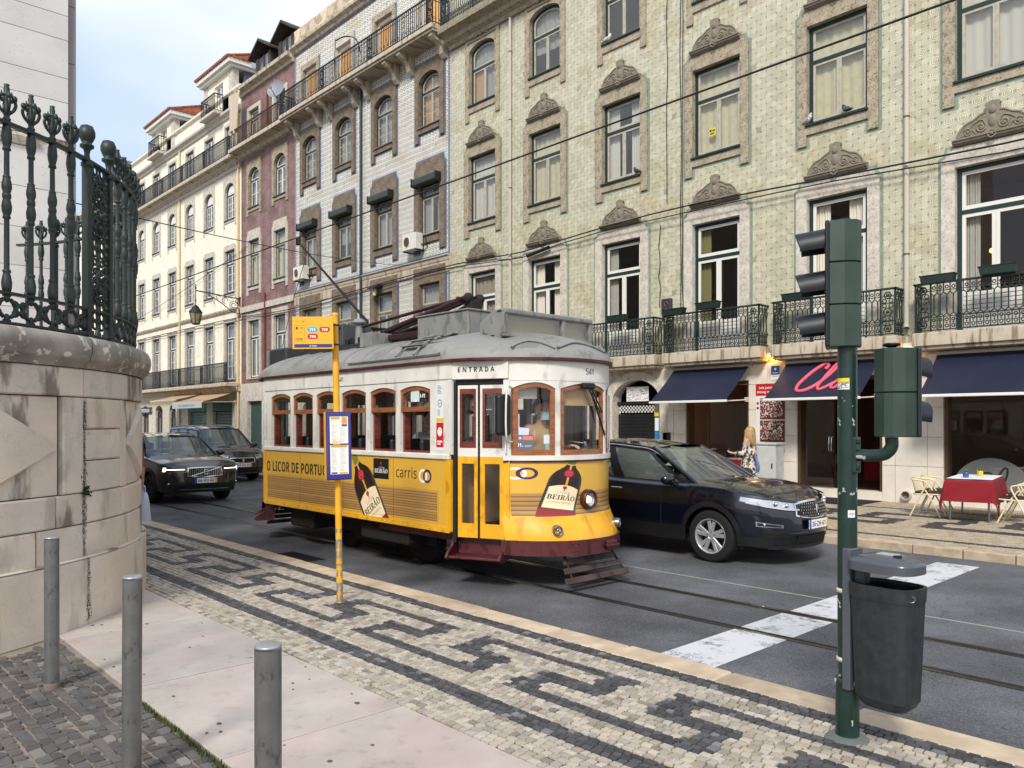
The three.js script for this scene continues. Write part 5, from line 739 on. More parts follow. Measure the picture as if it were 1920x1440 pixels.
    k.fillStyle = '#1d1810'; k.textAlign = 'left'; k.font = Math.round(0.18 * S) + 'px sans-serif'; k.fillText('carris', px(-8.05), py(1.19), 0.46 * S); rings(k, px(-7.44), py(1.23), 0.068 * S);
    k.save(); k.translate(px(-8.33), py(0.42)); k.rotate(-0.60); bottle(k, 1.24 * S); k.restore();
    k.strokeStyle = 'rgba(110,80,20,.5)'; k.lineWidth = 2; k.strokeRect(px(-11.6), py(1.07), 4.42 * S, 0.38 * S);
    const r = rng(8); for (let i = 0; i < 500; i++) { k.fillStyle = `rgba(70,50,20,${r() * 0.14})`; k.fillRect(r() * w, r() * h, 1 + r() * 3, 1 + r() * r() * 10); } }, 0.36, { clearcoat: 0.3, clearcoatRoughness: 0.3 });
  const DASH = print(1400, 500, (k, w, h) => { const S = w / 1.7; k.fillStyle = '#d6a941'; k.fillRect(0, 0, w, h); slats(k, 0.05 * S, 1.66 * S, h * 0.56, h * 0.98, 5); k.save(); k.translate(0.13 * S, h * 0.2); k.scale(1.35, 1); rings(k, 0, 0, 0.055 * S); k.restore();
    k.save(); k.translate(w * 0.25, h * 1.06); k.scale(1.45, 1); k.rotate(0.22); bottle(k, h * 1.17); k.restore(); const r = rng(18); for (let i = 0; i < 260; i++) { k.fillStyle = `rgba(70,50,20,${r() * 0.14})`; k.fillRect(r() * w, r() * h, 1 + r() * 3, 1 + r() * 5); } }, 0.34, { clearcoat: 0.4, clearcoatRoughness: 0.2 });

  // ---- side walls with arched window openings
  const wins = [[-2.14, -1.51], [-1.43, -0.83], [-0.73, -0.12], [-0.04, 0.57], [0.67, 1.25], [1.34, 1.96]];
  const arch = (a, b, y0, y1, rise, o = 0) => { const p = [[a - o, y0 - o], [b + o, y0 - o]]; for (let i = 0; i <= 8; i++) { const t = i / 8, x = mix(b + o, a - o, t); p.push([x, y1 - rise + o + (rise) * (1 - Math.pow(2 * t - 1, 2))]); } return p; };
  for (const s of [1, -1]) {
    const side = group('side', tram, [0, 0, 0]); side.scale.z = s;
    obj('window_band', [ext([[xb0, 1.5], [xb1, 1.5], [xb1, 2.36], [xb0, 2.36]], 0.05, { holes: wins.map(([a, b]) => arch(a, b, 1.505, 2.31, 0.05).reverse()), z: ZS - 0.05 })], W, side);
    obj('letterboard', [rb(xb0 - 0.02, xb1 + 0.04, 2.362, 2.565, ZS - 0.03, ZS + 0.012, 0.008)], W, side);
    obj('belt_rail', [rb(xb0, xb1, 1.44, 1.5, ZS - 0.03, ZS + 0.025, 0.012)], W, side);
    obj('lower_panel', [bx(xb0, xb1, 0.66, 1.44, ZS - 0.05, ZS - 0.002)], Y, side);
    if (s > 0) { const p = obj('advert_panel', [new THREE.PlaneGeometry(4.68, 0.78).translate(-0.01, 1.05, ZS + 0.001)], SIDE, side, true); p.userData.label = 'ochre liqueur advert with a tilted bottle'; }
    obj('sill_beam', [bx(xb0, xb1, 0.60, 0.66, ZS - 0.08, ZS + 0.012)], Y, side);
    for (const [a, b] of wins) {
      const w = group('side_window', side); // raised upper light, lowered lower sash
      obj('upper_frame', [ext(arch(a + 0.004, b - 0.004, 2.0, 2.306, 0.05), 0.04, { holes: [arch(a + 0.045, b - 0.045, 2.06, 2.262, 0.045).reverse()], z: ZS - 0.055 })], WD, w);
      obj('pane', [new THREE.ShapeGeometry(shp(arch(a + 0.02, b - 0.02, 2.03, 2.29, 0.045))).translate(0, 0, ZS - 0.035)], GL, w);
      obj('jamb', [bx(a, a + 0.03, 1.51, 2.0, ZS - 0.14, ZS - 0.052), bx(b - 0.03, b, 1.51, 2.0, ZS - 0.14, ZS - 0.052), bx(a + 0.03, b - 0.03, 1.505, 1.53, ZS - 0.14, ZS - 0.052)], WR, w);
    }
    for (const [a, b] of [[xb1 - 0.06, xb1 + 0.03], [xb0 - 0.03, xb0 + 0.04]]) obj('end_post', [bx(a, b, 0.62, 1.44, ZS - 0.06, ZS + 0.014)], Y, side);
    for (const [a, b] of [[xb1 - 0.02, xb1 + 0.04], [xb0 - 0.04, xb0 + 0.02]]) obj('corner_post', [bx(a, b, 1.5, 2.36, ZS - 0.06, ZS + 0.006)], W, side);
  }
  for (const x of [-1.2, 0.0, 1.2]) obj('panel_seam', [bx(x - 0.002, x + 0.002, 0.67, 1.43, ZS + 0.0012, ZS + 0.0022)], MR, tram);
  { const rv = []; for (let x = -2.3; x < 2.3; x += 0.115) for (const [y, z] of [[2.375, 0.013], [2.55, 0.013], [0.63, 0.013]]) rv.push(ball(0.006, x, y, ZS + z, 5, 4)); const o = obj('rivets', rv, W, tram); o.userData.kind = 'stuff'; }
  // printed notices on the white end panel, fleet numbers, entrance word
  const word = (s, w, h, f = 'bold', col = '#141414', fam = 'sans-serif') => mat(0xffffff, 0.6, { map: canvasTex(256, Math.round(256 * h / w), (k, W2, H2) => { k.clearRect(0, 0, W2, H2); k.fillStyle = col; k.textAlign = 'center'; k.textBaseline = 'middle'; k.font = f + ' ' + Math.round(H2 * 0.95) + 'px ' + fam; k.fillText(s, W2 / 2, H2 / 2, W2); }), transparent: true, own: true });
  
  obj('fleet_number', [new THREE.PlaneGeometry(0.15, 0.09).translate(-0.03, 2.455, ZS + 0.016)], word('541', 0.15, 0.09, ''), tram, true);
  const notice = print(128, 640, (k) => { k.fillStyle = '#d9dcde'; k.fillRect(0, 0, 128, 640); k.fillStyle = '#444a58'; for (let i = 0; i < 6; i++) k.fillRect(18, 20 + i * 14, 60 + (i % 3) * 14, 5); k.strokeStyle = '#35496e'; k.lineWidth = 8; k.beginPath(); k.arc(64, 190, 34, 0, 7); k.stroke(); k.font = 'bold 22px sans-serif'; k.fillText('GPS', 42, 198); for (let i = 0; i < 5; i++) k.fillRect(20, 250 + i * 12, 50, 4); k.fillStyle = '#d9b81c'; k.fillRect(0, 330, 128, 36); k.fillStyle = '#bb1826'; k.fillRect(0, 372, 128, 236); k.fillStyle = '#eee'; k.beginPath(); k.arc(64, 460, 42, 0, 7); k.fill(); k.strokeStyle = '#999'; k.lineWidth = 5; k.beginPath(); k.arc(64, 460, 26, 0, 7); k.stroke(); k.fillRect(20, 545, 88, 16); k.fillRect(20, 570, 60, 12); });
  obj('notice', [plate(0.13, 0.78, 0.004).translate(2.15, 1.93, ZS + 0.003)], notice, tram, true);
  const wifi = print(256, 128, (k) => { k.fillStyle = '#c9d4d0'; k.fillRect(0, 0, 150, 128); k.fillStyle = '#20262a'; k.fillRect(150, 0, 106, 128); k.fillStyle = '#fff'; k.font = 'bold 54px sans-serif'; k.fillText('I-FI', 158, 84); k.beginPath(); k.arc(90, 118, 16, 0, 7); k.fill(); });
  obj('wifi_sticker', [plate(0.3, 0.14, 0.002).translate(1.68, 2.19, ZS - 0.03)], wifi, tram, true);

  // ---- both end platforms
  for (const e of [1, -1]) {
    const end = group('platform_end', tram); end.rotation.y = e > 0 ? 0 : Math.PI; const front = e > 0;
    const x0 = front ? xb1 : -xb0;
    obj('letterboard', board(fp, 0.86, -0.86, 2.335, 2.565, -0.03, 0.012, 20), W, end);
    if (front) obj('fleet_number', [grid(4, 1, (t, v) => { const p = fp(mix(0.12, -0.22, t)); return V(p.x + p.nx * 0.016, mix(2.40, 2.50, v), p.z + p.nz * 0.016); })], word('541', 0.34, 0.1, ''), end, true);
    obj('belt_rail', board(fp, 0.87, -0.87, 1.445, 1.5, -0.03, 0.03, 20), W, end);
    obj('waist_line', board(fp, 0.87, -0.87, 1.422, 1.446, -0.03, 0.022, 20), MR, end);
    // window pillars and heads
    const pz = [[0.87, 0.815], [0.43, 0.375], [-0.375, -0.43], [-0.815, -0.87]];
    for (const [a, b] of pz) obj('pillar', board(fp, a, b, 1.5, 2.335, -0.05, 0.008, 3), W, end);
    for (const [a, b] of [[0.815, 0.43], [0.375, -0.375], [-0.43, -0.815]]) {
      const w = group('windscreen', end), c = (a + b) / 2, hw = (a - b) / 2, top = (z) => 2.315 - 0.07 * Math.pow((z - c) / hw, 2), t = 0.05;
      obj('head', board(fp, a, b, top, 2.336, -0.05, 0.007, 8), W, w);
      obj('wooden_frame', [board(fp, a - 0.002, a - t, 1.502, (z) => top(z) - 0.002, -0.045, -0.005, 2), board(fp, b + t, b + 0.002, 1.502, (z) => top(z) - 0.002, -0.045, -0.005, 2), board(fp, a - t, b + t, 1.502, 1.56, -0.045, -0.006, 6), board(fp, a - t, b + t, (z) => top(z) - 0.052, (z) => top(z) - 0.003, -0.045, -0.006, 8)], WD, w);
      obj('pane', [grid(8, 4, (u, v) => { const z = mix(a - 0.03, b + 0.03, u), p = fp(z); return V(p.x - p.nx * 0.025, mix(1.54, top(z) - 0.03, v), p.z - p.nz * 0.025); })], GL, w);
    }
    // dash, flared apron, bumper
    const fl = (z, y) => 0.17 * sst(0.93, 0.55, y) * Math.pow(Math.max(0, 1 - Math.pow(Math.abs(z) / 0.98, 3)), 0.8);
    const fd = (z, y) => { const p = fp(z); return V(p.x + fl(z, y), y, p.z); };
    const dash = obj('dash', [grid(24, 10, (u, v) => { const z = mix(0.87, -0.87, u), p = fp(z); return V(p.x + p.nx * 0.006, mix(0.82, 1.422, v), p.z + p.nz * 0.006).add(V(fl(z, mix(0.82, 1.422, v)), 0, 0)); })], front ? DASH : Y, end, true); if (front) dash.userData.label = 'ochre dash panel printed with a liqueur bottle';
    obj('apron', [grid(28, 8, (u, v) => { const z = mix(0.89, -0.89, u), y = mix(0.56, 0.822, v); return fd(z, y).add(V(0.012, 0, 0)); }), grid(28, 1, (u, v) => { const z = mix(0.89, -0.89, u); return fd(z, 0.822).add(V(v ? 0 : 0.012, 0, 0)); })], Y, end);
    obj('bumper', [grid(28, 4, (u, v) => { const z = mix(0.92, -0.92, u), y = mix(0.40, 0.565, v); return fd(z, 0.56).setY(y).add(V(0.04, 0, 0)); }), grid(28, 1, (u, v) => { const z = mix(0.92, -0.92, u); return fd(z, 0.56).setY(0.565).add(V(v ? -0.05 : 0.04, 0, 0)); }), grid(28, 1, (u, v) => { const z = mix(0.92, -0.92, u); return fd(z, 0.56).setY(0.40).add(V(v ? 0.04 : -0.05, 0, 0)); })], MR, end);
    obj('coupler_pocket', [rb(3.55, 3.64, 0.43, 0.53, -0.26, -0.08, 0.015), rb(3.5, 3.655, 0.46, 0.49, -0.28, -0.06, 0.01)], MR, end);
    { const rv = []; for (const [z, y] of [[0.38, 0.53], [0.38, 0.45], [0.32, 0.53], [0.32, 0.45], [-0.5, 0.5], [-0.55, 0.46]]) { const p = fd(z, 0.56); rv.push(ball(0.011, p.x + 0.042, y, p.z, 6, 4)); } obj('rivets', rv, MR, end); }
    const lamp = (z, y, r, ring, tilt) => { const p = fp(z), q = fd(z, y), g = group('headlamp', end, [q.x + 0.02, y, q.z]); g.rotation.y = Math.atan2(p.nx, p.nz); obj('rim', [lathe([[r * 0.72, -0.03], [r, -0.03], [r, 0.03], [r * 0.94, 0.055], [r * 0.8, 0.06], [r * 0.72, 0.045]], 24).rotateX(Math.PI / 2)], ring, g); obj('reflector', [lathe([[0, -0.02], [r * 0.5, -0.005], [r * 0.74, 0.03]], 20).rotateX(Math.PI / 2)], M.chrome, g); obj('lens', [lathe([[0, 0.075], [r * 0.4, 0.068], [r * 0.76, 0.045]], 20).rotateX(Math.PI / 2)], GL, g); return g; };
    const big = lamp(0.0, 0.99, 0.115, MR); if (front) obj('bulb', [ball(0.04, 0, 0, 0.01)], mat(0xffe9c8, 0.4, { emissive: 0xffc98a, emissiveIntensity: 1.4 }), big);
    lamp(0.5, 0.68, 0.058, M.steel); lamp(-0.5, 0.68, 0.058, M.steel);
    // doorway on the near and far side: header, two folding leaves, posts
    for (const s of [1, -1]) {
      const d = group('door', end); d.scale.z = s; const A = V(x0 + 0.05, 0, ZS - 0.05), B = V(2.93, 0, 0.845), dir = B.clone().sub(A), L = dir.length(), ang = Math.atan2(-dir.z, dir.x);
      const put = (geo) => merge([geo]).rotateY(ang).translate(A.x, 0, A.z);
      obj('header', [put([bx(0, L, 2.30, 2.37, -0.08, 0.0)])], M.blackPlastic, d); obj('door_letterboard', [put([rb(-0.03, L + 0.06, 2.355, 2.567, -0.02, 0.05, 0.008)])], W, d); if (front && s > 0) obj('entrance_lettering', [put([new THREE.PlaneGeometry(0.46, 0.08).translate(L * 0.45, 2.465, 0.054)])], word('E N T R A D A', 0.46, 0.08), d, true);
      obj('post', [put([bx(-0.03, 0.015, 0.5, 2.33, -0.05, 0.02)])], M.blackPlastic, d);
      const leaf = (a, b) => { const win = (y0, y1, m) => [[a + m, y0], [b - m, y0], [b - m, y1], [a + m, y1]], m = (b - a) * 0.2;
        obj('upper_leaf', [put([ext([[a, 1.48], [b, 1.48], [b, 2.29], [a, 2.29]], 0.03, { holes: [win(1.58, 2.25, m * 0.5).reverse()], z: -0.03 })])], W, d);
        obj('window_frame', [put([ext(win(1.582, 2.248, m * 0.52), 0.036, { holes: [win(1.65, 2.19, m * 1.05).reverse()], z: -0.03 })])], WR, d); obj('pane', [put([bx(a + m * 0.8, b - m * 0.8, 1.62, 2.22, -0.02, -0.017)])], GL, d);
        obj('lower_leaf', [put([ext([[a, 0.56], [b, 0.56], [b, 1.479], [a, 1.479]], 0.03, { holes: [win(0.72, 1.4, m * 0.95).reverse()], z: -0.03 })])], Y, d); obj('pane', [put([bx(a + m * 0.8, b - m * 0.8, 0.7, 1.42, -0.02, -0.017)])], GL, d); };
      leaf(0.025, L * 0.46); leaf(L * 0.5, L - 0.005);
      obj('meeting_strip', [put([bx(L * 0.46, L * 0.5, 0.54, 2.3, -0.025, 0.008)])], M.rubber, d);
      obj('front_post', [put([bx(L - 0.002, L + 0.07, 0.6, 1.43, -0.06, 0.03)])], Y, d); obj('front_post', [put([bx(L - 0.002, L + 0.07, 1.431, 2.36, -0.06, 0.028)])], W, d);
      obj('handrail', [put(poly([V(L + 0.035, 1.5, 0.03), V(L + 0.035, 1.52, 0.06), V(L + 0.035, 2.2, 0.06), V(L + 0.035, 2.22, 0.03)], 0.01, 6))], W, d);
      // folding step in maroon plate
      const st = group('boarding_step', d); obj('tread', [put([rb(-0.02, L * 0.98, 0.335, 0.365, -0.12, 0.16, 0.01)])], MR, st); obj('riser', [put([bx(0, L * 0.96, 0.36, 0.55, -0.13, -0.1)])], MR, st);
      const sp = [[-0.12, 0.56], [-0.02, 0.56], [0.04, 0.46], [0.15, 0.40], [0.19, 0.35], [0.15, 0.32], [-0.12, 0.33]]; obj('side_plate', [put([exX(sp, -0.05, -0.02)])], MR, st); obj('side_plate', [put([exX(sp, L * 0.98, L * 0.98 + 0.03)])], MR, st);
    }
    obj('platform_floor', [exY([[x0 - 0.1, -1.08], [x0 - 0.1, 1.08], [2.9, 0.8], [3.25, 0.4], [3.3, 0], [3.25, -0.4], [2.9, -0.8]], 0.58, 0.64)], DK, end);
    // slatted lifeguard
    const lg = group('lifeguard', end); [[3.36, 0.40, 0.38], [3.43, 0.315, 0.43], [3.5, 0.23, 0.48], [3.57, 0.135, 0.53]].forEach(([x, y, h]) => obj('slat', [rb(-0.012, 0.012, -0.035, 0.035, -h, h, 0.005).rotateZ(0.55).translate(x, y, 0)], mat(0xffffff, 0.7, { map: worn(0x3f2f29, 53, 0.1) }), lg));
    for (const z of [-0.42, 0.36]) obj('strut', [cyl(V(3.36, 0.42, z), V(3.57, 0.12, z * 1.15), 0.016, 0.016, 6)], DK, lg); obj('shaft', [cyl(V(3.35, 0.42, -0.5), V(3.35, 0.42, 0.5), 0.022, 0.022, 8)], M.steel, lg);
    if (front) {
      // mirror on its bracket, wipers, destination papers, blind
      const mi = group('mirror', end, [3.02, 1.95, 0.95]); obj('housing', [rb(-0.05, 0.04, -0.23, 0.23, -0.1, 0.1, 0.045, 3)], M.blackPlastic, mi); obj('bracket', [tube([V(0.0, 0.3, -0.13), V(0.05, 0.31, -0.02), V(0.06, 0.2, 0.01), V(0.06, -0.22, 0.01), V(0.03, -0.29, -0.04), V(0, -0.3, -0.13)], 0.011, 6, 30)], W, mi); obj('glass', [rb(-0.056, -0.049, -0.19, 0.19, -0.08, 0.08, 0.003)], M.chrome, mi);
      const wp = group('wiper', end); obj('arm', [cyl(V(3.42, 2.3, 0.02), V(3.41, 1.98, -0.22), 0.009, 0.008, 5), cyl(V(3.42, 2.3, -0.03), V(3.41, 1.98, -0.26), 0.009, 0.008, 5)], M.blackPlastic, wp); obj('blade', [cyl(V(3.42, 2.2, -0.06), V(3.36, 1.72, -0.36), 0.013, 0.011, 5)], M.rubber, wp); obj('motor', [rb(3.38, 3.45, 2.25, 2.32, -0.1, 0.1, 0.02)], M.blackPlastic, wp);
      const card = print(384, 300, (k) => { k.fillStyle = '#5d6472'; k.fillRect(0, 0, 384, 300); k.fillStyle = '#e0765a'; k.fillRect(150, 24, 220, 74); k.fillStyle = '#f0f0f0'; k.font = 'bold 62px sans-serif'; k.fillText('12E', 24, 84); k.font = 'bold 100px sans-serif'; k.fillText('01.', 22, 236); k.fillStyle = 'rgba(255,255,255,.6)'; k.fillRect(190, 210, 160, 10); k.fillRect(190, 232, 120, 8); });
      const cp = fp(0.66), cd = obj('route_card', [plate(0.2, 0.165, 0.004)], card, end, true); cd.position.set(cp.x - 0.06, 1.645, 0.7); cd.rotation.y = Math.atan2(cp.nx, cp.nz); const p2 = obj('paper', [plate(0.15, 0.1, 0.003)], mat(0xc9cbe0, 0.8), end); p2.position.set(cp.x - 0.09, 1.76, 0.71); p2.rotation.set(0, Math.atan2(cp.nx, cp.nz), -0.12);
      const pq = fp(0.47), tk = obj('ticket_notice', [plate(0.09, 0.1, 0.003)], mat(0xcfdadb, 0.7), end); tk.position.set(pq.x - 0.05, 1.68, 0.48); tk.rotation.y = Math.atan2(pq.nx, pq.nz); const tk2 = obj('ticket_notice', [plate(0.06, 0.08, 0.003)], mat(0x88a6ac, 0.7), end); tk2.position.set(pq.x - 0.05, 1.6, 0.475); tk2.rotation.y = Math.atan2(pq.nx, pq.nz);
      obj('sun_blind', [grid(8, 1, (u, v) => { const p = fp(mix(0.33, -0.33, u)); return V(p.x - 0.08, mix(2.06, 2.28, v), p.z); })], mat(0xa88a5c, 0.8), end);
      obj('visor', [rb(-0.01, 0.01, -0.11, 0.11, -0.2, 0.2, 0.008).scale(1, 0.6, 0.7).rotateY(-0.5).translate(3.02, 2.2, 0.62)], mat(0xcac5b8, 0.7), end);
      obj('control_desk', [rb(3.12, 3.28, 0.64, 1.46, -0.35, 0.2, 0.03), rb(3.02, 3.26, 1.46, 1.49, -0.5, 0.1, 0.01)], M.blackPlastic, end); obj('controller', [lathe([[0.05, 1.5], [0.1, 1.52], [0.1, 1.58], [0.03, 1.6], [0.02, 1.66], [0, 1.66]], 12, 3.1, -0.02, -0.3), cyl(V(3.1, 1.62, -0.3), V(2.96, 1.64, -0.18), 0.012, 0.012, 6)], M.steel, end); obj('desk_papers', [bx(3.06, 3.22, 1.492, 1.5, -0.5, -0.35)], mat(0xb8bcd0, 0.8), end);
    }
  }
  // ---- interior
  const inn = group('saloon', tram);
  obj('floor', [bx(xb0, xb1, 0.60, 0.68, -1.08, 1.08)], DK, inn); obj('ceiling', [bx(-2.3, 2.3, 2.52, 2.56, -1.1, 1.1), bx(2.3, 2.95, 2.52, 2.56, -0.6, 0.6), bx(-2.95, -2.3, 2.52, 2.56, -0.6, 0.6)], mat(0xd8cfb6, 0.6), inn);
  obj('bulkhead', [ext([[-1.09, 0.68], [1.09, 0.68], [1.09, 2.5], [-1.09, 2.5]], 0.04, { holes: [[[-0.35, 0.69], [-0.35, 2.2], [0.35, 2.2], [0.35, 0.69]], [[0.45, 1.5], [0.45, 2.2], [1.0, 2.2], [1.0, 1.5]], [[-1.0, 1.5], [-1.0, 2.2], [-0.45, 2.2], [-0.45, 1.5]]] }).rotateY(Math.PI / 2).translate(xb1 - 0.06, 0, 0), ext([[-1.09, 0.68], [1.09, 0.68], [1.09, 2.5], [-1.09, 2.5]], 0.04, { holes: [[[-0.35, 0.69], [-0.35, 2.2], [0.35, 2.2], [0.35, 0.69]], [[0.45, 1.5], [0.45, 2.2], [1.0, 2.2], [1.0, 1.5]], [[-1.0, 1.5], [-1.0, 2.2], [-0.45, 2.2], [-0.45, 1.5]]] }).rotateY(Math.PI / 2).translate(xb0 + 0.02, 0, 0)], INS, inn);
  const SEAT = metric(clean(merge([rb(-0.2, 0.2, 0.4, 0.48, -0.36, 0.36, 0.03), rb(-0.22, -0.15, 0.45, 0.98, -0.36, 0.36, 0.05, 2), bx(-0.15, 0.15, 0, 0.4, -0.3, 0.3)]))), SEATM = mat(0x1b1c20, 0.5);
  for (const x of [-1.75, -1.05, -0.35, 0.4, 1.15, 1.8]) for (const z of [0.68, -0.68]) { const m = raw('seat', SEAT, SEATM, inn); m.position.set(x, 0.68, z); }
  obj('red_seat_back', [rb(1.45, 1.95, 1.42, 1.56, 0.72, 0.9, 0.05, 2)], mat(0xa8182a, 0.6), inn); for (const x of [-1.2, 0.3, 1.6]) obj('grab_pole', [cyl(V(x, 0.68, 0.3), V(x, 2.52, 0.3), 0.016, 0.016, 6)], M.steel, inn);
  // ---- roof
  const per = []; { const side = []; for (let i = 0; i <= 10; i++) side.push([mix(-2.4, 2.4, i / 10), 1.19]); const cor = [[2.7, 1.1], [2.95, 0.94]]; const fr = []; for (let i = 0; i <= 14; i++) { const z = mix(0.82, -0.82, i / 14); fr.push([fx(z) + 0.06, z]); } const half = [...side, ...cor, ...fr, [2.95, -0.94], [2.7, -1.1]]; per.push(...half, ...half.map(([x, z]) => [-x, -z])); }
  const dome = (k, i) => { const [x, z] = per[i % per.length], sx = clamp(x, -1.75, 1.75), kk = 1 - Math.cos(k * Math.PI / 2); return V(mix(x, sx, kk), 2.585 + 0.43 * Math.sin(k * Math.PI / 2), mix(z, 0, kk)); };
  obj('roof', [grid(per.length, 12, (u, v) => dome(v, Math.round(u * per.length)))], ROOF, tram);
  obj('gutter', [grid(per.length, 1, (u, v) => { const [x, z] = per[Math.round(u * per.length) % per.length]; return V(x * 1.003, mix(2.56, 2.59, v), z * 1.006); }), grid(per.length, 1, (u, v) => { const [x, z] = per[Math.round(u * per.length) % per.length]; return V(mix(x * 1.003, x * 0.97, v), 2.555, mix(z * 1.006, z * 0.97, v)); })], MR, tram);
  const idx = (f) => { let b = 0, bd = 1e9; per.forEach(([x, z], i) => { const d = Math.hypot(x - f[0], z - f[1]); if (d < bd) { bd = d; b = i; } }); return b; };
  for (const x of [-1.92, -1.44, -0.96, -0.48, 0.0, 0.48, 0.96]) obj('roof_seam', [tube([...Array(7)].map((_, j) => { const p = dome(0.04 + j * 0.14, idx([x, 1.19])); p.y += 0.004; return p; }), 0.009, 5, 14)], ROOF, tram);
  obj('drip_strip', [tube([V(0.2, 2.66, 1.2), V(1.2, 2.66, 1.2), V(2.2, 2.665, 1.2)], 0.012, 5)], GREY, tram);
  for (const [a, b] of [[0.86, 0.46], [0.43, -0.36], [-0.4, -0.8]]) obj('eyebrow_strip', [tube([...Array(9)].map((_, j) => { const t = j / 8, z = mix(a, b, t), k = 0.16 + 0.14 * Math.sin(t * Math.PI), kk = 1 - Math.cos(k * Math.PI / 2), zz = clamp(z, -0.82, 0.82), x = fx(zz) + 0.06; return V(mix(x, 1.75, kk) + 0.012, 2.585 + 0.43 * Math.sin(k * Math.PI / 2) + 0.008, z * (1 - kk)); }), 0.014, 5, 24)], GREY, tram);
  obj('eyebrow_strip', [tube([V(1.75, 2.84, 0.98), V(2.1, 2.83, 0.95), V(2.5, 2.77, 0.91), V(2.72, 2.7, 0.9)], 0.014, 5, 20)], GREY, tram);
  { const lad = group('roof_ladder', tram); for (const x of [1.35, 1.72]) obj('rail', [tube([V(x, 2.68, 1.22), V(x, 2.83, 1.05), V(x + 0.06, 2.97, 0.68), V(x + 0.1, 3.02, 0.4)], 0.014, 5, 20)], GREY, lad); for (let i = 0; i < 5; i++) { const t = i / 4, y = mix(2.8, 3.01, Math.pow(t, 0.7)), z = mix(1.1, 0.5, t); obj('tread', [rb(1.33 + t * 0.06, 1.76 + t * 0.06, y, y + 0.016, z - 0.05, z + 0.05, 0.006)], GREY, lad); } }
  // roof gear: sign box, equipment case, resistor rack, insulators, pantograph, trolley pole
  const sg = group('destination_box', tram, [2.42, 2.83, 0]); sg.scale.set(1, 0.92, 0.84); { const n = 0.3;
    obj('end_plate', [ext([[0.12, -0.12], [0.34, -0.02], [0.4, 0.28], [0.34, 0.36], [0.22, 0.36], [-0.02, 0.22], [-0.02, 0.0]], 0.02, { holes: [[[0.16, -0.02], [0.16, 0.05], [0.23, 0.05], [0.23, -0.02]].reverse(), [[0.03, 0.03], [0.03, 0.1], [0.12, 0.1], [0.12, 0.03]].reverse()] }).translate(0, 0, 0.88)], GREY, sg); obj('end_plate', [ext([[0.12, -0.12], [0.34, -0.02], [0.4, 0.28], [0.34, 0.36], [0.22, 0.36], [-0.02, 0.22], [-0.02, 0.0]], 0.02).translate(0, 0, -0.9)], GREY, sg);
    obj('top_rail', [rb(0.26, 0.42, 0.30, 0.37, -0.9, 0.9, 0.025, 2)], GREY, sg); obj('bottom_rail', [rb(0.33, 0.4, 0.02, 0.07, -0.9, 0.9, 0.015)], GREY, sg); for (const z of [0.87, -0.28, -0.87]) obj('stile', [rb(0.345, 0.405, 0.06, 0.32, z - 0.035, z + 0.035, 0.01)], GREY, sg);
    obj('pane', [bx(0.372, 0.376, 0.06, 0.31, -0.25, 0.84)], GL, sg); obj('pane', [bx(0.372, 0.376, 0.06, 0.31, -0.84, -0.31)], GL, sg); obj('blind', [bx(0.29, 0.30, 0.04, 0.32, -0.86, 0.86)], mat(0x8d8468, 0.7), sg); obj('back_plate', [bx(0.0, 0.28, 0.2, 0.22, -0.88, 0.88), bx(0.02, 0.28, 0.05, 0.07, -0.88, 0.88)], GREY, sg); }
  const rb2 = group('destination_box', tram, [-2.6, 2.8, 0]); obj('case', [rb(-0.45, 0.15, 0, 0.3, -0.75, 0.75, 0.04)], mat(0x2f3136, 0.6), rb2); obj('frame', [rb(-0.48, -0.44, 0.02, 0.28, -0.78, 0.78, 0.01)], GREY, rb2);
  const ec = group('equipment_case', tram, [1.15, 2.95, 0.05]); obj('case', [rb(-0.2, 0.85, 0.0, 0.3, -0.5, 0.55, 0.015)], GREY, ec); obj('lid', [rb(-0.22, 0.87, 0.3, 0.32, -0.52, 0.57, 0.008)], GREY, ec);
  const rk = group('resistor_rack', tram, [-1.25, 2.92, 0.25]); obj('tray', [rb(-0.95, 0.9, 0, 0.1, -0.45, 0.4, 0.01)], mat(0x2a2c2e, 0.6), rk); for (let i = 0; i < 9; i++) obj('grid_bank', [rb(-0.9 + i * 0.2, -0.76 + i * 0.2, 0.1, 0.2, -0.4, 0.35, 0.02)], M.ironBlack, rk); obj('box', [rb(0.1, 0.4, 0.1, 0.42, -0.1, 0.4, 0.01)], mat(0x44484a, 0.6), rk); obj('box', [rb(0.95, 1.25, 0.02, 0.22, 0.1, 0.45, 0.01)], GREY, rk);
  for (const [x, z] of [[-1.5, 0.5], [-0.55, 0.55]]) { const v = group('roof_vent', tram, [x, 2.96, z]); obj('stack', [cyl(V(0, -0.05, 0), V(0, 0.34, 0), 0.07, 0.05, 10)], GREY, v); obj('cap', [lathe([[0, 0.44], [0.05, 0.43], [0.1, 0.39], [0.105, 0.36], [0.05, 0.345], [0, 0.345]], 14)], GREY, v); }
  const pa = group('pantograph', tram, [-0.2, 3.1, 0]); const PM = mat(0x2b1216, 0.5), tube2 = (a, b, r) => obj('arm', [cyl(a, b, r, r * 0.8, 8)], PM, pa);
  tube2(V(0.0, 0.1, 0.3), V(1.55, 0.42, 0.12), 0.045); tube2(V(0.0, 0.1, -0.3), V(1.55, 0.42, -0.12), 0.045); tube2(V(1.62, 0.45, 0.05), V(-0.75, 0.2, 0.35), 0.026); tube2(V(1.62, 0.45, -0.05), V(-0.75, 0.2, -0.35), 0.026); tube2(V(1.5, 0.4, 0.2), V(1.5, 0.4, -0.2), 0.04);
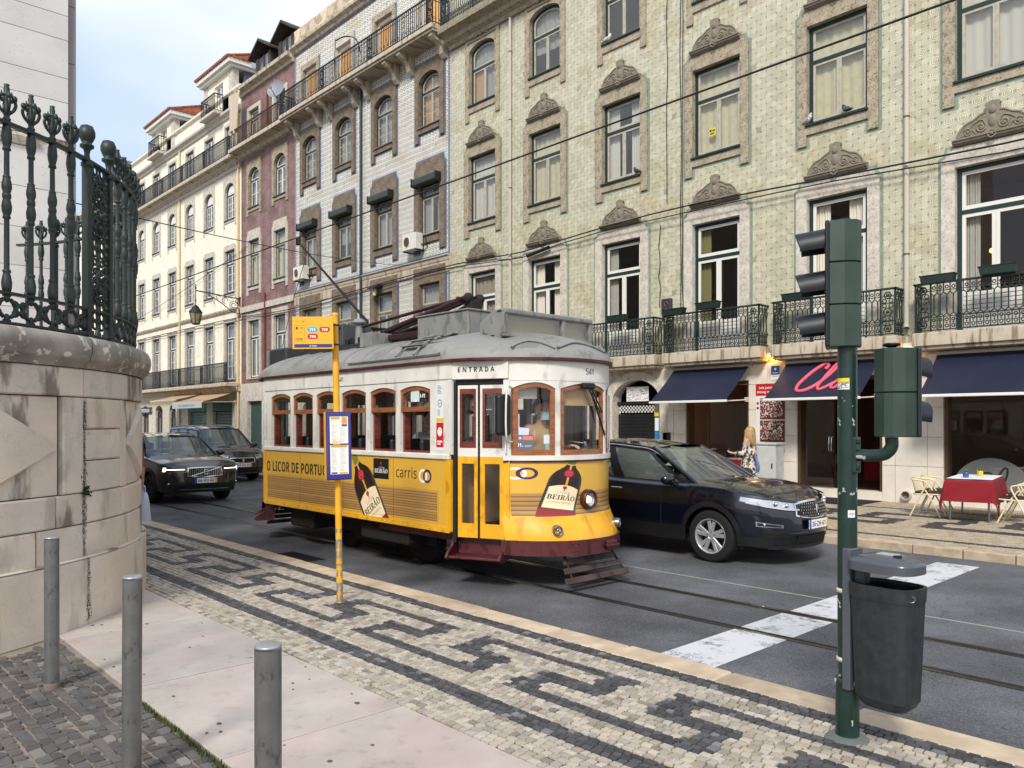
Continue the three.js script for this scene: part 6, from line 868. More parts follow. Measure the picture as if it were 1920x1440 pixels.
  obj('base_frame', [rb(-0.3, 0.9, -0.06, 0.02, 0.36, 0.42, 0.01), rb(-0.3, 0.9, -0.06, 0.02, -0.42, -0.36, 0.01), rb(-0.1, 0.0, -0.04, 0.12, -0.36, 0.36, 0.02), rb(0.4, 0.48, -0.05, 0.02, -0.36, 0.36, 0.01)], PM, pa); obj('spring', [cyl(V(0.1, 0.08, 0.1), V(0.8, 0.12, 0.1), 0.05, 0.05, 10), cyl(V(0.1, 0.08, -0.1), V(0.8, 0.12, -0.1), 0.05, 0.05, 10)], DK, pa); obj('knuckle', [ball(0.07, 1.6, 0.42, 0.1), ball(0.07, 1.6, 0.42, -0.1), rb(1.5, 1.66, 0.25, 0.4, -0.1, 0.1, 0.02)], DK, pa);
  for (const x of [-0.72, -0.92]) obj('collector_bow', [tube([V(x, -0.02, 0.95), V(x, 0.12, 0.8), V(x, 0.22, 0.55), V(x, 0.23, 0), V(x, 0.22, -0.55), V(x, 0.12, -0.8), V(x, -0.02, -0.95)], 0.017, 6, 40)], M.ironBlack, pa); for (const z of [-0.4, 0, 0.4]) obj('bow_tie', [cyl(V(-0.72, 0.22, z), V(-0.92, 0.22, z), 0.012, 0.012, 5), cyl(V(-0.82, 0.2, z), V(-0.82, -0.02, z), 0.012, 0.012, 5)], M.ironBlack, pa);
  const tp = group('trolley_pole', tram); { const a = V(-1.25, 3.5, 0.0), b = V(-3.45, 5.1, 0.0); obj('pole', [cyl(a, b, 0.024, 0.016, 8)], DK, tp); obj('wheel_head', [rb(-0.05, 0.05, -0.06, 0.08, -0.03, 0.03, 0.015).translate(b.x, b.y, b.z)], PM, tp); obj('base', [lathe([[0.0, 0], [0.14, 0], [0.14, 0.06], [0.06, 0.1], [0.05, 0.3], [0, 0.32]], 12, -1.25, 3.2, 0)], DK, tp); obj('rope', [poly([V(-3.1, 4.82, 0.02), V(-3.12, 3.9, 0.3), V(-3.1, 3.1, 0.5)], 0.006, 4)], M.wire, tp); }
  // ---- underframe
  const uf = group('underframe', tram);
  obj('sole_bar', [bx(-2.3, 2.3, 0.46, 0.6, 0.75, 0.85), bx(-2.3, 2.3, 0.46, 0.6, -0.85, -0.75)], DK, uf); obj('truck_frame', [bx(-1.5, 1.5, 0.3, 0.42, 0.62, 0.7), bx(-1.5, 1.5, 0.3, 0.42, -0.7, -0.62), bx(-0.5, 0.55, 0.2, 0.45, -0.6, 0.66)], DK, uf); obj('equipment_box', [rb(-1.9, -1.2, 0.28, 0.55, 0.6, 0.95, 0.03)], DK, uf); obj('equipment_box', [rb(0.2, 1.3, 0.32, 0.56, 0.7, 1.0, 0.03)], DK, uf); obj('side_skirt', [bx(0.75, 2.3, 0.5, 0.6, 1.02, 1.06)], MR, uf);
  for (const x of [-0.95, 0.95]) for (const z of [-0.45, 0.45]) obj('wheel', [lathe([[0, -0.05], [0.3, -0.05], [0.36, -0.06], [0.36, -0.035], [0.33, -0.03], [0.33, 0.05], [0.26, 0.055], [0.24, 0.03], [0.1, 0.03], [0.08, 0.08], [0, 0.08]], 28).rotateX(z > 0 ? Math.PI / 2 : -Math.PI / 2).translate(x, 0.335, z)], DK, uf); obj('axle', [cyl(V(-0.95, 0.335, -0.45), V(-0.95, 0.335, 0.45), 0.05, 0.05, 8), cyl(V(0.95, 0.335, -0.45), V(0.95, 0.335, 0.45), 0.05, 0.05, 8)], DK, uf); for (const x of [-0.95, 0.95]) obj('axle_box', [rb(x - 0.12, x + 0.12, 0.22, 0.45, 0.52, 0.66, 0.03)], DK, uf);
}
// ---------------------------------------------------------------- cars: x forwards, the side towards the camera is +z
M.alloy = mat(0xb4b6b8, 0.3, { metalness: 0.55 });
const carGlass = mat(0xb9c4c2, 0.015, { transmission: 0.85, thickness: 0, ior: 1.52 });
function wheelGeo(r, w, spokes) {
  const tyre = lathe([[r * 0.66, -w / 2], [r * 0.9, -w / 2 - 0.004], [r * 0.97, -w / 2 + 0.015], [r, -w / 2 + 0.04], [r, w / 2 - 0.04], [r * 0.97, w / 2 - 0.015], [r * 0.9, w / 2 + 0.004], [r * 0.66, w / 2]], 40).rotateX(Math.PI / 2);
  const rim = [lathe([[r * 0.66, w / 2 - 0.005], [r * 0.67, w / 2 + 0.006], [r * 0.62, w / 2], [r * 0.6, w / 2 - 0.05], [r * 0.58, 0]], 36).rotateX(Math.PI / 2), lathe([[0, w / 2 - 0.02], [r * 0.12, w / 2 - 0.02], [r * 0.18, w / 2 - 0.035], [r * 0.2, 0]], 18).rotateX(Math.PI / 2)];
  for (let i = 0; i < spokes; i++) for (const s of [-1, 1]) { const a = i / spokes * 6.2832 + s * 0.17, b = i / spokes * 6.2832 + s * 0.26; rim.push(ext([[-0.02, r * 0.1], [0.02, r * 0.1], [0.036, r * 0.62], [-0.02, r * 0.62]], 0.03, { bevel: 0.006 }).rotateZ(a + (b - a) * 0.3).translate(0, 0, w / 2 - 0.045)); }
  return { tyre: metric(clean(tyre)), rim: metric(clean(merge(rim))), disc: metric(clean(new THREE.CylinderGeometry(r * 0.56, r * 0.56, 0.02, 28).rotateX(Math.PI / 2))) };
}
function makeCar(t, c) {
  const { L, W, H, wb, fo, r, paint, ww = 0.235 } = c, xf = L / 2, xr = -L / 2, wxF = xf - fo, wxR = wxF - wb, hw = W / 2, Ra = r + 0.055, sill = c.sill ?? 0.3;
  const lerpT = (tab, x) => { for (let i = 0; i + 1 < tab.length; i++) if (x <= tab[i + 1][0]) { const u = clamp((x - tab[i][0]) / (tab[i + 1][0] - tab[i][0])), s = u * u * (3 - 2 * u); return mix(tab[i][1], tab[i + 1][1], mix(u, s, 0.5)); } return tab[tab.length - 1][1]; };
  const top = (x) => lerpT(c.top, x);                                      // bonnet and belt line
  const wpl = (x) => { let k = 1; const a = xf - c.nose, b = xr + 0.45; if (x > a) k -= Math.pow((x - a) / c.nose, 2.3) * c.noseIn; if (x < b) k -= Math.pow((b - x) / 0.45, 2.3) * 0.2; return hw * k; };
  const prof = (x, y) => { const T = top(x), v = (y - sill) / (T - sill); return v < 0.25 ? mix(0.955, 0.99, v / 0.25) : v < 0.62 ? mix(0.99, 1, (v - 0.25) / 0.37) : mix(1, c.tumble ?? 0.945, Math.pow((v - 0.62) / 0.38, 1.6)); };
  const zAt = (x, y) => wpl(x) * prof(x, y);
  const botAt = (x) => { let y = x > xf - 0.5 ? mix(sill, c.chin, sst(xf - 0.5, xf - 0.1, x)) : sill; for (const wx of [wxF, wxR]) { const d = Math.abs(x - wx); if (d < Ra) y = Math.max(y, r + Math.sqrt(Ra * Ra - d * d) * 1.0); } return y; };
  const xs = []; { const n = 120; for (let i = 0; i <= n; i++) xs.push(mix(xr, xf, i / n)); for (const wx of [wxF, wxR]) for (let i = -8; i <= 8; i++) { const s = i / 8; xs.push(wx + Ra * Math.sin(s * Math.PI / 2) * 0.999); } xs.sort((a, b) => a - b); }
  const NV = 14, NT = 6, half = (sgn) => grid(xs.length - 1, NV + NT, (u, v) => {
    const x = xs[Math.round(u * (xs.length - 1))], k = Math.round(v * (NV + NT)), T = top(x), b = Math.min(botAt(x), T - 0.05);
    if (k <= NV) { const y = mix(b, T - 0.035, k / NV); return V(x, y, sgn * zAt(x, y)); }
    const s = (k - NV) / NT, z0 = zAt(x, T - 0.035), q = 1 - s; return V(x, T - 0.035 + 0.035 * Math.sin(Math.min(1, s * 3) * Math.PI / 2) + (c.crown ?? 0.03) * (1 - q * q), sgn * z0 * q); }, sgn > 0);
  const bulge = (s, y) => (c.bow ?? 0.1) * (1 - Math.pow(Math.abs(s), 2.2)) + lerpT(c.face, y);
  const capF = grid(20, NV, (u, v) => { const y = mix(c.chin, top(xf) - 0.035, v), z = zAt(xf, y), s = mix(-1, 1, u); return V(xf + bulge(s, y) * (1 - Math.pow(Math.abs(s), 6)), y, s * z); }, true);
  const capT = grid(20, NT, (u, v) => { const q = 1 - v, T = top(xf), z0 = zAt(xf, T - 0.035), s = mix(-1, 1, u); const y = T - 0.035; return V(xf + bulge(s, y) * (1 - Math.pow(Math.abs(s), 6)) * q, mix(y, T - 0.035 + 0.035 + (c.crown ?? 0.03) * (1 - s * s), v), s * z0); }, true);
  const capR = grid(8, NV, (u, v) => { const y = mix(sill, top(xr) - 0.035, v), z = zAt(xr, y), s = mix(-1, 1, u); return V(xr - 0.06 * (1 - s * s), y, s * z); });
  obj('body', [half(1), half(-1), capF, capT, capR], paint, t);
  // wrap-round skin: q from the flank (0) round the corner to the middle (1)
  const skin = (q, y, off, sg = 1) => { const p = (qq) => { if (qq < 0.5) { const x = mix(xf - 0.75, xf, qq / 0.5); return V(x, y, zAt(x, y)); } const s = 1 - (qq - 0.5) / 0.5; return V(xf + bulge(s, y) * (1 - Math.pow(s, 6)), y, s * zAt(xf, y)); }, a = p(Math.max(0, q - 0.02)), b = p(Math.min(1, q + 0.02)), m = p(q), n = V(-(b.z - a.z), 0, b.x - a.x).normalize(); if (q > 0.97) n.set(1, 0, 0); m.add(n.multiplyScalar(off)); m.z *= sg; return m; };
  const patch = (q0, q1, lo, hi, off, sg, n = 12, m = 4) => { const f = (k) => (typeof k === 'function' ? k : () => k), a = f(lo), b = f(hi); return grid(n, m, (u, v) => { const q = mix(q0, q1, u); return skin(q, mix(a(q), b(q), v), off, sg); }, sg < 0); };
  const both = (q0, lo, hi, off, n = 24, m = 3) => { const f = (k) => (typeof k === 'function' ? k : () => k), a = f(lo), b = f(hi); return grid(n, m, (u, v) => { const s = mix(-1, 1, u), q = mix(1, q0, Math.abs(s)); return skin(q, mix(a(Math.abs(s)), b(Math.abs(s)), v), off, s < 0 ? 1 : -1); }); };
  // dark lower cladding and arches
  const clad = []; for (const sg of [1, -1]) { clad.push(grid(60, 2, (u, v) => { const x = mix(wxR + Ra, wxF - Ra, u), y = mix(sill - 0.04, sill + c.clad, v); return V(x, y, sg * (zAt(x, Math.max(y, sill)) + 0.012)); }, sg > 0)); for (const wx of [wxF, wxR]) clad.push(grid(28, 2, (u, v) => { const a = mix(-0.12, Math.PI + 0.12, u), R = mix(Ra - 0.012, Ra + (c.archW ?? 0.07), v), x = wx + R * Math.cos(a), y = Math.max(sill - 0.05, r + R * Math.sin(a)); return V(clamp(x, xr + 0.02, xf - 0.01), y, sg * (zAt(clamp(x, xr, xf), clamp(y, sill, top(x) - 0.04)) + 0.014)); }, sg < 0)); }
  obj('cladding', clad, M.blackPlastic, t);
  obj('underbody', [bx(xr + 0.15, xf - 0.25, sill - 0.08, sill + 0.1, -hw + 0.25, hw - 0.25), ...[wxF, wxR].map((wx) => bx(wx - Ra, wx + Ra, sill, r + Ra + 0.04, -hw + 0.32, hw - 0.32))], M.rubber, t);
  const WG = wheelGeo(r, ww, c.spokes ?? 5);
  for (const wx of [wxF, wxR]) for (const sg of [1, -1]) { const g = group('wheel', t, [wx, r, sg * (hw - ww / 2 - 0.015)]); if (sg < 0) g.rotation.y = Math.PI; raw('tyre', WG.tyre, M.rubber, g); raw('rim', WG.rim, c.rim ?? M.alloy, g); const d = raw('brake_disc', WG.disc, M.ironBlack, g); d.position.z = -0.03; }
  // greenhouse
  const { A0, A1, R1, R0 } = c.gh, P = (p, sg = 1) => V(p[0], p[1], sg * p[2]);
  const quad = (a, b, cc, d, f, n = 10, m = 6, fl = false) => grid(n, m, (u, v) => { const p = a.clone().lerp(b, u).lerp(cc.clone().lerp(d, u), v); return f ? f(p, u, v) : p; }, fl);
  const ws = (a, b) => (p, u, v) => { p.x += mix(a, b, v) * (1 - Math.pow(2 * u - 1, 2)); return p; };
  obj('windscreen', [quad(P(A0), P(A0, -1), P(A1), P(A1, -1), ws(0.16, 0.1), 14, 8)], carGlass, t);
  obj('rear_window', [quad(P(R0, -1), P(R0), P(R1, -1), P(R1), (p, u) => { p.x -= 0.08 * (1 - Math.pow(2 * u - 1, 2)); return p; })], carGlass, t);
  obj('roof', [quad(P(A1), P(A1, -1), P(R1), P(R1, -1), (p, u, v) => { const k = 1 - Math.pow(2 * u - 1, 2); p.y += 0.045 * k + (c.roofArc ?? 0.06) * Math.sin(v * Math.PI); p.x += mix(0.1, -0.08, v) * k; return p; }, 14, 14), ...[1, -1].map((s) => grid(14, 2, (u, v) => { const p = P(A1, s).lerp(P(R1, s), u); p.y += (c.roofArc ?? 0.06) * Math.sin(u * Math.PI) - v * 0.05; p.z += s * v * 0.03; return p; }, s > 0))], c.roofMat ?? paint, t);
  for (const s of [1, -1]) {
    const b0 = P(A0, s), b1 = P(R0, s), t0 = P(A1, s), t1 = P(R1, s), fr = c.cuts; b0.y -= 0.02; b1.y -= 0.02;
    const pt = (u, v) => { const q = b0.clone().lerp(b1, u), w = t0.clone().lerp(t1, u); w.y += (c.roofArc ?? 0.06) * Math.sin(u * Math.PI) - 0.05; w.z += s * 0.03; const p = q.lerp(w, v); p.z += s * 0.035 * Math.sin(v * Math.PI); return p; };
    for (let i = 0; i + 1 < fr.length; i++) obj('side_window', [grid(8, 6, (u, v) => pt(mix(fr[i] + 0.012, fr[i + 1] - 0.012, u), mix(0.03, 0.97, v)), s > 0)], carGlass, t);
    obj('pillars', [0, ...fr, 1].map((f, i, a) => (i === 0 || i === a.length - 1 ? [] : [grid(2, 6, (u, v) => { const p = pt(clamp(f + mix(-0.02, 0.02, u)), v); p.z += s * 0.004; return p; }, s > 0)])).concat([[grid(14, 1, (u, v) => { const p = pt(u, mix(0.94, 1, v)); p.z += s * 0.003; return p; }, s > 0)], [grid(20, 1, (u, v) => { const p = pt(u, mix(-0.03, 0.06, v)); p.z += s * 0.004; return p; }, s > 0)]]), M.blackPlastic, t);
    obj('a_pillar', [tube([P(A0, s).add(V(0.06, -0.02, s * 0.01)), P(A0, s).lerp(P(A1, s), 0.5).add(V(0, 0.005, s * 0.004)), P(A1, s).add(V(-0.03, 0, s * 0.01))], 0.032, 6, 14)], paint, t);
    if (c.chromeLine) obj('chrome_line', [tube([b0.clone().add(V(0.1, -0.01, s * 0.02)), ...[0.02, 0.2, 0.4, 0.6, 0.8, 0.98].map((u) => pt(u, 1).add(V(0, 0.01, s * 0.012)))], 0.014, 6, 44)], M.chrome, t);
    if (c.belt !== false) obj('belt_trim', [tube([0.0, 0.25, 0.5, 0.75, 1].map((u) => pt(u, 0).add(V(0, 0.0, s * 0.02))), 0.012, 5, 24)], M.chrome, t);
    if (c.railMat) obj('roof_rail', [tube([0.1, 0.2, 0.5, 0.8, 0.92].map((u, i) => pt(u, 1).add(V(0, i === 0 || i === 4 ? 0.05 : 0.1, -s * 0.06))), 0.02, 6, 30)], c.railMat, t);
    // door seams, handle, mirror
    for (const x of c.seams) obj('door_seam', [tube([0.06, 0.25, 0.5, 0.75, 0.98].map((k) => { const y = mix(sill + 0.1, top(x) - 0.04, k); return V(x + (k - 0.5) * 0.03, y, s * (zAt(x, y) + 0.001)); }), 0.005, 4, 12)], M.rubber, t);
    for (const x of c.handles) { const y = top(x) - 0.16; obj('door_handle', [rb(x - 0.1, x + 0.1, y - 0.014, y + 0.014, s * (zAt(x, y) + 0.002), s * (zAt(x, y) + 0.035), 0.012)], c.handleMat ?? M.chrome, t); }
    const mx = A0[0] - 0.28, my = A0[1] + 0.06, mr = group('door_mirror', t, [mx, my, s * (hw + 0.1)]); obj('housing', [new THREE.SphereGeometry(1, 14, 10).scale(0.09, 0.085, 0.13)], c.mirrorMat ?? paint, mr); obj('foot', [rb(-0.03, 0.05, -0.1, -0.03, -s * 0.12 - 0.05, -s * 0.12 + 0.05, 0.02)], M.blackPlastic, mr);
  }
  // cabin
  const IN = mat(0x17181a, 0.8), cb = group('cabin', t); obj('dashboard', [rb(A0[0] - 0.45, A0[0] + 0.02, A0[1] - 0.28, A0[1] - 0.04, -hw + 0.2, hw - 0.2, 0.06, 2)], IN, cb); obj('floor', [bx(R0[0] + 0.1, A0[0] - 0.1, sill + 0.1, sill + 0.16, -hw + 0.15, hw - 0.15)], IN, cb);
  for (const z of [-0.36, 0.36]) for (const x of [A0[0] - 1.15, A0[0] - 2.0]) { obj('seat', [rb(x - 0.25, x + 0.25, 0.5, 0.68, z - 0.24, z + 0.24, 0.06, 2), rb(x - 0.32, x - 0.16, 0.62, 1.18, z - 0.23, z + 0.23, 0.06, 2).rotateZ(0)], IN, cb); obj('headrest', [rb(x - 0.3, x - 0.19, 1.2, 1.38, z - 0.13, z + 0.13, 0.05, 2)], IN, cb); }
  obj('steering_wheel', [new THREE.TorusGeometry(0.18, 0.016, 6, 24).rotateY(Math.PI / 2).rotateZ(-0.35).translate(A0[0] - 0.58, A0[1] - 0.08, -0.36)], IN, cb);
  return { skin, patch, both, xf, zAt, bulge, top };
}
const plateMat = (s) => print(512, 120, (k) => { k.fillStyle = '#e9e9e4'; k.fillRect(0, 0, 512, 120); k.fillStyle = '#1f4fa8'; k.fillRect(0, 0, 48, 120); k.fillStyle = '#e0a92a'; k.fillRect(462, 0, 50, 120); k.fillStyle = '#101010'; k.font = 'bold 96px sans-serif'; k.textAlign = 'center'; k.textBaseline = 'middle'; k.fillText(s, 256, 63, 380); }, 0.35);
function numberPlate(t, x, y, s) { const g = group('number_plate', t, [x, y, 0]); g.rotation.y = Math.PI / 2; obj('plate', [plate(0.52, 0.115, 0.01)], plateMat(s), g, true); obj('holder', [bx(-0.27, 0.27, -0.065, 0.065, -0.016, -0.006)], M.blackPlastic, g); }
const carPaint = (hex, metal = 0.35) => mat(hex, 0.32, { metalness: metal, clearcoat: 1, clearcoatRoughness: 0.03 });
const lampGlass = mat(0xffffff, 0.02, { transmission: 1, thickness: 0, ior: 1.5 }), lampInner = mat(0xc9ccd0, 0.2, { metalness: 0.9 });
{ // dark crossover beside the tram
  const t = thing('crossover_car', 'dark navy crossover car passing on the far side of the tram', 'car', [-7.2, 0, -10.0]), paint = carPaint(0x060b1a, 0.3);
  const k = makeCar(t, { L: 4.28, W: 1.86, H: 1.62, wb: 2.62, fo: 0.80, r: 0.35, sill: 0.3, chin: 0.25, clad: 0.16, archW: 0.06, nose: 0.62, noseIn: 0.24, bow: 0.16, crown: 0.035, paint, chromeLine: true, belt: false, spokes: 5, tumble: 0.93,
    top: [[-2.14, 0.98], [-1.2, 1.1], [0.5, 1.05], [0.98, 1.06], [1.5, 1.04], [1.9, 0.98], [2.07, 0.92], [2.14, 0.84]], face: [[0.25, 0.02], [0.45, 0.07], [0.7, 0.05], [0.84, 0.0]],
    gh: { A0: [1.02, 1.03, 0.80], A1: [0.22, 1.50, 0.60], R1: [-1.65, 1.50, 0.58], R0: [-2.02, 1.08, 0.74] }, roofArc: 0.08, cuts: [0.05, 0.42, 0.45, 0.78, 0.81, 0.97], seams: [0.55, -0.45, -1.35], handles: [-0.25, -1.2], roofMat: mat(0x05070a, 0.15, { clearcoat: 1, clearcoatRoughness: 0.02 }) });
  for (const s of [1, -1]) { const h = group('headlight', t);
    const lo = (q) => mix(0.87, 0.74, sst(0.1, 0.7, q)), hi = (q) => mix(0.925, 0.825, sst(0.1, 0.8, q));
    obj('reflector', [k.patch(0.25, 0.73, lo, hi, 0.006, s)], lampInner, h); obj('lens', [k.patch(0.24, 0.74, (q) => lo(q) - 0.01, (q) => hi(q) + 0.01, 0.024, s)], lampGlass, h); obj('eyelid', [k.patch(0.24, 0.74, (q) => hi(q) + 0.002, (q) => hi(q) + 0.03, 0.027, s)], paint, h);
    for (const q of [0.5, 0.62]) { const p = k.skin(q, mix(lo(q), hi(q), 0.5), 0.014, s); obj('projector', [new THREE.SphereGeometry(0.03, 10, 8).translate(p.x, p.y, p.z)], M.chrome, h); }
    obj('daylight_strip', [k.patch(0.3, 0.74, (q) => lo(q) - 0.008, (q) => lo(q) + 0.01, 0.026, s)], M.chrome, h);
    const f = group('fog_light', t); obj('bezel', [k.patch(0.38, 0.58, (q) => 0.535 + (q - 0.34) * -0.1, (q) => 0.60 - (q - 0.34) * 0.2, 0.01, s)], M.chrome, f); obj('recess', [k.patch(0.39, 0.565, (q) => 0.545 + (q - 0.34) * -0.1, (q) => 0.588 - (q - 0.34) * 0.2, 0.014, s)], M.blackPlastic, f); obj('lamp', [(() => { const p = k.skin(0.44, 0.557, 0.02, s); return new THREE.SphereGeometry(0.022, 8, 6).translate(p.x, p.y, p.z); })()], M.chrome, f); obj('side_vent', [k.patch(0.42, 0.64, 0.36, 0.48, 0.008, s)], M.rubber, f);
    for (let i = 0; i < 4; i++) obj('vent_bar', [k.patch(0.43, 0.63, 0.375 + i * 0.027, 0.385 + i * 0.027, 0.014, s)], M.blackPlastic, f); }
  const gr = group('grille', t); obj('frame', [k.both(0.70, (s) => 0.61 + 0.05 * s * s, (s) => 0.86 - 0.03 * s * s, 0.012)], M.chrome, gr); obj('mesh', [k.both(0.72, (s) => 0.625 + 0.05 * s * s, (s) => 0.835 - 0.03 * s * s, 0.018)], M.rubber, gr);
  { const d = []; for (let j = 0; j < 5; j++) for (let i = -7; i <= 7; i++) { const q = 1 - Math.abs(i + (j % 2) * 0.5) / 7.5 * 0.255, y = 0.655 + j * 0.038, p = k.skin(Math.min(1, q), y, 0.024, i < 0 ? 1 : -1); d.push(rb(-0.004, 0.004, -0.012, 0.012, -0.008, 0.008, 0.002).translate(p.x, p.y, p.z)); } const o = obj('chrome_dashes', d, M.chrome, gr); o.userData.kind = 'stuff'; }
  { const p = k.skin(1, 0.735, 0.03), em = obj('emblem', [ext([[-0.03, -0.06], [-0.01, -0.03], [0.0, -0.06], [0.02, -0.055], [0.015, -0.015], [0.035, 0.0], [0.03, 0.012], [0.01, 0.01], [0.03, 0.04], [0.015, 0.045], [0.005, 0.03], [0.012, 0.06], [-0.015, 0.065], [-0.03, 0.045], [-0.02, 0.015], [-0.035, -0.01]], 0.012, { bevel: 0.003 }).rotateY(Math.PI / 2)], M.chrome, gr); em.position.set(p.x + 0.002, p.y, 0); }
  obj('lower_grille', [k.both(0.72, 0.30, (s) => 0.40, 0.012)], M.rubber, t); for (let i = 0; i < 3; i++) obj('grille_bar', [k.both(0.73, 0.318 + i * 0.03, 0.328 + i * 0.03, 0.018)], M.blackPlastic, t); obj('bumper_cladding', [k.both(0.22, (s) => 0.26, (s) => mix(0.36, 0.40, s), 0.006)], M.blackPlastic, t); obj('lip', [k.both(0.45, 0.235, 0.285, 0.014)], M.blackPlastic, t);
  obj('bonnet_seam', [k.both(0.2, (s) => k.top(k.xf) + 0.0, (s) => k.top(k.xf) + 0.004, 0.005)], M.rubber, t);
  numberPlate(t, k.xf + 0.262, 0.545, '36·ZH·61');
  for (const z of [0.35, -0.2]) obj('wiper', [cyl(V(1.2, 1.05, z), V(1.05, 1.1, z - 0.5), 0.01, 0.008, 5)], M.rubber, t);
}
{ // black oncoming SUV with lit headlamps
  const t = thing('suv_car', 'black oncoming sport utility car with bright headlamps, on the tram rails behind the tram', 'car', [-20.55, 0, -7.22]), paint = carPaint(0x08090b, 0.2);
  const k = makeCar(t, { L: 4.42, W: 1.86, H: 1.65, wb: 2.7, fo: 0.88, r: 0.35, sill: 0.32, chin: 0.27, clad: 0.16, nose: 0.45, noseIn: 0.16, bow: 0.12, crown: 0.04, paint, spokes: 5, belt: true, tumble: 0.95, rim: M.ironBlack,
    top: [[-2.2, 1.1], [-1.2, 1.14], [0.5, 1.1], [1.0, 1.08], [1.6, 1.03], [2.05, 0.97], [2.21, 0.88]], face: [[0.27, 0.0], [0.45, 0.05], [0.7, 0.04], [0.88, 0.0]],
    gh: { A0: [0.98, 1.07, 0.82], A1: [0.3, 1.53, 0.64], R1: [-1.7, 1.52, 0.62], R0: [-2.12, 1.13, 0.76] }, cuts: [0.05, 0.4, 0.43, 0.76, 0.79, 0.97], seams: [0.55, -0.45], handles: [-0.2, -1.15], railMat: M.steel });
  const LIT = mat(0xffffff, 0.4, { emissive: 0xfff6e4, emissiveIntensity: 1.9 });
  for (const s of [1, -1]) { const h = group('headlight', t); obj('reflector', [k.patch(0.3, 0.72, 0.74, 0.86, 0.006, s)], M.blackPlastic, h); obj('light_bar', [k.patch(0.42, 0.7, 0.797, 0.815, 0.014, s), k.patch(0.41, 0.455, 0.76, 0.85, 0.014, s)], LIT, h); obj('lens', [k.patch(0.29, 0.75, 0.73, 0.87, 0.024, s)], lampGlass, h); const f = group('fog_light', t); obj('recess', [k.patch(0.4, 0.6, 0.44, 0.52, 0.008, s)], M.blackPlastic, f); const p = k.skin(0.5, 0.48, 0.016, s); obj('lamp', [new THREE.SphereGeometry(0.028, 8, 6).translate(p.x, p.y, p.z)], M.chrome, f); }
  const gr = group('grille', t); obj('frame', [k.both(0.74, (s) => 0.625 + 0.02 * s * s, (s) => 0.855 - 0.01 * s * s, 0.012)], M.chrome, gr); obj('mesh', [k.both(0.755, (s) => 0.642 + 0.02 * s * s, (s) => 0.838 - 0.01 * s * s, 0.018)], M.rubber, gr);
  for (let i = -8; i <= 8; i++) { if (!i) continue; const p = k.skin(1 - Math.abs(i) / 8.6 * 0.245, 0.74, 0.024, i < 0 ? 1 : -1); obj('bar', [rb(-0.006, 0.006, -0.09, 0.09, -0.009, 0.009, 0.003).translate(p.x, p.y, p.z)], M.chrome, gr); }
  const e = k.skin(1, 0.74, 0.03); obj('emblem_ring', [new THREE.TorusGeometry(0.055, 0.013, 8, 24).rotateY(Math.PI / 2).translate(e.x, e.y, 0)], M.chrome, gr); obj('diagonal_bar', [cyl(V(e.x, 0.65, 0.34), V(e.x, 0.83, -0.32), 0.012, 0.012, 6)], M.chrome, gr);
  obj('lower_grille', [k.both(0.7, 0.34, 0.46, 0.012)], M.rubber, t); obj('skid_trim', [k.both(0.62, 0.335, 0.352, 0.02)], M.chrome, t); numberPlate(t, k.xf + 0.19, 0.545, '96·VO·60');
}
{ // grey leisure van parked at the far kerb
  const t = thing('leisure_van', 'dark grey leisure van with silver roof rails parked at the far kerb', 'van', [-26.35, 0, -10.72]), paint = carPaint(0x23262c, 0.6);
  const k = makeCar(t, { L: 4.4, W: 1.82, H: 1.8, wb: 2.73, fo: 0.9, r: 0.33, sill: 0.3, chin: 0.26, clad: 0.16, nose: 0.5, noseIn: 0.2, bow: 0.12, crown: 0.05, paint, spokes: 5, belt: false, tumble: 0.96,
    top: [[-2.2, 1.12], [0.7, 1.12], [1.2, 1.1], [1.7, 1.04], [2.05, 0.93], [2.2, 0.8]], face: [[0.26, 0.0], [0.45, 0.06], [0.66, 0.04], [0.8, 0.0]],
    gh: { A0: [1.25, 1.1, 0.80], A1: [0.52, 1.68, 0.64], R1: [-2.0, 1.72, 0.66], R0: [-2.15, 1.14, 0.76] }, cuts: [0.06, 0.36, 0.39, 0.68, 0.71, 0.97], seams: [0.7, -0.4], handles: [-0.1, -0.9], railMat: M.steel, roofArc: 0.05 });
  for (const s of [1, -1]) { const h = group('headlight', t); obj('reflector', [k.patch(0.14, 0.68, (q) => mix(0.82, 0.7, q), (q) => mix(1.0, 0.8, q), 0.006, s)], lampInner, h); obj('lens', [k.patch(0.13, 0.69, (q) => mix(0.81, 0.69, q), (q) => mix(1.01, 0.81, q), 0.022, s)], lampGlass, h); }
  const gr = group('grille', t); obj('frame', [k.both(0.72, 0.62, 0.78, 0.012)], M.chrome, gr); obj('mesh', [k.both(0.735, 0.635, 0.765, 0.018)], M.rubber, gr); const p = k.skin(1, 0.7, 0.03); obj('emblem', [ext([[-0.03, -0.05], [0.02, -0.05], [0.03, 0.0], [0.01, 0.06], [-0.02, 0.05], [-0.035, 0]], 0.012, { bevel: 0.003 }).rotateY(Math.PI / 2).translate(p.x, p.y, 0)], M.chrome, gr);
  obj('lower_grille', [k.both(0.66, 0.3, 0.46, 0.012)], M.rubber, t); obj('bumper_trim', [k.both(0.5, 0.28, 0.31, 0.02)], M.steel, t); numberPlate(t, k.xf + 0.2, 0.55, '32·UA·34');
}
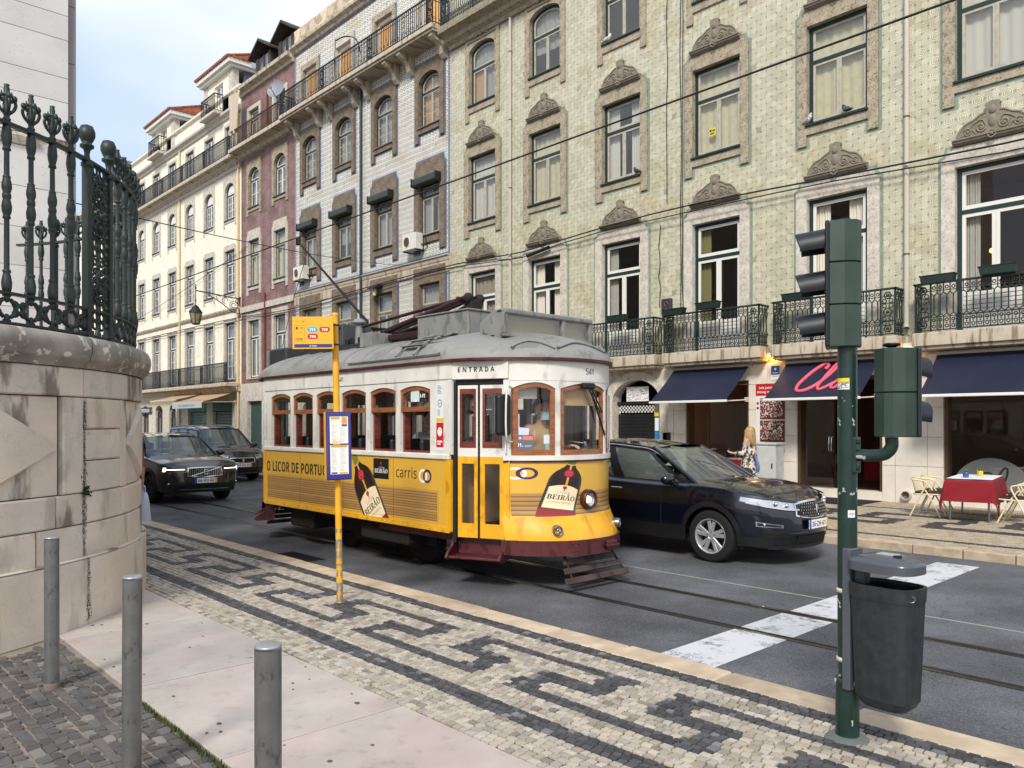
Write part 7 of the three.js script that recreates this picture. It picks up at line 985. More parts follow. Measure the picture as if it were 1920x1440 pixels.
// ---------------------------------------------------------------- street furniture on the near pavement
const brushed = mat(0xffffff, 0.42, { metalness: 0.55, map: mottle(0x747472, 0.05, 10, 5, 512, 0.6, (u, v, o, i, j) => { const s = h2(i >> 1, j >> 1, 9) > 0.997 ? 34 : 0, n = sst(0.64, 0.74, fbm(u, v * 0.5, 16, 4, 41)) * 22; return [o[0] - s - n, o[1] - s - n * 1.1, o[2] - s - n * 1.2]; }) });
[[-5.82, 1.30, 'grey steel bollard standing beside the curved stone wall'], [-4.06, 1.25, 'grey steel bollard in the middle of the three'], [-2.50, 1.205, 'grey steel bollard closest to the camera, by the pale slabs']].forEach(([X, z, label], i) => {
  const b = thing('bollard', label, 'bollard', [X, PAVE - 0.01, -z], i * 1.3, 'steel bollards in a row'), R = 0.0445; b.rotation.z = [0.008, -0.004, 0.01][i];
  obj('tube', [cyl(V(0, 0, 0), V(0, 0.985, 0), R, R, 32)], brushed, b); obj('cap', [lathe([[0, 1.0], [R * 0.9, 1.0], [R, 0.995], [R, 0.985], [0, 0.985]], 32)], mat(0xa9abad, 0.35, { metalness: 0.6 }), b);
  obj('footing', [lathe([[R, 0.045], [R + 0.004, 0.04], [R + 0.005, 0], [R, 0]], 24)], mat(0x6e645c, 0.9, { map: mottle(0xf0f0f0, 0.25, 12, 3, 256, 0.3) }), b);
});
{ // bus stop
  const t = thing('bus_stop_pole', 'yellow bus stop pole with route sign and timetable case beside the tram', 'bus stop', [-6.69, PAVE, -3.96]); t.rotation.set(0.008, 0, 0.02);
  const py = mat(0xffffff, 0.5, { map: mottle(0xe0a41e, 0.06, 8, 5, 512, 0.9) });
  obj('pole', [cyl(V(0, 0.72, 0), V(0, 2.8, 0), 0.031, 0.031, 18)], py, t);
  obj('worn_foot', [cyl(V(0, 0, 0), V(0, 0.72, 0), 0.031, 0.031, 18)], mat(0xffffff, 0.6, { map: mottle(0xd89e20, 0.08, 8, 15, 512, 0.42, (u, v, o) => { const p = sst(0.53, 0.56, fbm(u, v, 14, 5, 61)); return [mix(o[0], 118, p), mix(o[1], 124, p), mix(o[2], 120, p)]; }) }), t);
  obj('cap', [lathe([[0, 2.81], [0.028, 2.81], [0.034, 2.8], [0.034, 2.785]], 16)], py, t);
  const sign = print(640, 512, (k) => { k.fillStyle = '#e3a51c'; k.fillRect(0, 0, 640, 512); k.fillStyle = '#29306e'; k.fillRect(26, 436, 596, 58); k.fillStyle = '#e9e6dc'; k.font = 'bold 30px sans-serif'; k.textAlign = 'center'; k.fillText('R. Prata', 320, 476); k.textAlign = 'left'; k.fillStyle = '#5b4a18'; k.font = '28px sans-serif'; k.fillText('carris', 42, 84); k.strokeStyle = '#5b4a18'; k.lineWidth = 5; k.beginPath(); k.arc(160, 74, 11, 0, 7); k.stroke(); k.beginPath(); k.arc(178, 74, 11, 0, 7); k.stroke();
    k.strokeStyle = '#4a3d16'; k.lineWidth = 4; k.beginPath(); k.roundRect(38, 140, 156, 250, 14); k.stroke(); k.fillStyle = '#3a3012'; k.fillRect(56, 160, 30, 46); k.font = 'bold 30px sans-serif'; k.fillText('SMS', 116, 190); k.font = '26px sans-serif'; k.fillText('C 00318', 60, 264); k.font = 'bold 50px sans-serif'; k.fillText('3599', 52, 376);
    for (const [x, y, c, s] of [[316, 206, '#2f9fd0', '711'], [506, 206, '#a8222c', '759'], [316, 316, '#a8222c', '794']]) { k.fillStyle = c; k.beginPath(); k.roundRect(x - 82, y - 44, 164, 88, 40); k.fill(); k.fillStyle = '#f4f2ec'; k.font = 'bold 58px sans-serif'; k.textAlign = 'center'; k.fillText(s, x, y + 21); k.textAlign = 'left'; } }, 0.45);
  const s = group('route_sign', t, [0.0, 2.6, 0.24]); s.rotation.y = 0.92; obj('panel', [plate(0.38, 0.305, 0.006).translate(-0.0, 0, 0)], sign, s, true); obj('back', [rb(-0.192, 0.192, -0.155, 0.155, -0.012, -0.0035, 0.004)], py, s);
  obj('clamp', [tor(0.036, 0.008, 0, 0, 0, 14, 6).rotateX(Math.PI / 2).translate(0, 2.69, 0), bx(-0.012, 0.06, 2.683, 2.697, 0.03, 0.1)], M.ironBlack, t); obj('clamp', [tor(0.036, 0.008, 0, 0, 0, 14, 6).rotateX(Math.PI / 2).translate(0, 2.5, 0), bx(-0.012, 0.06, 2.493, 2.507, 0.03, 0.1)], M.ironBlack, t);
  const paper = print(384, 1024, (k) => { k.fillStyle = '#2c2a7a'; k.fillRect(0, 0, 384, 1024); k.fillStyle = '#f1eee4'; k.fillRect(44, 60, 300, 416); k.fillRect(44, 500, 300, 450); const r = rng(3); k.fillStyle = '#d99a22'; k.fillRect(58, 66, 150, 40); k.fillRect(238, 66, 90, 110); k.fillRect(58, 500, 270, 40); k.fillRect(190, 920, 138, 26); k.fillStyle = '#2c3f86'; k.fillRect(238, 180, 90, 34); k.fillRect(58, 918, 100, 26); k.fillStyle = '#e7cf8e'; k.fillRect(92, 430, 120, 60); k.fillStyle = '#7d7a70'; for (let i = 0; i < 44; i++) { const y = 120 + i * 18; if (y > 470 && y < 548) continue; k.fillRect(66, y, 30 + r() * 90, 5); if (y > 225) k.fillRect(206, y, 40 + r() * 76, 5); } k.strokeStyle = '#c9c4b2'; k.lineWidth = 3; k.strokeRect(190, 112, 2, 360); k.strokeRect(190, 546, 2, 380); }, 0.3, { clearcoat: 0.8, clearcoatRoughness: 0.08 });
  const c = group('timetable_case', t, [0.075, 1.52, 0.03]); c.rotation.y = 1.3; obj('case', [rb(-0.12, 0.12, -0.325, 0.325, -0.09, 0.0, 0.012, 2)], py, c); obj('frame', [rb(-0.122, 0.122, -0.327, 0.327, 0.0, 0.02, 0.012, 2)], mat(0x25236b, 0.4), c); obj('timetable', [plate(0.225, 0.635, 0.004).translate(0, 0, 0.022)], paper, c, true);
}
{ // traffic signals on a green post
  const t = thing('traffic_light', 'dark green traffic signal post with two signal heads at the kerb', 'traffic light', [-1.9, PAVE, -4.3]);
  const pg = mat(0xffffff, 0.36, { map: mottle(0x183029, 0.05, 10, 5, 512, 1.0, (u, v, o, i, j) => { const n = sst(0.69, 0.71, fbm(u, v, 20, 4, 71)); return [mix(o[0], 165, n), mix(o[1], 170, n), mix(o[2], 165, n)]; }) }), hd = mat(0xffffff, 0.48, { map: mottle(0x25392f, 0.04, 8, 9, 256, 1) }), bk = mat(0x12171b, 0.4);
  obj('post', [cyl(V(0, 0.32, 0), V(0, 2.28, 0), 0.051, 0.051, 28)], pg, t); obj('sleeve', [lathe([[0.062, 0], [0.062, 0.29], [0.068, 0.3], [0.07, 0.315], [0.066, 0.33], [0.052, 0.335]], 28)], pg, t); obj('foot', [lathe([[0.062, 0.02], [0.1, 0.012], [0.115, 0]], 24)], mat(0x5c6560, 0.8), t);
  const aspect = (g, y, R, len) => { const a = group('aspect', g); obj('lens', [new THREE.SphereGeometry(R * 0.95, 16, 6, 0, 6.2832, 0, 0.5).rotateZ(Math.PI / 2).translate(R * 0.83, y, 0)], mat(0x1c1512, 0.15), a); const v = grid(18, 3, (u, w) => { const an = mix(-0.35, Math.PI + 0.35, u), q = mix(1, 0.93, w), L = w * len * (0.72 + 0.28 * Math.sin(clamp(u, 0.1, 0.9) * Math.PI)); return V(-L, y + Math.sin(an) * R * q - w * 0.012, Math.cos(an) * R * q); }); obj('visor', [v, v.clone().scale(1, 0.985, 0.97).translate(0, y * 0.015, 0)], bk, a); };
  const h1 = group('signal_head', t, [-0.015, 2.15, 0.0]); h1.rotation.y = 0.42; // looks along -x
  { const prof = [[-0.075, -0.1], [-0.075, 0.1], [0.0, 0.1], [0.06, 0.075], [0.085, 0.035], [0.085, -0.035], [0.06, -0.075], [0.0, -0.1]];
    for (let i = 0; i < 3; i++) obj('housing', [exY(prof, i * 0.231 + 0.002, i * 0.231 + 0.229, { bevel: 0.004 })], hd, h1); obj('front_plate', [rb(-0.1, -0.075, 0.0, 0.693, -0.112, 0.112, 0.012)], bk, h1); obj('hinge', [cyl(V(-0.09, 0.03, 0.112), V(-0.09, 0.66, 0.112), 0.008, 0.008, 6)], bk, h1); obj('top_cap', [lathe([[0, 0.715], [0.03, 0.713], [0.035, 0.695], [0, 0.69]], 14)], bk, h1);
    for (let i = 0; i < 3; i++) { const a = group('lamp', h1, [-0.1, 0.115 + i * 0.231, 0]); aspect(a, 0, 0.09, 0.16); } }
  const h2_ = group('signal_head', t, [0.235, 1.66, 0.0]); h2_.rotation.y = -Math.PI / 2 - 0.5; // looks along -z, away from the camera
  { const prof = [[-0.07, -0.1], [-0.07, 0.1], [0.0, 0.1], [0.05, 0.07], [0.075, 0.035], [0.075, -0.035], [0.05, -0.07], [0.0, -0.1]];
    for (let i = 0; i < 2; i++) obj('housing', [exY(prof, i * 0.235 + 0.002, i * 0.235 + 0.233, { bevel: 0.004 })], hd, h2_); obj('front_plate', [rb(-0.095, -0.07, 0.0, 0.47, -0.115, 0.115, 0.012)], bk, h2_); obj('top_cap', [lathe([[0, 0.5], [0.04, 0.497], [0.045, 0.485], [0.02, 0.475], [0.02, 0.47]], 14)], bk, h2_); for (let i = 0; i < 2; i++) { const a = group('lamp', h2_, [-0.095, 0.118 + i * 0.235, 0]); aspect(a, 0, 0.09, 0.11); } }
  obj('arm', [tube([V(0.05, 1.56, 0.0), V(0.14, 1.56, 0.0), V(0.2, 1.57, 0.0), V(0.235, 1.61, 0.0), V(0.235, 1.66, 0.0)], 0.033, 14, 30)], pg, t); obj('arm_plate', [rb(0.02, 0.062, 1.46, 1.66, -0.035, 0.035, 0.01)], pg, t); for (const y of [1.49, 1.63]) obj('bolt', [cyl(V(0.06, y, 0.015), V(0.075, y, 0.015), 0.013, 0.013, 6)], M.ironBlack, t);
  const rib = (y) => obj('strap', [tor(0.0525, 0.006, 0, 0, 0, 24, 5).rotateX(Math.PI / 2).scale(1, 2.2, 1).translate(0, y, 0)], mat(0xc3bfae, 0.5), t); rib(0.815); rib(0.437);
  const stk = (y, a, w, h, draw) => { const g = grid(6, 1, (u, v) => { const an = a + mix(-w / 2, w / 2, u) / 0.052; return V(0.0522 * Math.sin(an), mix(y - h / 2, y + h / 2, v), 0.0522 * Math.cos(an)); }); obj('sticker', [g], print(128, 128, draw, 0.5), t, true); };
  stk(1.95, -0.1, 0.075, 0.062, (k) => { k.fillStyle = '#d9c22a'; k.fillRect(0, 0, 128, 50); k.fillStyle = '#d5d6d2'; k.fillRect(0, 50, 128, 78); k.strokeStyle = '#3c4238'; k.lineWidth = 5; const r = rng(2); for (let i = 0; i < 12; i++) { k.beginPath(); k.moveTo(r() * 128, 40 + r() * 80); k.lineTo(r() * 128, 40 + r() * 80); k.stroke(); } });
  stk(1.24, 0.85, 0.04, 0.04, (k) => { k.fillStyle = '#d7dadf'; k.fillRect(0, 0, 128, 128); k.fillStyle = '#2a2d4a'; k.font = 'bold 60px serif'; k.fillText('AB', 14, 86); });
}
{ // litter bin strapped to the post
  const t = thing('litter_bin', 'charcoal plastic litter bin with domed lid strapped to the signal post', 'litter bin', [-1.675, 0.375, -4.27]); t.rotation.y = -0.12; t.scale.set(0.9, 0.93, 0.95);
  const pl = mat(0xffffff, 0.45, { map: mottle(0x23272b, 0.05, 14, 6, 256, 0.5) }), lid = mat(0x4a4f55, 0.24);
  const sec = (a, w, d) => { const c = Math.cos(a), s = Math.sin(a), n = 0.62; return [w * Math.sign(c) * Math.pow(Math.abs(c), n), d * Math.sign(s) * Math.pow(Math.abs(s), n)]; };
  const shell = (y0, y1, w0, w1, d0, d1, rows = 4, n = 72, rib = 0, inv = false) => grid(n, rows, (u, v) => { const a = -u * 6.28319, w = mix(w0, w1, v), d = mix(d0, d1, v), k = 1 - (rib ? rib * (Math.floor(u * n) % 2) : 0), [x, z] = sec(a, w * k, d * k); return V(x, mix(y0, y1, v), z); }, inv);
  obj('body', [shell(0.04, 0.62, 0.168, 0.192, 0.118, 0.135, 3, 180, 0.008), shell(0.0, 0.045, 0.14, 0.168, 0.1, 0.118, 2), shell(-0.012, 0.0, 0.125, 0.135, 0.09, 0.098, 1)], pl, t); obj('inner_liner', [shell(0.02, 0.66, 0.155, 0.185, 0.105, 0.128, 1, 48, 0, true), grid(24, 1, (u, v) => { const [x, z] = sec(-u * 6.283, 0.155 * v, 0.105 * v); return V(x, 0.05, z); })], M.rubber, t);
  obj('rim_band', [shell(0.6, 0.68, 0.196, 0.201, 0.138, 0.142, 2), grid(48, 1, (u, v) => { const [x, z] = sec(-u * 6.283, mix(0.201, 0.184, v), mix(0.142, 0.127, v)); return V(x, 0.68, z); })], pl, t);
  obj('back_bracket', [rb(-0.245, -0.19, 0.03, 0.86, -0.07, 0.07, 0.01), rb(-0.19, -0.12, 0.66, 0.8, -0.035, 0.035, 0.01)], lid, t);
  obj('lid', [grid(48, 6, (u, v) => { const k = Math.cos(v * Math.PI / 2), [x, z] = sec(-u * 6.283, 0.2 * Math.pow(k, 0.7) * (k > 0 ? 1 : 0), 0.14 * Math.pow(Math.max(0, k), 0.7)); return V(x - 0.005, 0.80 + 0.045 * Math.sin(v * Math.PI / 2), z); }), shell(0.755, 0.802, 0.2, 0.2, 0.14, 0.14, 1).translate(-0.005, 0, 0), grid(40, 1, (u, v) => { const [x, z] = sec(-u * 6.283, mix(0.2, 0.01, v), mix(0.14, 0.01, v)); return V(x - 0.005, 0.757, z); })], lid, t);
  obj('ash_slot', [rb(0.06, 0.1, 0.838, 0.852, 0.02, 0.05, 0.003)], M.rubber, t); obj('label', [rb(-0.06, 0.05, 0.842, 0.848, -0.055, 0.02, 0.003)], mat(0x9ba2a8, 0.5), t);
  const lk = group('lock', t, [0.182, 0.63, 0.075]); lk.rotation.y = 0.9; obj('plate', [tor(0.016, 0.005, 0, 0, 0.004, 14, 5), new THREE.CylinderGeometry(0.009, 0.009, 0.008, 10).rotateX(Math.PI / 2)], M.steel, lk);
}
// ---------------------------------------------------------------- awnings
const awnTex = (hex, s) => mottle(hex, 0.03, 4, s, 512, 1.6, (u, v, o, i, j) => { const q = h2(i >> 1, j >> 1, s) > 0.9993 ? 70 : 0; return [o[0] + q, o[1] + q, o[2] + q]; });
function awning(label, x0, x1, yT, yF, dep, fabric, bar, grp, deco, valance = 0) {
  const t = thing('awning', label, 'awning', [(x0 + x1) / 2, yF, FZ], 0, grp), w = x1 - x0;
  obj('canvas', [grid(24, 10, (u, v) => V(mix(-w / 2, w / 2, u), mix(0.03, yT - yF, v) - 0.035 * Math.sin(v * Math.PI), mix(dep, 0.12, v))), grid(24, 10, (u, v) => V(mix(-w / 2, w / 2, u), mix(0.03, yT - yF, v) - 0.035 * Math.sin(v * Math.PI) - 0.006, mix(dep, 0.12, v) - 0.004), true)], fabric, t);
  obj('front_bar', [rb(-w / 2 - 0.03, w / 2 + 0.03, -0.025, 0.035, dep - 0.04, dep + 0.03, 0.012)], bar, t);
  obj('roller', [cyl(V(-w / 2 - 0.04, yT - yF + 0.01, 0.11), V(w / 2 + 0.04, yT - yF + 0.01, 0.11), 0.05, 0.05, 12)], M.conduit, t);
  for (const s of [-1, 1]) { obj('arm', [cyl(V(s * (w / 2 - 0.08), 0.0, dep - 0.03), V(s * (w / 2 - 0.08), 0.05, 0.14), 0.016, 0.016, 6)], M.white, t); obj('bracket', [rb(s * (w / 2 + 0.02) - 0.04, s * (w / 2 + 0.02) + 0.04, yT - yF - 0.05, yT - yF + 0.07, 0.037, 0.12, 0.01)], M.conduit, t); obj('arm_bracket', [rb(s * (w / 2 - 0.08) - 0.035, s * (w / 2 - 0.08) + 0.035, 0.0, 0.12, 0.037, 0.15, 0.01)], M.conduit, t); }
  if (valance) obj('valance', [grid(40, 1, (u, v) => V(mix(-w / 2, w / 2, u), mix(-valance, -0.01, v), dep + 0.032 + 0.012 * Math.sin(u * 60)))], valance > 0.3 ? M.white : deco ?? fabric, t);
  return t;
}
const navy = mat(0xffffff, 0.42, { map: awnTex(0x1b2135, 4), sheen: 0.1, sheenColor: new THREE.Color(0x8090c0), sheenRoughness: 0.5 });
awning('navy blue awning over the restaurant window, beside the arched doorway', -12.66, -10.4, 3.33, 2.41, 1.2, navy, M.white, 'navy restaurant awnings');
const aw2 = awning('navy blue awning with pink script lettering over the restaurant door', -9.38, -7.18, 3.33, 2.41, 1.2, navy, M.white, 'navy restaurant awnings');
awning('navy blue awning above the terrace tables', -5.98, -2.1, 3.33, 2.41, 1.2, navy, M.white, 'navy restaurant awnings');
{ // pink script C and l, raised on the canvas
  const at3 = (x, y) => { const v = clamp((y + 0.5)), q = mix(0.03, 0.92, v) - 0.035 * Math.sin(v * Math.PI); return V(x, q + 0.012, mix(1.2, 0.12, v) + 0.012); }, pink = mat(0xd2586c, 0.7), pen = (pts, r) => tube(pts.map(([x, y]) => at3(x, y)), r, 6, pts.length * 8).scale(1, 1, 1);
  obj('lettering', [pen([[-0.02, 0.26], [0.02, 0.36], [-0.06, 0.41], [-0.22, 0.3], [-0.38, 0.08], [-0.46, -0.16], [-0.4, -0.3], [-0.24, -0.3], [-0.08, -0.2], [0.06, -0.04]], 0.042), pen([[0.06, -0.04], [0.2, 0.2], [0.28, 0.4], [0.24, 0.44], [0.14, 0.26], [0.06, 0.0], [0.04, -0.2], [0.1, -0.28], [0.22, -0.22], [0.36, -0.1]], 0.036), pen([[0.36, -0.1], [0.46, 0.0], [0.5, -0.06], [0.44, -0.24], [0.36, -0.24], [0.36, -0.12], [0.48, -0.02], [0.52, -0.22], [0.66, -0.18]], 0.03)], pink, aw2);
}
const tanAwn = mat(0xffffff, 0.8, { map: awnTex(0xb89a74, 8) }), vtxt = (s) => print(512, 64, (k) => { k.fillStyle = '#d6d6d0'; k.fillRect(0, 0, 512, 64); k.fillStyle = '#5c86b0'; k.font = 'bold 40px sans-serif'; k.textAlign = 'center'; k.fillText(s, 256, 46, 480); });
awning('tan awning with pale printed valance over the green shutters', -45.2, -41.0, 3.6, 3.0, 1.9, tanAwn, M.white, 'tan shop awnings', vtxt('MINIMERCADO'), 0.3);
awning('plain tan awning above the shop next to the pale printed one', -49.4, -45.4, 3.65, 3.2, 1.7, tanAwn, M.white, 'tan shop awnings', tanAwn, 0.2);

// ---------------------------------------------------------------- restaurant terrace
const CHAIRM = mat(0xd9cda6, 0.42), CUSH = mat(0x2d1a1f, 0.6);
const chairs = [[-5.42, -15.75, 0.1, 'cream tube armchair on the left of the red table, nearest the kerb'], [-5.5, -16.45, 0.1, 'cream tube armchair left of the red table, nearest the window'], [-3.98, -15.65, 3.2, 'cream tube armchair on the right of the red table, nearest the kerb'], [-4.05, -16.4, 3.3, 'cream tube armchair right of the red table, nearest the window']];
const chairGeo = (() => { const r = 0.014, T = (p, n) => tube(p.map((q) => V(...q)), r, 8, n), legs = [-1, 1].map((s) => T([[0.26, 0.0, s * 0.26], [0.1, 0.36, s * 0.265], [0.0, 0.56, s * 0.27], [-0.02, 0.64, s * 0.27], [0.06, 0.67, s * 0.27], [0.2, 0.68, s * 0.25], [0.26, 0.69, s * 0.2]], 40));
  return { leg: legs.map((g) => metric(clean(g))), rear: [-1, 1].map((s) => metric(clean(T([[-0.24, 0, s * 0.22], [-0.1, 0.3, s * 0.22], [0.02, 0.5, s * 0.225], [0.1, 0.6, s * 0.23]], 24)))), back: metric(clean(merge([T([[0.26, 0.69, -0.2], [0.29, 0.705, -0.1], [0.3, 0.71, 0], [0.29, 0.705, 0.1], [0.26, 0.69, 0.2]], 24)]))), shell: metric(clean(grid(12, 4, (u, v) => { const a = mix(-1, 1, u); return V(0.29 - a * a * 0.05 - (1 - v) * 0.06, mix(0.44, 0.7, v), a * 0.19); }))), frame: metric(clean(T([[-0.22, 0.42, -0.2], [-0.23, 0.42, 0.2], [0.2, 0.41, 0.2], [0.2, 0.41, -0.2], [-0.22, 0.42, -0.2]], 40))), seat: metric(clean(rb(-0.22, 0.2, 0.425, 0.465, -0.2, 0.2, 0.018, 2))) }; })();
for (const [x, z, turn, label] of chairs) { const c = thing('terrace_chair', label, 'chair', [x, 0.13, z], turn + Math.PI, 'cream chairs round the red table'); chairGeo.leg.forEach((g) => raw('front_leg', g, CHAIRM, c)); chairGeo.rear.forEach((g) => raw('rear_leg', g, CHAIRM, c)); raw('top_rail', chairGeo.back, CHAIRM, c); raw('back_shell', chairGeo.shell, CHAIRM, c); raw('seat_frame', chairGeo.frame, CHAIRM, c); raw('cushion', chairGeo.seat, CUSH, c); }
{ const t = thing('terrace_table', 'terrace table with metal legs under the red cloth', 'table', [-4.72, 0.13, -16.0], 0.16); obj('top', [rb(-0.36, 0.36, 0.70, 0.735, -0.78, 0.78, 0.01)], M.steel, t); for (const [x, z] of [[-0.3, -0.7], [0.3, -0.7], [-0.3, 0.7], [0.3, 0.7]]) obj('leg', [cyl(V(x, 0, z), V(x, 0.7, z), 0.018, 0.018, 10)], M.steel, t);
  const cloth = (name, label, w, d, drop, y, m, pts) => { const N = 44, g = grid(N, N, (u, v) => { const X = mix(-w, w, u), Z = mix(-d, d, v), ox = Math.max(0, Math.abs(X) - 0.365), oz = Math.max(0, Math.abs(Z) - 0.785), o = Math.hypot(ox, oz), fall = Math.min(o, 1), wav = o > 0.02 ? 0.035 * Math.sin((X * 3 + Z * 4) * 3.1) * Math.min(1, o * 3) : 0; return V(clamp(X, -0.365, 0.365) + Math.sign(X) * (ox > 0 ? ox * 0.16 + 0.008 : 0) + wav * 0.5, y - fall * (o > 0 ? 0.985 : 0) + 0.002 * Math.sin(X * 13) * (o > 0 ? 0 : 1), clamp(Z, -0.785, 0.785) + Math.sign(Z) * (oz > 0 ? oz * 0.14 + 0.008 : 0) + wav * 0.5); }, true); return tag(obj(name, [g], m), label, 'tablecloth'); };
  const c1 = cloth('red_tablecloth', 'dark red cloth hanging in points from the terrace table', 0.79, 1.18, 0, 0.742, M.redCloth); c1.position.set(-4.72, 0.13, -16.0); c1.rotation.y = 0.16;
  const c2 = cloth('white_table_topper', 'white cloth topper over the red tablecloth on the terrace', 0.355, 0.77, 0, 0.752, M.whiteCloth); c2.position.set(-4.72, 0.13, -16.0); c2.rotation.y = 0.16;
  const jar = (x, z, body, label) => { const j = thing('table_jar', label, 'jar', [x, 0.882, z]); obj('jar', [lathe([[0, 0], [0.045, 0], [0.05, 0.01], [0.05, 0.09], [0.046, 0.1], [0.04, 0.1]], 16)], mat(body, 0.25, { clearcoat: 0.6 }), j); const r = rng(body & 255), g = []; for (let i = 0; i < 46; i++) { const a = r() * 6.3, l = 0.03 + r() * 0.05; const q = new THREE.PlaneGeometry(0.012, 0.03).rotateX(r() * 2).rotateY(a).translate(Math.cos(a) * r() * 0.05, 0.1 + r() * 0.045, Math.sin(a) * r() * 0.05); g.push(q); } const o = obj('sprigs', g, mat(0x5a7a4a, 0.8), j); o.userData.kind = 'stuff'; };
  jar(-4.78, -15.7, 0x35508c, 'small blue jar of green sprigs on the white topper'); jar(-4.72, -16.3, 0xd0b414, 'small yellow jar of green sprigs on the white topper');
}
{ const m = thing('door_mat', 'black entrance mat with red lettering at the restaurant door', 'mat', [-8.3, 0.138, -17.1]); obj('mat', [rb(-1.15, 1.2, 0, 0.012, -0.72, 0.5, 0.005)], mat(0x141416, 0.95, { bumpMap: BUMP, bumpScale: 0.003 }), m); const lt = print(512, 256, (k) => { k.fillStyle = '#141416'; k.fillRect(0, 0, 512, 256); k.strokeStyle = '#9c2430'; k.lineWidth = 14; k.beginPath(); k.arc(200, 90, 60, 0.6, 5.4); k.stroke(); k.beginPath(); k.ellipse(300, 80, 20, 60, 0.4, 0, 7); k.stroke(); k.fillStyle = '#8a7a58'; k.font = 'bold 46px sans-serif'; k.fillText('CAFÉ', 170, 220); }, 0.95); obj('lettering', [new THREE.PlaneGeometry(1.1, 0.6).rotateX(-Math.PI / 2).translate(-0.15, 0.0135, -0.1)], lt, m, true); }
{ const c = thing('utility_cabinet', 'pale grey ribbed utility cabinet standing against the restaurant pier', 'cabinet', [-9.75, 0.13, -17.55]); const m = mat(0xffffff, 0.6, { map: mottle(0xb9bcb8, 0.05, 8, 4, 256, 1) }); obj('case', [rb(-0.34, 0.36, 0.08, 1.22, -0.2, 0.2, 0.01)], m, c); obj('roof', [rb(-0.37, 0.39, 1.22, 1.27, -0.23, 0.23, 0.012)], m, c); obj('plinth', [bx(-0.32, 0.34, 0, 0.08, -0.18, 0.18)], M.dirt, c); for (let i = 0; i < 11; i++) obj('rib', [rb(-0.3 + i * 0.06, -0.27 + i * 0.06, 0.14, 1.16, 0.2, 0.21, 0.004)], m, c); obj('handle', [rb(0.26, 0.29, 0.66, 0.78, 0.21, 0.235, 0.006)], M.steel, c); }
{ const pm = print(400, 760, (k) => { k.fillStyle = '#ddd9d2'; k.fillRect(0, 0, 400, 760); k.fillStyle = '#b01826'; k.fillRect(0, 0, 400, 150); k.fillStyle = '#f0e6e0'; k.font = 'bold 40px sans-serif'; k.textAlign = 'center'; k.fillText('Sala Jantar no 1º', 200, 62, 370); k.fillText('Dining room on 1st', 200, 116, 370); const r = rng(6), room = (y) => { k.fillStyle = '#5c2a26'; k.fillRect(60, y, 340, 270); for (let i = 0; i < 520; i++) { const c = ['#8c2a30', '#d8d0c8', '#2c1c1a', '#b8a694', '#6b1a22', '#e8e2dc'][Math.floor(r() * 6)]; k.fillStyle = c; k.fillRect(60 + r() * 300, y + r() * 230, 4 + r() * 16, 3 + r() * 20); } }; room(180); room(462); k.fillStyle = '#ddd9d2'; k.fillRect(0, 150, 60, 610); k.fillStyle = '#222'; for (const y of [230, 290]) k.fillRect(14, y, 28, 30); }, 0.45);
  const p = tag(obj('menu_poster', [plate(0.78, 1.5, 0.01)], pm, scene, true), 'restaurant poster with red heading and dining room photographs on the stone pier', 'poster'); p.position.set(-9.86, 2.1, FZ + 0.046);
  const bp = print(128, 190, (k) => { k.fillStyle = '#e6e8ea'; k.fillRect(0, 0, 128, 190); k.fillStyle = '#1d5fae'; k.fillRect(4, 4, 120, 120); k.fillStyle = '#dfe8f2'; k.beginPath(); k.arc(64, 50, 16, 0, 7); k.fill(); k.fillRect(24, 92, 80, 12); k.fillStyle = '#8aa'; k.fillRect(30, 146, 68, 8); }); const b = tag(obj('blue_plaque', [plate(0.24, 0.35, 0.01)], bp, scene, true), 'small blue and white plaque above the poster on the pier', 'sign'); b.position.set(-9.72, 3.12, FZ + 0.046); }
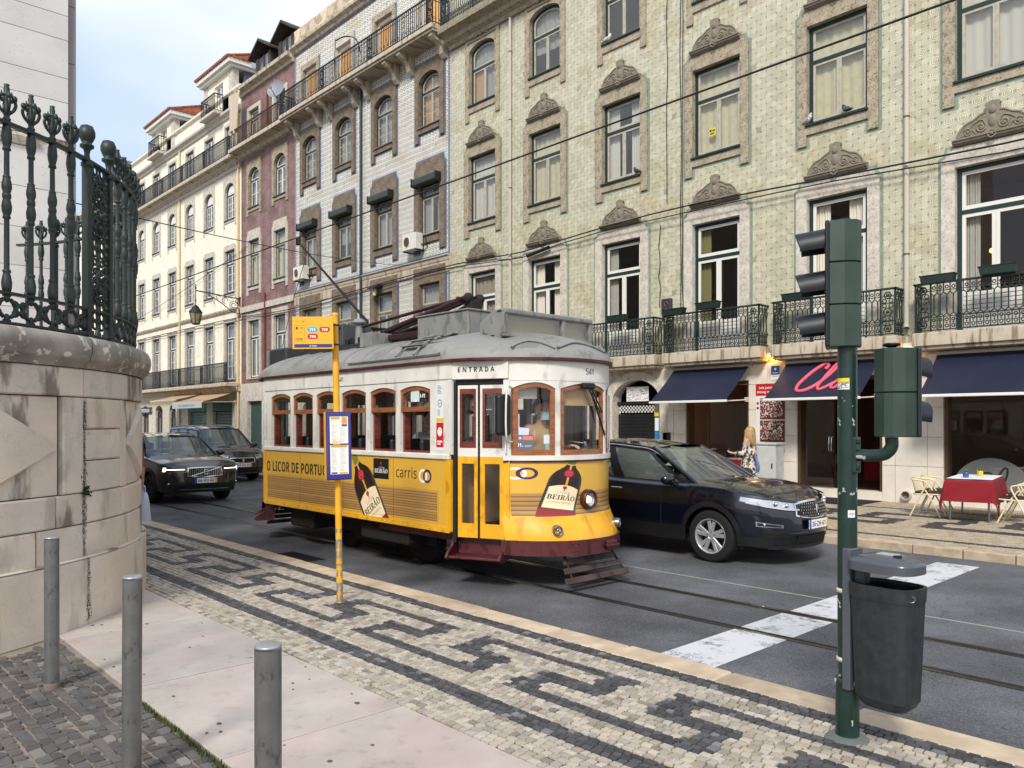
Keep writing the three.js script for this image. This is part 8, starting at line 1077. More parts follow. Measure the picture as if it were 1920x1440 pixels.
// window decal, tables and chairs inside
{ const dc = mat(0xffffff, 0.6, { map: canvasTex(512, 256, (k) => { k.clearRect(0, 0, 512, 256); k.fillStyle = 'rgba(130,138,136,.5)'; k.beginPath(); k.ellipse(256, 256, 250, 246, 0, 0, 7); k.fill(); k.strokeStyle = '#131313'; k.lineWidth = 13; k.lineCap = 'round'; k.beginPath(); k.arc(230, 180, 62, 0.8, 5.2); k.stroke(); k.beginPath(); k.ellipse(320, 160, 24, 84, 0.35, 0, 7); k.stroke(); }), transparent: true, own: true }); const d = tag(obj('window_decal', [new THREE.PlaneGeometry(1.5, 0.72)], dc, scene, true), 'frosted oval window decal with black script behind the terrace chairs', 'decal'); d.position.set(-5.05, 0.82, FZ - 0.127);
  const inTable = (x, z, label) => { const t = thing('dining_table', label, 'table', [x, 0.16, z]); obj('cloth', [rb(-0.55, 0.55, 0.25, 0.75, -0.42, 0.42, 0.03, 2)], M.redCloth, t); obj('topper', [rb(-0.5, 0.5, 0.751, 0.758, -0.38, 0.38, 0.003)], M.whiteCloth, t); for (const q of [-0.28, 0.28]) obj('plate', [lathe([[0, 0.762], [0.07, 0.764], [0.12, 0.775]], 18, q, 0, 0.05)], M.white, t); };
  inTable(-11.35, -18.95, 'red draped dining table inside the first restaurant window'); inTable(-4.6, -18.85, 'red draped dining table just inside the terrace window'); inTable(-3.2, -18.9, 'red draped dining table inside the terrace window, nearest the frame edge'); inTable(-8.2, -21.2, 'red draped dining table deep inside the open restaurant door');
  const wd = mat(0x3a2418, 0.5), ch = (x, z, a, label) => { const t = thing('dining_chair', label, 'chair', [x, 0.16, z], a, 'dark wooden dining chairs indoors'); obj('seat', [rb(-0.2, 0.2, 0.42, 0.46, -0.2, 0.2, 0.012)], wd, t); for (const [p, q] of [[-0.18, -0.18], [0.18, -0.18], [-0.18, 0.18], [0.18, 0.18]]) obj('leg', [bx(p - 0.018, p + 0.018, 0, 0.42, q - 0.018, q + 0.018)], wd, t); obj('backrest', [rb(-0.2, 0.2, 0.7, 0.92, 0.17, 0.2, 0.008), bx(-0.2, -0.165, 0.46, 0.7, 0.165, 0.2), bx(0.165, 0.2, 0.46, 0.7, 0.165, 0.2)], wd, t); };
  ch(-8.75, -19.6, 0.3, 'dark wooden chair seen through the restaurant doorway'); ch(-12.0, -19.3, 1.6, 'dark wooden chair left of the red table in the first window'); ch(-11.3, -19.75, 0, 'dark wooden chair behind the red table in the first window');
  const sf = thing('bench', 'dark red upholstered bench along the inside of the terrace window', 'bench', [-3.6, 0.16, -18.42]); obj('seat', [rb(-1.3, 1.3, 0.1, 0.45, -0.1, 0.1, 0.04, 2)], M.redCloth, sf); obj('back', [rb(-1.3, 1.3, 0.45, 0.82, 0.02, 0.1, 0.03, 2)], mat(0x5a2a33, 0.6), sf);
  for (const [x, y, z, label] of [[-10.75, 2.55, -18.6, 'small warm bulb hanging inside the first restaurant window'], [-5.25, 5.55, -18.9, 'small warm lamp glowing behind the balcony door above the terrace']]) { const l = thing('pendant_lamp', label, 'lamp', [x, y, z]); obj('bulb', [ball(0.05, 0, 0, 0)], mat(0xffe0b0, 0.4, { emissive: 0xff9a3c, emissiveIntensity: 6 }), l); obj('cord', [cyl(V(0, 0.05, 0), V(0, 0.7, 0), 0.006, 0.006, 5)], M.wire, l); const p = new THREE.PointLight(0xff9a3c, 0.6, 0, 2); p.position.set(0, 0, 0); p.castShadow = true; p.name = 'bulb_light'; l.add(p); }
}
// ---------------------------------------------------------------- things on the facades
{ const fb = mat(0x12261f, 0.45), FB = { box: metric(clean(merge([ext([[-0.3, 0], [0.3, 0], [0.33, 0.16], [-0.33, 0.16]], 0.2, { bevel: 0.008, z: -0.1 })]))), rim: metric(clean(rb(-0.345, 0.345, 0.155, 0.18, -0.11, 0.11, 0.008))) };
  [[-14.35, 4.86, 'balcony above the arched doorway'], [-12.4, 4.84, 'first awning balcony, by the alarm box'], [-11.35, 4.9, 'first awning balcony, in its middle'], [-8.95, 4.84, 'balcony behind the signal head'], [-5.85, 4.84, 'balcony above the terrace, left box of its pair'], [-4.75, 4.88, 'balcony above the terrace, right box of its pair']].forEach(([x, y, w]) => { const t = thing('flower_box', 'empty dark green flower box on the ' + w, 'flower box', [x, y - 0.08, FZ + 0.50], 0, 'flower boxes on the balcony rails'); raw('trough', FB.box, fb, t); raw('rim', FB.rim, fb, t); }); }
function pigeon(x, y, z, turn, body, head, label) {
  const t = thing('pigeon', label, 'pigeon', [x, y, z], turn, 'pigeons on the window sills'), g = [];
  g.push(new THREE.SphereGeometry(1, 12, 8).scale(0.11, 0.065, 0.06).rotateZ(0.35).translate(0, 0.1, 0), new THREE.SphereGeometry(1, 10, 8).scale(0.05, 0.06, 0.045).rotateZ(0.2).translate(0.085, 0.165, 0), ball(0.032, 0.11, 0.215, 0, 10, 8), new THREE.SphereGeometry(1, 8, 6).scale(0.1, 0.014, 0.035).rotateZ(0.3).translate(-0.13, 0.06, 0));
  obj('body', g, mat(body, 0.8), t); obj('beak', [new THREE.ConeGeometry(0.009, 0.03, 6).rotateZ(-Math.PI / 2).translate(0.15, 0.21, 0)], mat(0x3a3530, 0.6), t); obj('wing', [new THREE.SphereGeometry(1, 10, 6).scale(0.1, 0.045, 0.012).rotateZ(0.35).translate(-0.02, 0.1, 0.058)], mat(head, 0.8), t); obj('wing', [new THREE.SphereGeometry(1, 10, 6).scale(0.1, 0.045, 0.012).rotateZ(0.35).translate(-0.02, 0.1, -0.058)], mat(head, 0.8), t); for (const s of [-1, 1]) obj('leg', [cyl(V(0.01, 0.0, s * 0.02), V(0.01, 0.06, s * 0.02), 0.006, 0.006, 5)], mat(0x8a3a34, 0.7), t);
}
pigeon(-15.1, 13.178, FZ + 0.05, 0.2, 0xd2cfca, 0xb5b2ad, 'white pigeon on the sill of a top floor arched window');
pigeon(-14.0, 9.008, FZ + 0.05, 2.9, 0x4a4d54, 0x33363c, 'dark pigeon on the second floor sill over the tram roof');
pigeon(-8.9, 9.008, FZ + 0.05, -0.2, 0xc9c2bc, 0xa39c98, 'pale pigeon at the corner of a second floor sill');
pigeon(-7.95, 9.008, FZ + 0.05, 2.7, 0x3f434b, 0x565a62, 'grey pigeon in the middle of a second floor sill');
{ const ac = (x, y, label) => { const t = thing('air_conditioner', label, 'air conditioner', [x, y, FZ], 0, 'air conditioners on the ring-tiled facade'); const m = mat(0xffffff, 0.5, { map: mottle(0xd6d4cc, 0.05, 8, 3, 256, 0.8) }); obj('case', [rb(-0.45, 0.45, 0, 0.62, 0.12, 0.46, 0.02)], m, t); obj('fan_ring', [tor(0.2, 0.015, -0.14, 0.31, 0.462, 24, 6)], m, t); obj('fan_dark', [new THREE.CircleGeometry(0.2, 24).translate(-0.14, 0.31, 0.4615)], mat(0x2c2823, 0.8), t); for (let i = 0; i < 5; i++) obj('guard_ring', [tor(0.035 + i * 0.036, 0.005, -0.14, 0.31, 0.466, 20, 4)], mat(0x8a7a66, 0.6), t); obj('bracket', [bx(-0.4, -0.36, -0.04, 0, 0, 0.44), bx(0.36, 0.4, -0.04, 0, 0, 0.44)], M.ironBlack, t); obj('hose', [tube([V(0.45, 0.2, 0.2), V(0.58, 0.15, 0.15), V(0.6, 0.35, 0.08), V(0.52, 0.5, 0.05), V(0.62, 0.1, 0.04)], 0.025, 6)], M.wire, t); };
  ac(-24.6, 8.5, 'white air conditioner under the shuttered window closest to the green building'); ac(-33.4, 8.55, 'white air conditioner at the end of the ring-tiled facade by the maroon tiles');
  const dish = (x, y, z, R, label) => { const t = thing('satellite_dish', label, 'satellite dish', [x, y, z], 0.5, 'satellite dishes'); obj('dish', [lathe([[0, -0.1], [R * 0.4, -0.08], [R * 0.8, -0.02], [R, 0.04]], 28).rotateX(Math.PI / 2).rotateX(-0.3)], mat(0x7f858c, 0.5), t); obj('arm', [cyl(V(0, -R * 0.8, 0), V(0, -0.1, R * 0.9), 0.02, 0.02, 6)], M.steel, t); obj('receiver', [rb(-0.06, 0.06, -0.14, -0.02, R * 0.85, R * 1.05, 0.02)], M.steel, t); obj('mount', [cyl(V(0, 0, -0.1), V(0, -0.9, -0.25), 0.03, 0.03, 8)], M.steel, t); };
  dish(-39.6, 21.1, FZ - 0.6, 0.5, 'grey satellite dish on the roof beside the dormers'); dish(-35.0, 17.8, FZ + 0.75, 0.46, 'large pale satellite dish on the maroon balcony'); }
{ // street lantern on a wrought bracket
  const t = thing('street_lantern', 'black wrought iron street lantern hanging from a bracket on the facade', 'street lamp', [-40.62, 8.3, FZ]), ib = M.ironBlack;
  obj('wall_plate', [bx(-0.03, 0.03, -0.75, 0.35, 0, 0.05)], ib, t); obj('arm', [tube([V(0, 0.25, 0.05), V(0, 0.27, 0.6), V(0, 0.36, 1.5), V(0, 0.42, 2.35)], 0.032, 6, 30)], ib, t); obj('stay', [tube([V(0, -0.55, 0.05), V(0, -0.5, 0.4), V(0, -0.1, 1.0), V(0, 0.3, 1.75)], 0.024, 6, 30)], ib, t);
  const sc = []; for (const [z, y, R] of [[0.35, -0.15, 0.24], [0.85, 0.08, 0.15], [0.38, -0.15, 0.12], [1.2, 0.2, 0.1], [0.15, 0.08, 0.12]]) sc.push(new THREE.TorusGeometry(R, 0.018, 5, 22, 5).rotateY(Math.PI / 2).translate(0, y, z)); obj('scrolls', sc, ib, t);
  const l = group('lantern', t, [0, 0, 2.38]); obj('hanger', [cyl(V(0, 0.75, 0), V(0, -0.35, 0), 0.022, 0.022, 6), ball(0.05, 0, 0.55, 0, 8, 6), tor(0.07, 0.012, 0, -0.1, 0)], ib, l); obj('roof', [lathe([[0.02, -0.3], [0.1, -0.36], [0.14, -0.4], [0.36, -0.68], [0.36, -0.72]], 6)], ib, l); obj('glass', [lathe([[0.32, -0.72], [0.19, -1.28]], 6)], mat(0xb9b39c, 0.3, { transmission: 0.5, thickness: 0 }), l); const fr = []; for (let i = 0; i < 6; i++) { const a = i * Math.PI / 3; fr.push(cyl(V(Math.sin(a) * 0.33, -0.7, Math.cos(a) * 0.33), V(Math.sin(a) * 0.2, -1.3, Math.cos(a) * 0.2), 0.016, 0.016, 5)); } obj('frame', [fr, lathe([[0, -1.36], [0.2, -1.32], [0.2, -1.27], [0, -1.27]], 6)], ib, l);
}
{ // overhead and facade cables
  const sag = (a, b, s, n = 14) => [...Array(n + 1)].map((_, i) => { const t = i / n, p = a.clone().lerp(b, t); p.y -= s * 4 * t * (1 - t); return p; });
  const cable = (name, label, pts, r) => tag(obj(name, [tube(pts, r, 5, pts.length * 3)], M.wire), label, 'cable');
  cable('contact_wire', 'overhead tram contact wire running along the street above the rails', [V(-110, 5.2, -6.75), V(-60, 5.2, -6.75), V(-20, 5.18, -6.75), V(20, 5.2, -6.75)], 0.011);
  const U = (px, py, D) => { const u = (px - 960) / 1470; return V(D * (-Math.cos(YAW) + Math.sin(YAW) * u), 1.85 + (795 - py) / 1470 * D, -D * (Math.sin(YAW) + Math.cos(YAW) * u)); };
  cable('span_wire', 'thin span wire crossing the street from the church corner to the ring-tiled facade', sag(V(-12.6, 5.05, -3.06), V(-25.2, 8.05, FZ), 0.18), 0.009);
  cable('span_wire', 'thin pull-off wire rising from the yellow facade to the maroon tiles', sag(V(-56.8, 8.9, FZ + 0.3), V(-39.6, 11.2, FZ + 0.05), 0.1), 0.014);
  const run = [V(-57, 7.6, FZ + 0.1), V(-41, 7.55, FZ + 0.1), V(-34.5, 7.35, FZ + 0.14), V(-28, 7.55, FZ + 0.12), V(-22.6, 7.65, FZ + 0.1), V(-18.3, 7.52, FZ + 0.13), V(-16.4, 7.62, FZ + 0.18), V(-12.5, 7.72, FZ + 0.2), V(-8, 7.55, FZ + 0.2), V(-4, 7.42, FZ + 0.2), V(0.5, 7.5, FZ + 0.2)];
  cable('facade_cable', 'black cable bundle strung along the facades under the pediments', run, 0.022); cable('facade_cable', 'thinner black cable looping just below the cable bundle', run.map((p, i) => V(p.x, p.y - 0.1 - 0.09 * (i % 2), p.z + 0.03)), 0.016);
  tag(obj('cable_joint', [tube([V(-18.4, 7.34, FZ + 0.16), V(-17.9, 7.4, FZ + 0.17), V(-17.4, 7.46, FZ + 0.17)], 0.06, 8)], M.wire), 'thick black splice sleeve on the lower facade cable', 'cable joint');
}
// ---------------------------------------------------------------- people
function sdfMesh(bones, cx, cy, cz, half, res, colorAt, k = 0.03) {   // bones: [a, b, ra, rb, k?]; smooth union of tapered capsules
  const mc = new MarchingCubes(res, mat(0xffffff), false, false, 120000), n = mc.size, h = mc.halfsize; mc.isolation = 0;
  const B = bones.map(([a, b, ra, rb, kk]) => ({ a, d: [b[0] - a[0], b[1] - a[1], b[2] - a[2]], ra, rb, k: kk ?? k, l2: Math.max(1e-9, (b[0] - a[0]) ** 2 + (b[1] - a[1]) ** 2 + (b[2] - a[2]) ** 2) }));
  const dist = (x, y, z) => { let s = 1e3; for (const q of B) { const px = x - q.a[0], py = y - q.a[1], pz = z - q.a[2], t = clamp((px * q.d[0] + py * q.d[1] + pz * q.d[2]) / q.l2), ex = px - t * q.d[0], ey = py - t * q.d[1], ez = pz - t * q.d[2], d = Math.sqrt(ex * ex + ey * ey + ez * ez) - mix(q.ra, q.rb, t), hh = clamp(0.5 + 0.5 * (d - s) / q.k); s = s > 900 ? d : mix(d, s, hh) - q.k * hh * (1 - hh); } return s; };
  for (let z = 0; z < n; z++) for (let y = 0; y < n; y++) for (let x = 0; x < n; x++) mc.field[x + y * n + z * n * n] = -dist(cx + (x - h) / h * half, cy + (y - h) / h * half, cz + (z - h) / h * half);
  mc.update(); const c = mc.count, p = new Float32Array(c * 3), nn = new Float32Array(c * 3), col = new Float32Array(c * 3);
  for (let i = 0; i < c; i++) { for (let q = 0; q < 3; q++) p[i * 3 + q] = mc.positionArray[i * 3 + q] * half + [cx, cy, cz][q]; const [x, y, z] = [p[i * 3], p[i * 3 + 1], p[i * 3 + 2]], e = 0.004, d0 = dist(x, y, z); let gx = dist(x + e, y, z) - d0, gy = dist(x, y + e, z) - d0, gz = dist(x, y, z + e) - d0; const l = Math.hypot(gx, gy, gz) || 1; nn[i * 3] = gx / l; nn[i * 3 + 1] = gy / l; nn[i * 3 + 2] = gz / l; const q = colorAt(x, y, z); col.set(q, i * 3); }
  const g = new THREE.BufferGeometry(); g.setAttribute('position', new THREE.BufferAttribute(p, 3)); g.setAttribute('normal', new THREE.BufferAttribute(nn, 3)); g.setAttribute('color', new THREE.BufferAttribute(col, 3)); return clean(g);
}
// head facing +x, centred at eye height y: skull, brow, cheeks, nose, lips, jaw, ears
const headBones = (x, y, z) => [[[-0.015, 0.035, 0], [-0.02, 0.03, 0], 0.088, 0.09], [[0.025, 0.03, 0], [0.03, 0.0, 0], 0.068, 0.064], [[0.03, -0.05, -0.02], [0.03, -0.05, 0.02], 0.046, 0.046], [[0.045, -0.088, 0], [0.05, -0.092, 0], 0.03, 0.026], [[0.088, 0.01, 0], [0.112, -0.03, 0], 0.009, 0.014, 0.012], [[0.092, -0.06, -0.016], [0.092, -0.06, 0.016], 0.009, 0.009, 0.012], [[0.07, 0.025, -0.04], [0.07, 0.025, 0.04], 0.024, 0.024], [[-0.01, 0.005, 0.09], [-0.015, -0.03, 0.088], 0.016, 0.011, 0.012], [[-0.01, 0.005, -0.09], [-0.015, -0.03, -0.088], 0.016, 0.011, 0.012], [[-0.02, -0.07, 0], [-0.035, -0.17, 0], 0.055, 0.058]].map(([a, b, ...r]) => [[a[0] + x, a[1] + y, a[2] + z], [b[0] + x, b[1] + y, b[2] + z], ...r]);
// hand: palm from wrist w along d (unit), fingers curl towards c, thumb to side s
function handBones(w, d, c, s, curl = 0.35) { const add = (p, q, k) => [p[0] + q[0] * k, p[1] + q[1] * k, p[2] + q[2] * k], out = [], palm = add(w, d, 0.08); for (const o of [-0.028, -0.009, 0.01, 0.028]) out.push([add(w, s, o * 0.7), add(palm, s, o), 0.015, 0.012, 0.014]); [0.062, 0.072, 0.068, 0.052].forEach((L, i) => { const o = 0.03 - i * 0.02, a = add(palm, s, o), m = add(add(a, d, L * 0.55), c, L * curl * 0.4), e = add(add(m, d, L * 0.4), c, L * curl); out.push([a, m, 0.009, 0.0085, 0.006], [m, e, 0.0085, 0.0075, 0.006]); }); const t0 = add(add(w, d, 0.025), s, 0.024), t1 = add(add(t0, d, 0.035), s, 0.026), t2 = add(add(t1, d, 0.03), c, 0.012); out.push([t0, t1, 0.013, 0.011, 0.01], [t1, t2, 0.011, 0.009, 0.006]); return out; }
const skinC = [0.46, 0.27, 0.19], PM_ = mat(0xffffff, 0.75, { vertexColors: true });
const face = (x, y, z) => (px, py, pz) => { const dx = px - x, dy = py - y, dz = Math.abs(pz - z); if (dx > 0.05 && Math.hypot(dy - 0.004, dz - 0.032) < 0.011) return dz < 0.039 && dz > 0.025 ? [0.03, 0.02, 0.015] : [0.5, 0.48, 0.46]; if (dx > 0.06 && Math.abs(dy - 0.027) < 0.006 && dz > 0.014 && dz < 0.052) return [0.08, 0.05, 0.03]; if (dx > 0.075 && Math.abs(dy + 0.06) < 0.01 && dz < 0.026) return [0.38, 0.13, 0.11]; return skinC; };
function eyes(t, x, y, z) { for (const s of [-1, 1]) obj('eye', [ball(0.0115, x + 0.077, y + 0.004, z + s * 0.032, 8, 6)], mat(0x2a2220, 0.2), t); }

{ // woman on the far pavement: back half turned, one arm held out
  const t = thing('person', 'blond woman in a black top and patterned kimono gesturing beside the cabinet', 'person', [-9.3, 0.13, -16.0], 3.25), hx = 0.0, hy = 1.53;
  const bones = [[[0, 0.92, -0.07], [0, 0.92, 0.07], 0.125, 0.125], [[0, 1.0, 0], [0.01, 1.2, 0], 0.115, 0.12], [[0.01, 1.26, -0.08], [0.01, 1.26, 0.08], 0.1, 0.1], [[0, 1.35, -0.13], [0, 1.35, 0.13], 0.058, 0.058], [[-0.02, 1.36, 0], [-0.015, 1.45, 0], 0.052, 0.048],
    [[0, 0.9, 0.09], [0.03, 0.48, 0.1], 0.088, 0.055], [[0.03, 0.48, 0.1], [-0.01, 0.08, 0.11], 0.056, 0.038], [[-0.01, 0.05, 0.11], [0.14, 0.03, 0.12], 0.04, 0.03], [[0, 0.9, -0.09], [-0.02, 0.48, -0.1], 0.088, 0.055], [[-0.02, 0.48, -0.1], [-0.08, 0.08, -0.1], 0.056, 0.038], [[-0.08, 0.05, -0.1], [0.07, 0.03, -0.11], 0.04, 0.03],
    [[0, 1.34, 0.17], [0.02, 1.08, 0.24], 0.046, 0.04], [[0.02, 1.08, 0.24], [0.24, 1.06, 0.26], 0.038, 0.026], [[0, 1.34, -0.17], [0.02, 1.08, -0.24], 0.046, 0.04], [[0.02, 1.08, -0.24], [0.22, 1.0, -0.16], 0.038, 0.026]];
  const hb = [...handBones([0.25, 1.06, 0.26], [0.96, 0.2, 0.1], [0, 1, 0], [0.1, 0.1, -0.98]), ...handBones([0.23, 0.995, -0.155], [0.9, -0.3, 0.3], [0, -1, 0], [0, 0.2, 1])];
  const c = (x, y, z) => { if (y > 1.38 || (Math.abs(z) > 0.125 && y > 0.9)) return skinC; if (y > 0.88) return [0.012, 0.012, 0.014]; if (y < 0.07) return [0.02, 0.02, 0.02]; return [0.02, 0.025, 0.04]; };
  const b = [sdfMesh(bones, 0, 0.75, 0, 0.82, 100, c), sdfMesh(headBones(hx, hy, 0), 0, hy, 0, 0.2, 56, face(hx, hy, 0), 0.02), sdfMesh(hb.slice(0, 14), 0.33, 1.08, 0.26, 0.13, 50, () => skinC, 0.01), sdfMesh(hb.slice(14), 0.3, 0.97, -0.13, 0.13, 50, () => skinC, 0.01)];
  t.scale.z = -1; obj('body', b, PM_, t, true); eyes(t, hx, hy, 0);
  const r = rng(3), hair = []; for (let i = 0; i < 260; i++) { const a = mix(0.9, 5.38, r()), R = 0.1, x = Math.cos(a) * R, z = Math.sin(a) * R, L = 0.22 + r() * 0.1, w = r() * 0.03; hair.push(tube([V(x * 0.25, hy + 0.128, z * 0.25), V(x * 0.85 - 0.01, hy + 0.085, z * 0.85), V(x * 1.12 - 0.015, hy - 0.02, z * 1.1), V(x * 1.15 - 0.03 + w, hy - L * 0.6, z * 1.12 + w), V(x * 0.95 - 0.04 + w * 2, hy - L, z * 0.95 - w)], 0.009 + r() * 0.004, 4, 9)); } hair.push(new THREE.SphereGeometry(0.108, 16, 12).scale(1, 1.02, 0.98).translate(-0.025, hy + 0.032, 0)); obj('hair', hair, mat(0xffffff, 0.5, { map: mottle(0xa08052, 0.2, 12, 6, 256, 0.2) }), t);
  const kim = noiseTex(256, 0.5, (u, v) => { const n = fbm(u, v, 7, 4, 5), m = fbm(u, v, 11, 3, 15), q = n > 0.53 ? 40 : m > 0.56 ? 120 : 200; return [q, q * 0.95, q * 0.9]; }), km = mat(0xffffff, 0.9, { map: kim });
  obj('kimono', [grid(26, 10, (u, v) => { const a = mix(0.75, 5.53, u), y = mix(0.6, 1.22, v), R = mix(0.235, 0.165, v); return V(Math.cos(a) * R * 0.85 - 0.01, y, Math.sin(a) * R * 1.12 + 0.012 * Math.sin(a * 9)); }), ...[-1, 1].map((s) => [grid(14, 8, (u, v) => { const a = u * 6.2832, p = v < 0.5 ? V(0.0, mix(1.24, 1.07, v * 2), s * mix(0.19, 0.24, v * 2)) : V(mix(0.02, 0.19, (v - 0.5) * 2), mix(1.07, 1.05, (v - 0.5) * 2), s * 0.245), R = mix(0.065, 0.075, v); return V(p.x + (v < 0.5 ? Math.cos(a) * R : Math.cos(a) * 0.02 * (1 - v)), p.y + (v < 0.5 ? 0 : Math.cos(a) * R - (v - 0.5) * 0.02), p.z + Math.sin(a) * R); })])], km, t);
  obj('sweater', [grid(8, 8, (u, v) => V(-0.2 - 0.03 * Math.sin(v * 5), mix(0.62, 1.05, v), mix(-0.05, 0.12, u) * mix(1.3, 0.6, v)))], mat(0x6d86b4, 0.9), t);
}
{ // the driver, seated in the cab
  const t = thing('person', 'tram driver in a tan polo shirt and pale blue face mask', 'person', [-6.52, 0.64, -6.52], -0.05), hx = 0.06, hy = 1.37;
  const bones = [[[0, 0.72, -0.09], [0, 0.72, 0.09], 0.135, 0.135], [[0, 0.8, 0], [0.01, 1.02, 0], 0.14, 0.15], [[0.0, 1.06, -0.1], [0.0, 1.06, 0.1], 0.115, 0.115], [[0, 1.14, -0.17], [0, 1.14, 0.17], 0.066, 0.066], [[0.01, 1.15, 0], [0.03, 1.27, 0], 0.062, 0.058], [[0, 0.68, 0.13], [0.34, 0.62, 0.24], 0.092, 0.068], [[0.34, 0.62, 0.24], [0.2, 0.1, 0.26], 0.062, 0.042], [[0, 0.68, -0.11], [0.34, 0.6, -0.2], 0.092, 0.068], [[0.34, 0.6, -0.2], [0.2, 0.1, -0.2], 0.062, 0.042], [[0.2, 0.05, 0.26], [0.34, 0.035, 0.28], 0.045, 0.034], [[0.2, 0.05, -0.2], [0.34, 0.035, -0.2], 0.045, 0.034],
    [[0, 1.12, 0.21], [0.06, 0.87, 0.27], 0.062, 0.048], [[0.06, 0.87, 0.27], [0.28, 0.88, 0.18], 0.042, 0.028], [[0, 1.12, -0.21], [0.1, 0.9, -0.28], 0.062, 0.048], [[0.1, 0.9, -0.28], [0.34, 0.95, -0.2], 0.042, 0.028]];
  const tan = [0.36, 0.25, 0.13], c = (x, y, z) => (y > 1.2 || (x > 0.08 && Math.abs(z) > 0.15 && y > 0.78) ? skinC : y > 0.72 ? tan : y < 0.08 ? [0.01, 0.01, 0.01] : [0.02, 0.022, 0.03]);
  const hb1 = handBones([0.29, 0.88, 0.175], [0.85, 0, -0.5], [0, -1, 0], [-0.4, 0.3, -0.8]), hb2 = handBones([0.35, 0.95, -0.2], [0.95, 0.1, 0.3], [0, -1, 0], [0, 0.2, 0.95]);
  obj('body', [sdfMesh(bones, 0.1, 0.64, 0, 0.68, 90, c), sdfMesh(headBones(hx, hy, 0), hx, hy, 0, 0.2, 60, face(hx, hy, 0), 0.02), sdfMesh(hb1, 0.37, 0.87, 0.13, 0.13, 46, () => skinC, 0.01), sdfMesh(hb2, 0.44, 0.95, -0.17, 0.13, 46, () => skinC, 0.01)], PM_, t, true); eyes(t, hx, hy, 0);
  obj('hair', [new THREE.SphereGeometry(0.104, 18, 10, 0, 6.2832, 0, 1.5).rotateZ(0.5).translate(hx - 0.03, hy + 0.035, 0)], mat(0x17120f, 0.8, { bumpMap: BUMP, bumpScale: 0.004 }), t);
  obj('face_mask', [grid(14, 8, (u, v) => { const a = mix(-1.15, 1.15, u), k = Math.cos(a); return V(hx + 0.012 + 0.112 * k - Math.abs(v - 0.45) * 0.03 * k, hy + mix(-0.112, -0.012, v), Math.sin(a) * 0.085); })], mat(0x9cc3c4, 0.85), t); obj('mask_loop', [-1, 1].map((s) => tube([V(hx + 0.05, hy - 0.02, s * 0.08), V(hx, hy + 0.0, s * 0.1), V(hx + 0.05, hy - 0.09, s * 0.075)], 0.002, 4)), M.white, t);
  obj('collar', [-1, 1].map((s) => grid(6, 2, (u, v) => V(mix(-0.05, 0.095, u), mix(1.21, 1.165, v) - u * 0.03, s * (mix(0.07, 0.085, v) - u * u * 0.05)))), mat(0xae8c58, 0.85), t);
  const st = thing('driver_stool', 'black driver stool behind the tram windscreen', 'stool', [-6.52, 0.64, -6.52]); obj('seat', [lathe([[0, 0.56], [0.2, 0.56], [0.21, 0.53], [0.19, 0.5], [0, 0.5]], 20)], M.blackPlastic, st); obj('post', [cyl(V(0, 0, 0), V(0, 0.5, 0), 0.04, 0.04, 10)], M.steel, st);
}
{ // passenger by the open window
  const t = thing('person', 'seated tram passenger in a pale striped shirt seen through the open windows', 'person', [-8.38, 0.68, -6.35], -0.5), hx = 0.02, hy = 1.24;
  const bones = [[[0, 0.58, -0.09], [0, 0.58, 0.09], 0.13, 0.13], [[0, 0.66, 0], [0.01, 0.88, 0], 0.13, 0.14], [[0, 0.92, -0.1], [0, 0.92, 0.1], 0.11, 0.11], [[0, 1.0, -0.16], [0, 1.0, 0.16], 0.064, 0.064], [[0, 1.02, 0], [0.0, 1.14, 0], 0.055, 0.052], [[0, 0.55, 0.1], [0.4, 0.54, 0.12], 0.09, 0.066], [[0.4, 0.54, 0.12], [0.38, 0.06, 0.12], 0.06, 0.042], [[0, 0.55, -0.1], [0.4, 0.54, -0.12], 0.09, 0.066], [[0.4, 0.54, -0.12], [0.38, 0.06, -0.12], 0.06, 0.042], [[0, 0.98, 0.2], [0.05, 0.72, 0.25], 0.06, 0.046], [[0.05, 0.72, 0.25], [0.28, 0.68, 0.18], 0.042, 0.03], [[0, 0.98, -0.2], [0.05, 0.72, -0.25], 0.06, 0.046], [[0.05, 0.72, -0.25], [0.28, 0.68, -0.18], 0.042, 0.03]];
  const c = (x, y, z) => (y > 1.07 || (x > 0.12 && y > 0.62 && Math.abs(z) > 0.13) ? skinC : y > 0.56 ? (Math.abs(((z * 60) % 2 + 2) % 2 - 1) < 0.35 ? [0.3, 0.28, 0.3] : [0.5, 0.46, 0.44]) : [0.05, 0.05, 0.06]);
  obj('body', [sdfMesh(bones, 0.1, 0.56, 0, 0.62, 76, c), sdfMesh(headBones(hx, hy, 0), hx, hy, 0, 0.2, 48, face(hx, hy, 0), 0.02), sdfMesh(handBones([0.29, 0.68, 0.175], [0.9, -0.2, -0.4], [0, -1, 0], [-0.4, 0.3, -0.8]), 0.37, 0.66, 0.13, 0.13, 40, () => skinC, 0.01), sdfMesh(handBones([0.29, 0.68, -0.175], [0.9, -0.2, 0.4], [0, -1, 0], [-0.4, 0.3, 0.8]), 0.37, 0.66, -0.13, 0.13, 40, () => skinC, 0.01)], PM_, t, true); eyes(t, hx, hy, 0);
  obj('hair', [new THREE.SphereGeometry(0.106, 16, 10, 0, 6.2832, 0, 1.75).rotateZ(0.55).translate(hx - 0.03, hy + 0.03, 0)], mat(0x241a14, 0.8), t);
}
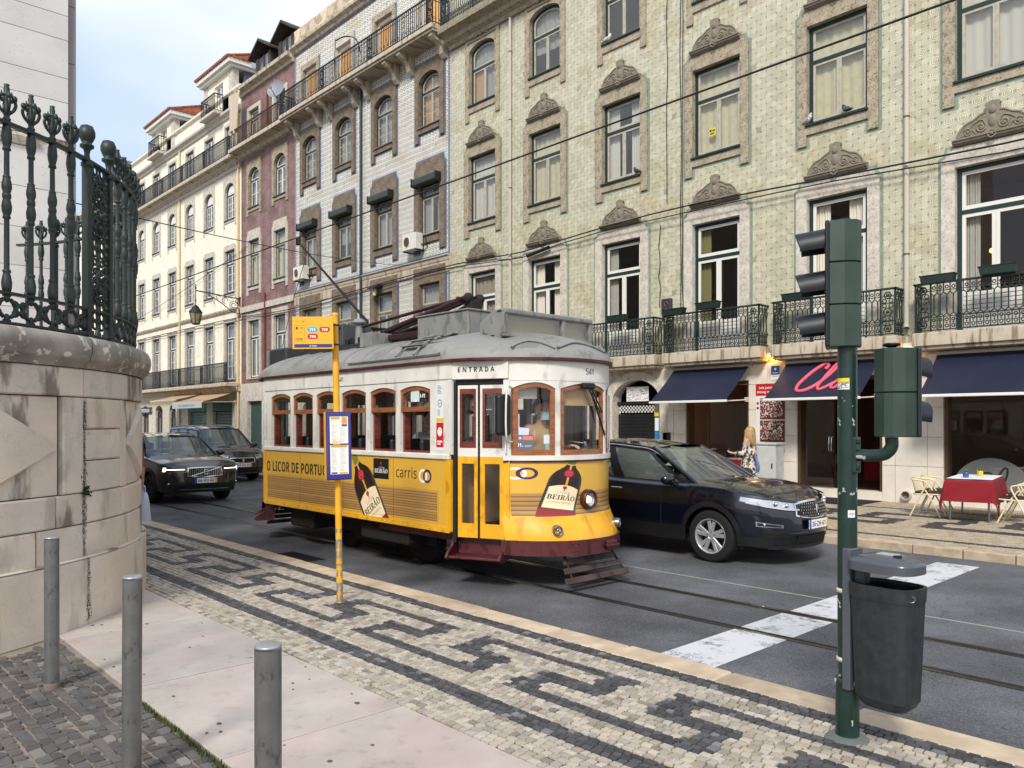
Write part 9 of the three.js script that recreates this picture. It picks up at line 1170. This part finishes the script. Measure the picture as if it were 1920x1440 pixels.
{ // pedestrian just behind the stone wall: a red hem and a white bag show
  const t = thing('person', 'pedestrian in red mostly hidden behind the curved stone wall', 'person', [-12.75, PAVE, -3.85], 3.2), hx = 0, hy = 1.56;
  const bones = [[[0, 0.94, -0.07], [0, 0.94, 0.07], 0.125, 0.125], [[0, 1.02, 0], [0, 1.22, 0], 0.12, 0.13], [[0, 1.28, -0.09], [0, 1.28, 0.09], 0.1, 0.1], [[0, 1.38, -0.15], [0, 1.38, 0.15], 0.06, 0.06], [[0, 1.4, 0], [0, 1.48, 0], 0.052, 0.05], [[0, 0.92, 0.09], [0.05, 0.5, 0.1], 0.09, 0.056], [[0.05, 0.5, 0.1], [0.0, 0.09, 0.1], 0.056, 0.04], [[0, 0.06, 0.1], [0.15, 0.035, 0.1], 0.042, 0.03], [[0, 0.92, -0.09], [-0.05, 0.5, -0.1], 0.09, 0.056], [[-0.05, 0.5, -0.1], [-0.12, 0.09, -0.1], 0.056, 0.04], [[-0.12, 0.06, -0.1], [0.03, 0.035, -0.1], 0.042, 0.03], [[0, 1.37, 0.19], [0, 1.1, 0.24], 0.048, 0.04], [[0, 1.1, 0.24], [0.03, 0.86, 0.25], 0.04, 0.028], [[0, 1.37, -0.19], [0, 1.1, -0.24], 0.048, 0.04], [[0, 1.1, -0.24], [0.03, 0.86, -0.25], 0.04, 0.028]];
  obj('body', [sdfMesh(bones, 0, 0.76, 0, 0.82, 72, (x, y, z) => (y > 1.4 || (y < 1.06 && Math.abs(z) > 0.19) ? skinC : y > 0.8 ? [0.3, 0.03, 0.04] : [0.03, 0.035, 0.05])), sdfMesh(headBones(hx, hy, 0), hx, hy, 0, 0.2, 44, face(hx, hy, 0), 0.02), ...[-1, 1].map((s) => sdfMesh(handBones([0.03, 0.85, s * 0.25], [0.1, -0.98, 0], [1, 0, 0], [0.95, 0.1, 0], 0.6), 0.05, 0.77, s * 0.25, 0.13, 36, () => skinC, 0.01))], PM_, t, true); obj('hair', [new THREE.SphereGeometry(0.106, 16, 10, 0, 6.2832, 0, 1.75).rotateZ(0.55).translate(hx - 0.03, hy + 0.03, 0)], mat(0x2c2018, 0.8), t);
  const bag = thing('carrier_bag', 'white carrier bag just past the edge of the curved stone wall', 'bag', [-12.2, PAVE + 0.3, -3.93], 0.3); obj('sack', [grid(16, 10, (u, v) => { const a = u * 6.2832, R = mix(0.13, 0.05, Math.pow(v, 2.2)) + 0.01 * Math.sin(a * 5 + v * 4); return V(Math.cos(a) * R, mix(0, 0.42, v), Math.sin(a) * R * 0.55); }), new THREE.CircleGeometry(0.12, 12).rotateX(-Math.PI / 2).scale(1, 1, 0.55).translate(0, 0.003, 0)], mat(0xc9cede, 0.6), bag); obj('handle', [tube([V(-0.03, 0.4, 0), V(-0.02, 0.5, 0), V(0, 0.52, 0), V(0.02, 0.5, 0), V(0.03, 0.4, 0)], 0.008, 5)], mat(0xc9cede, 0.6), bag);
}
renderer.render(scene, camera);
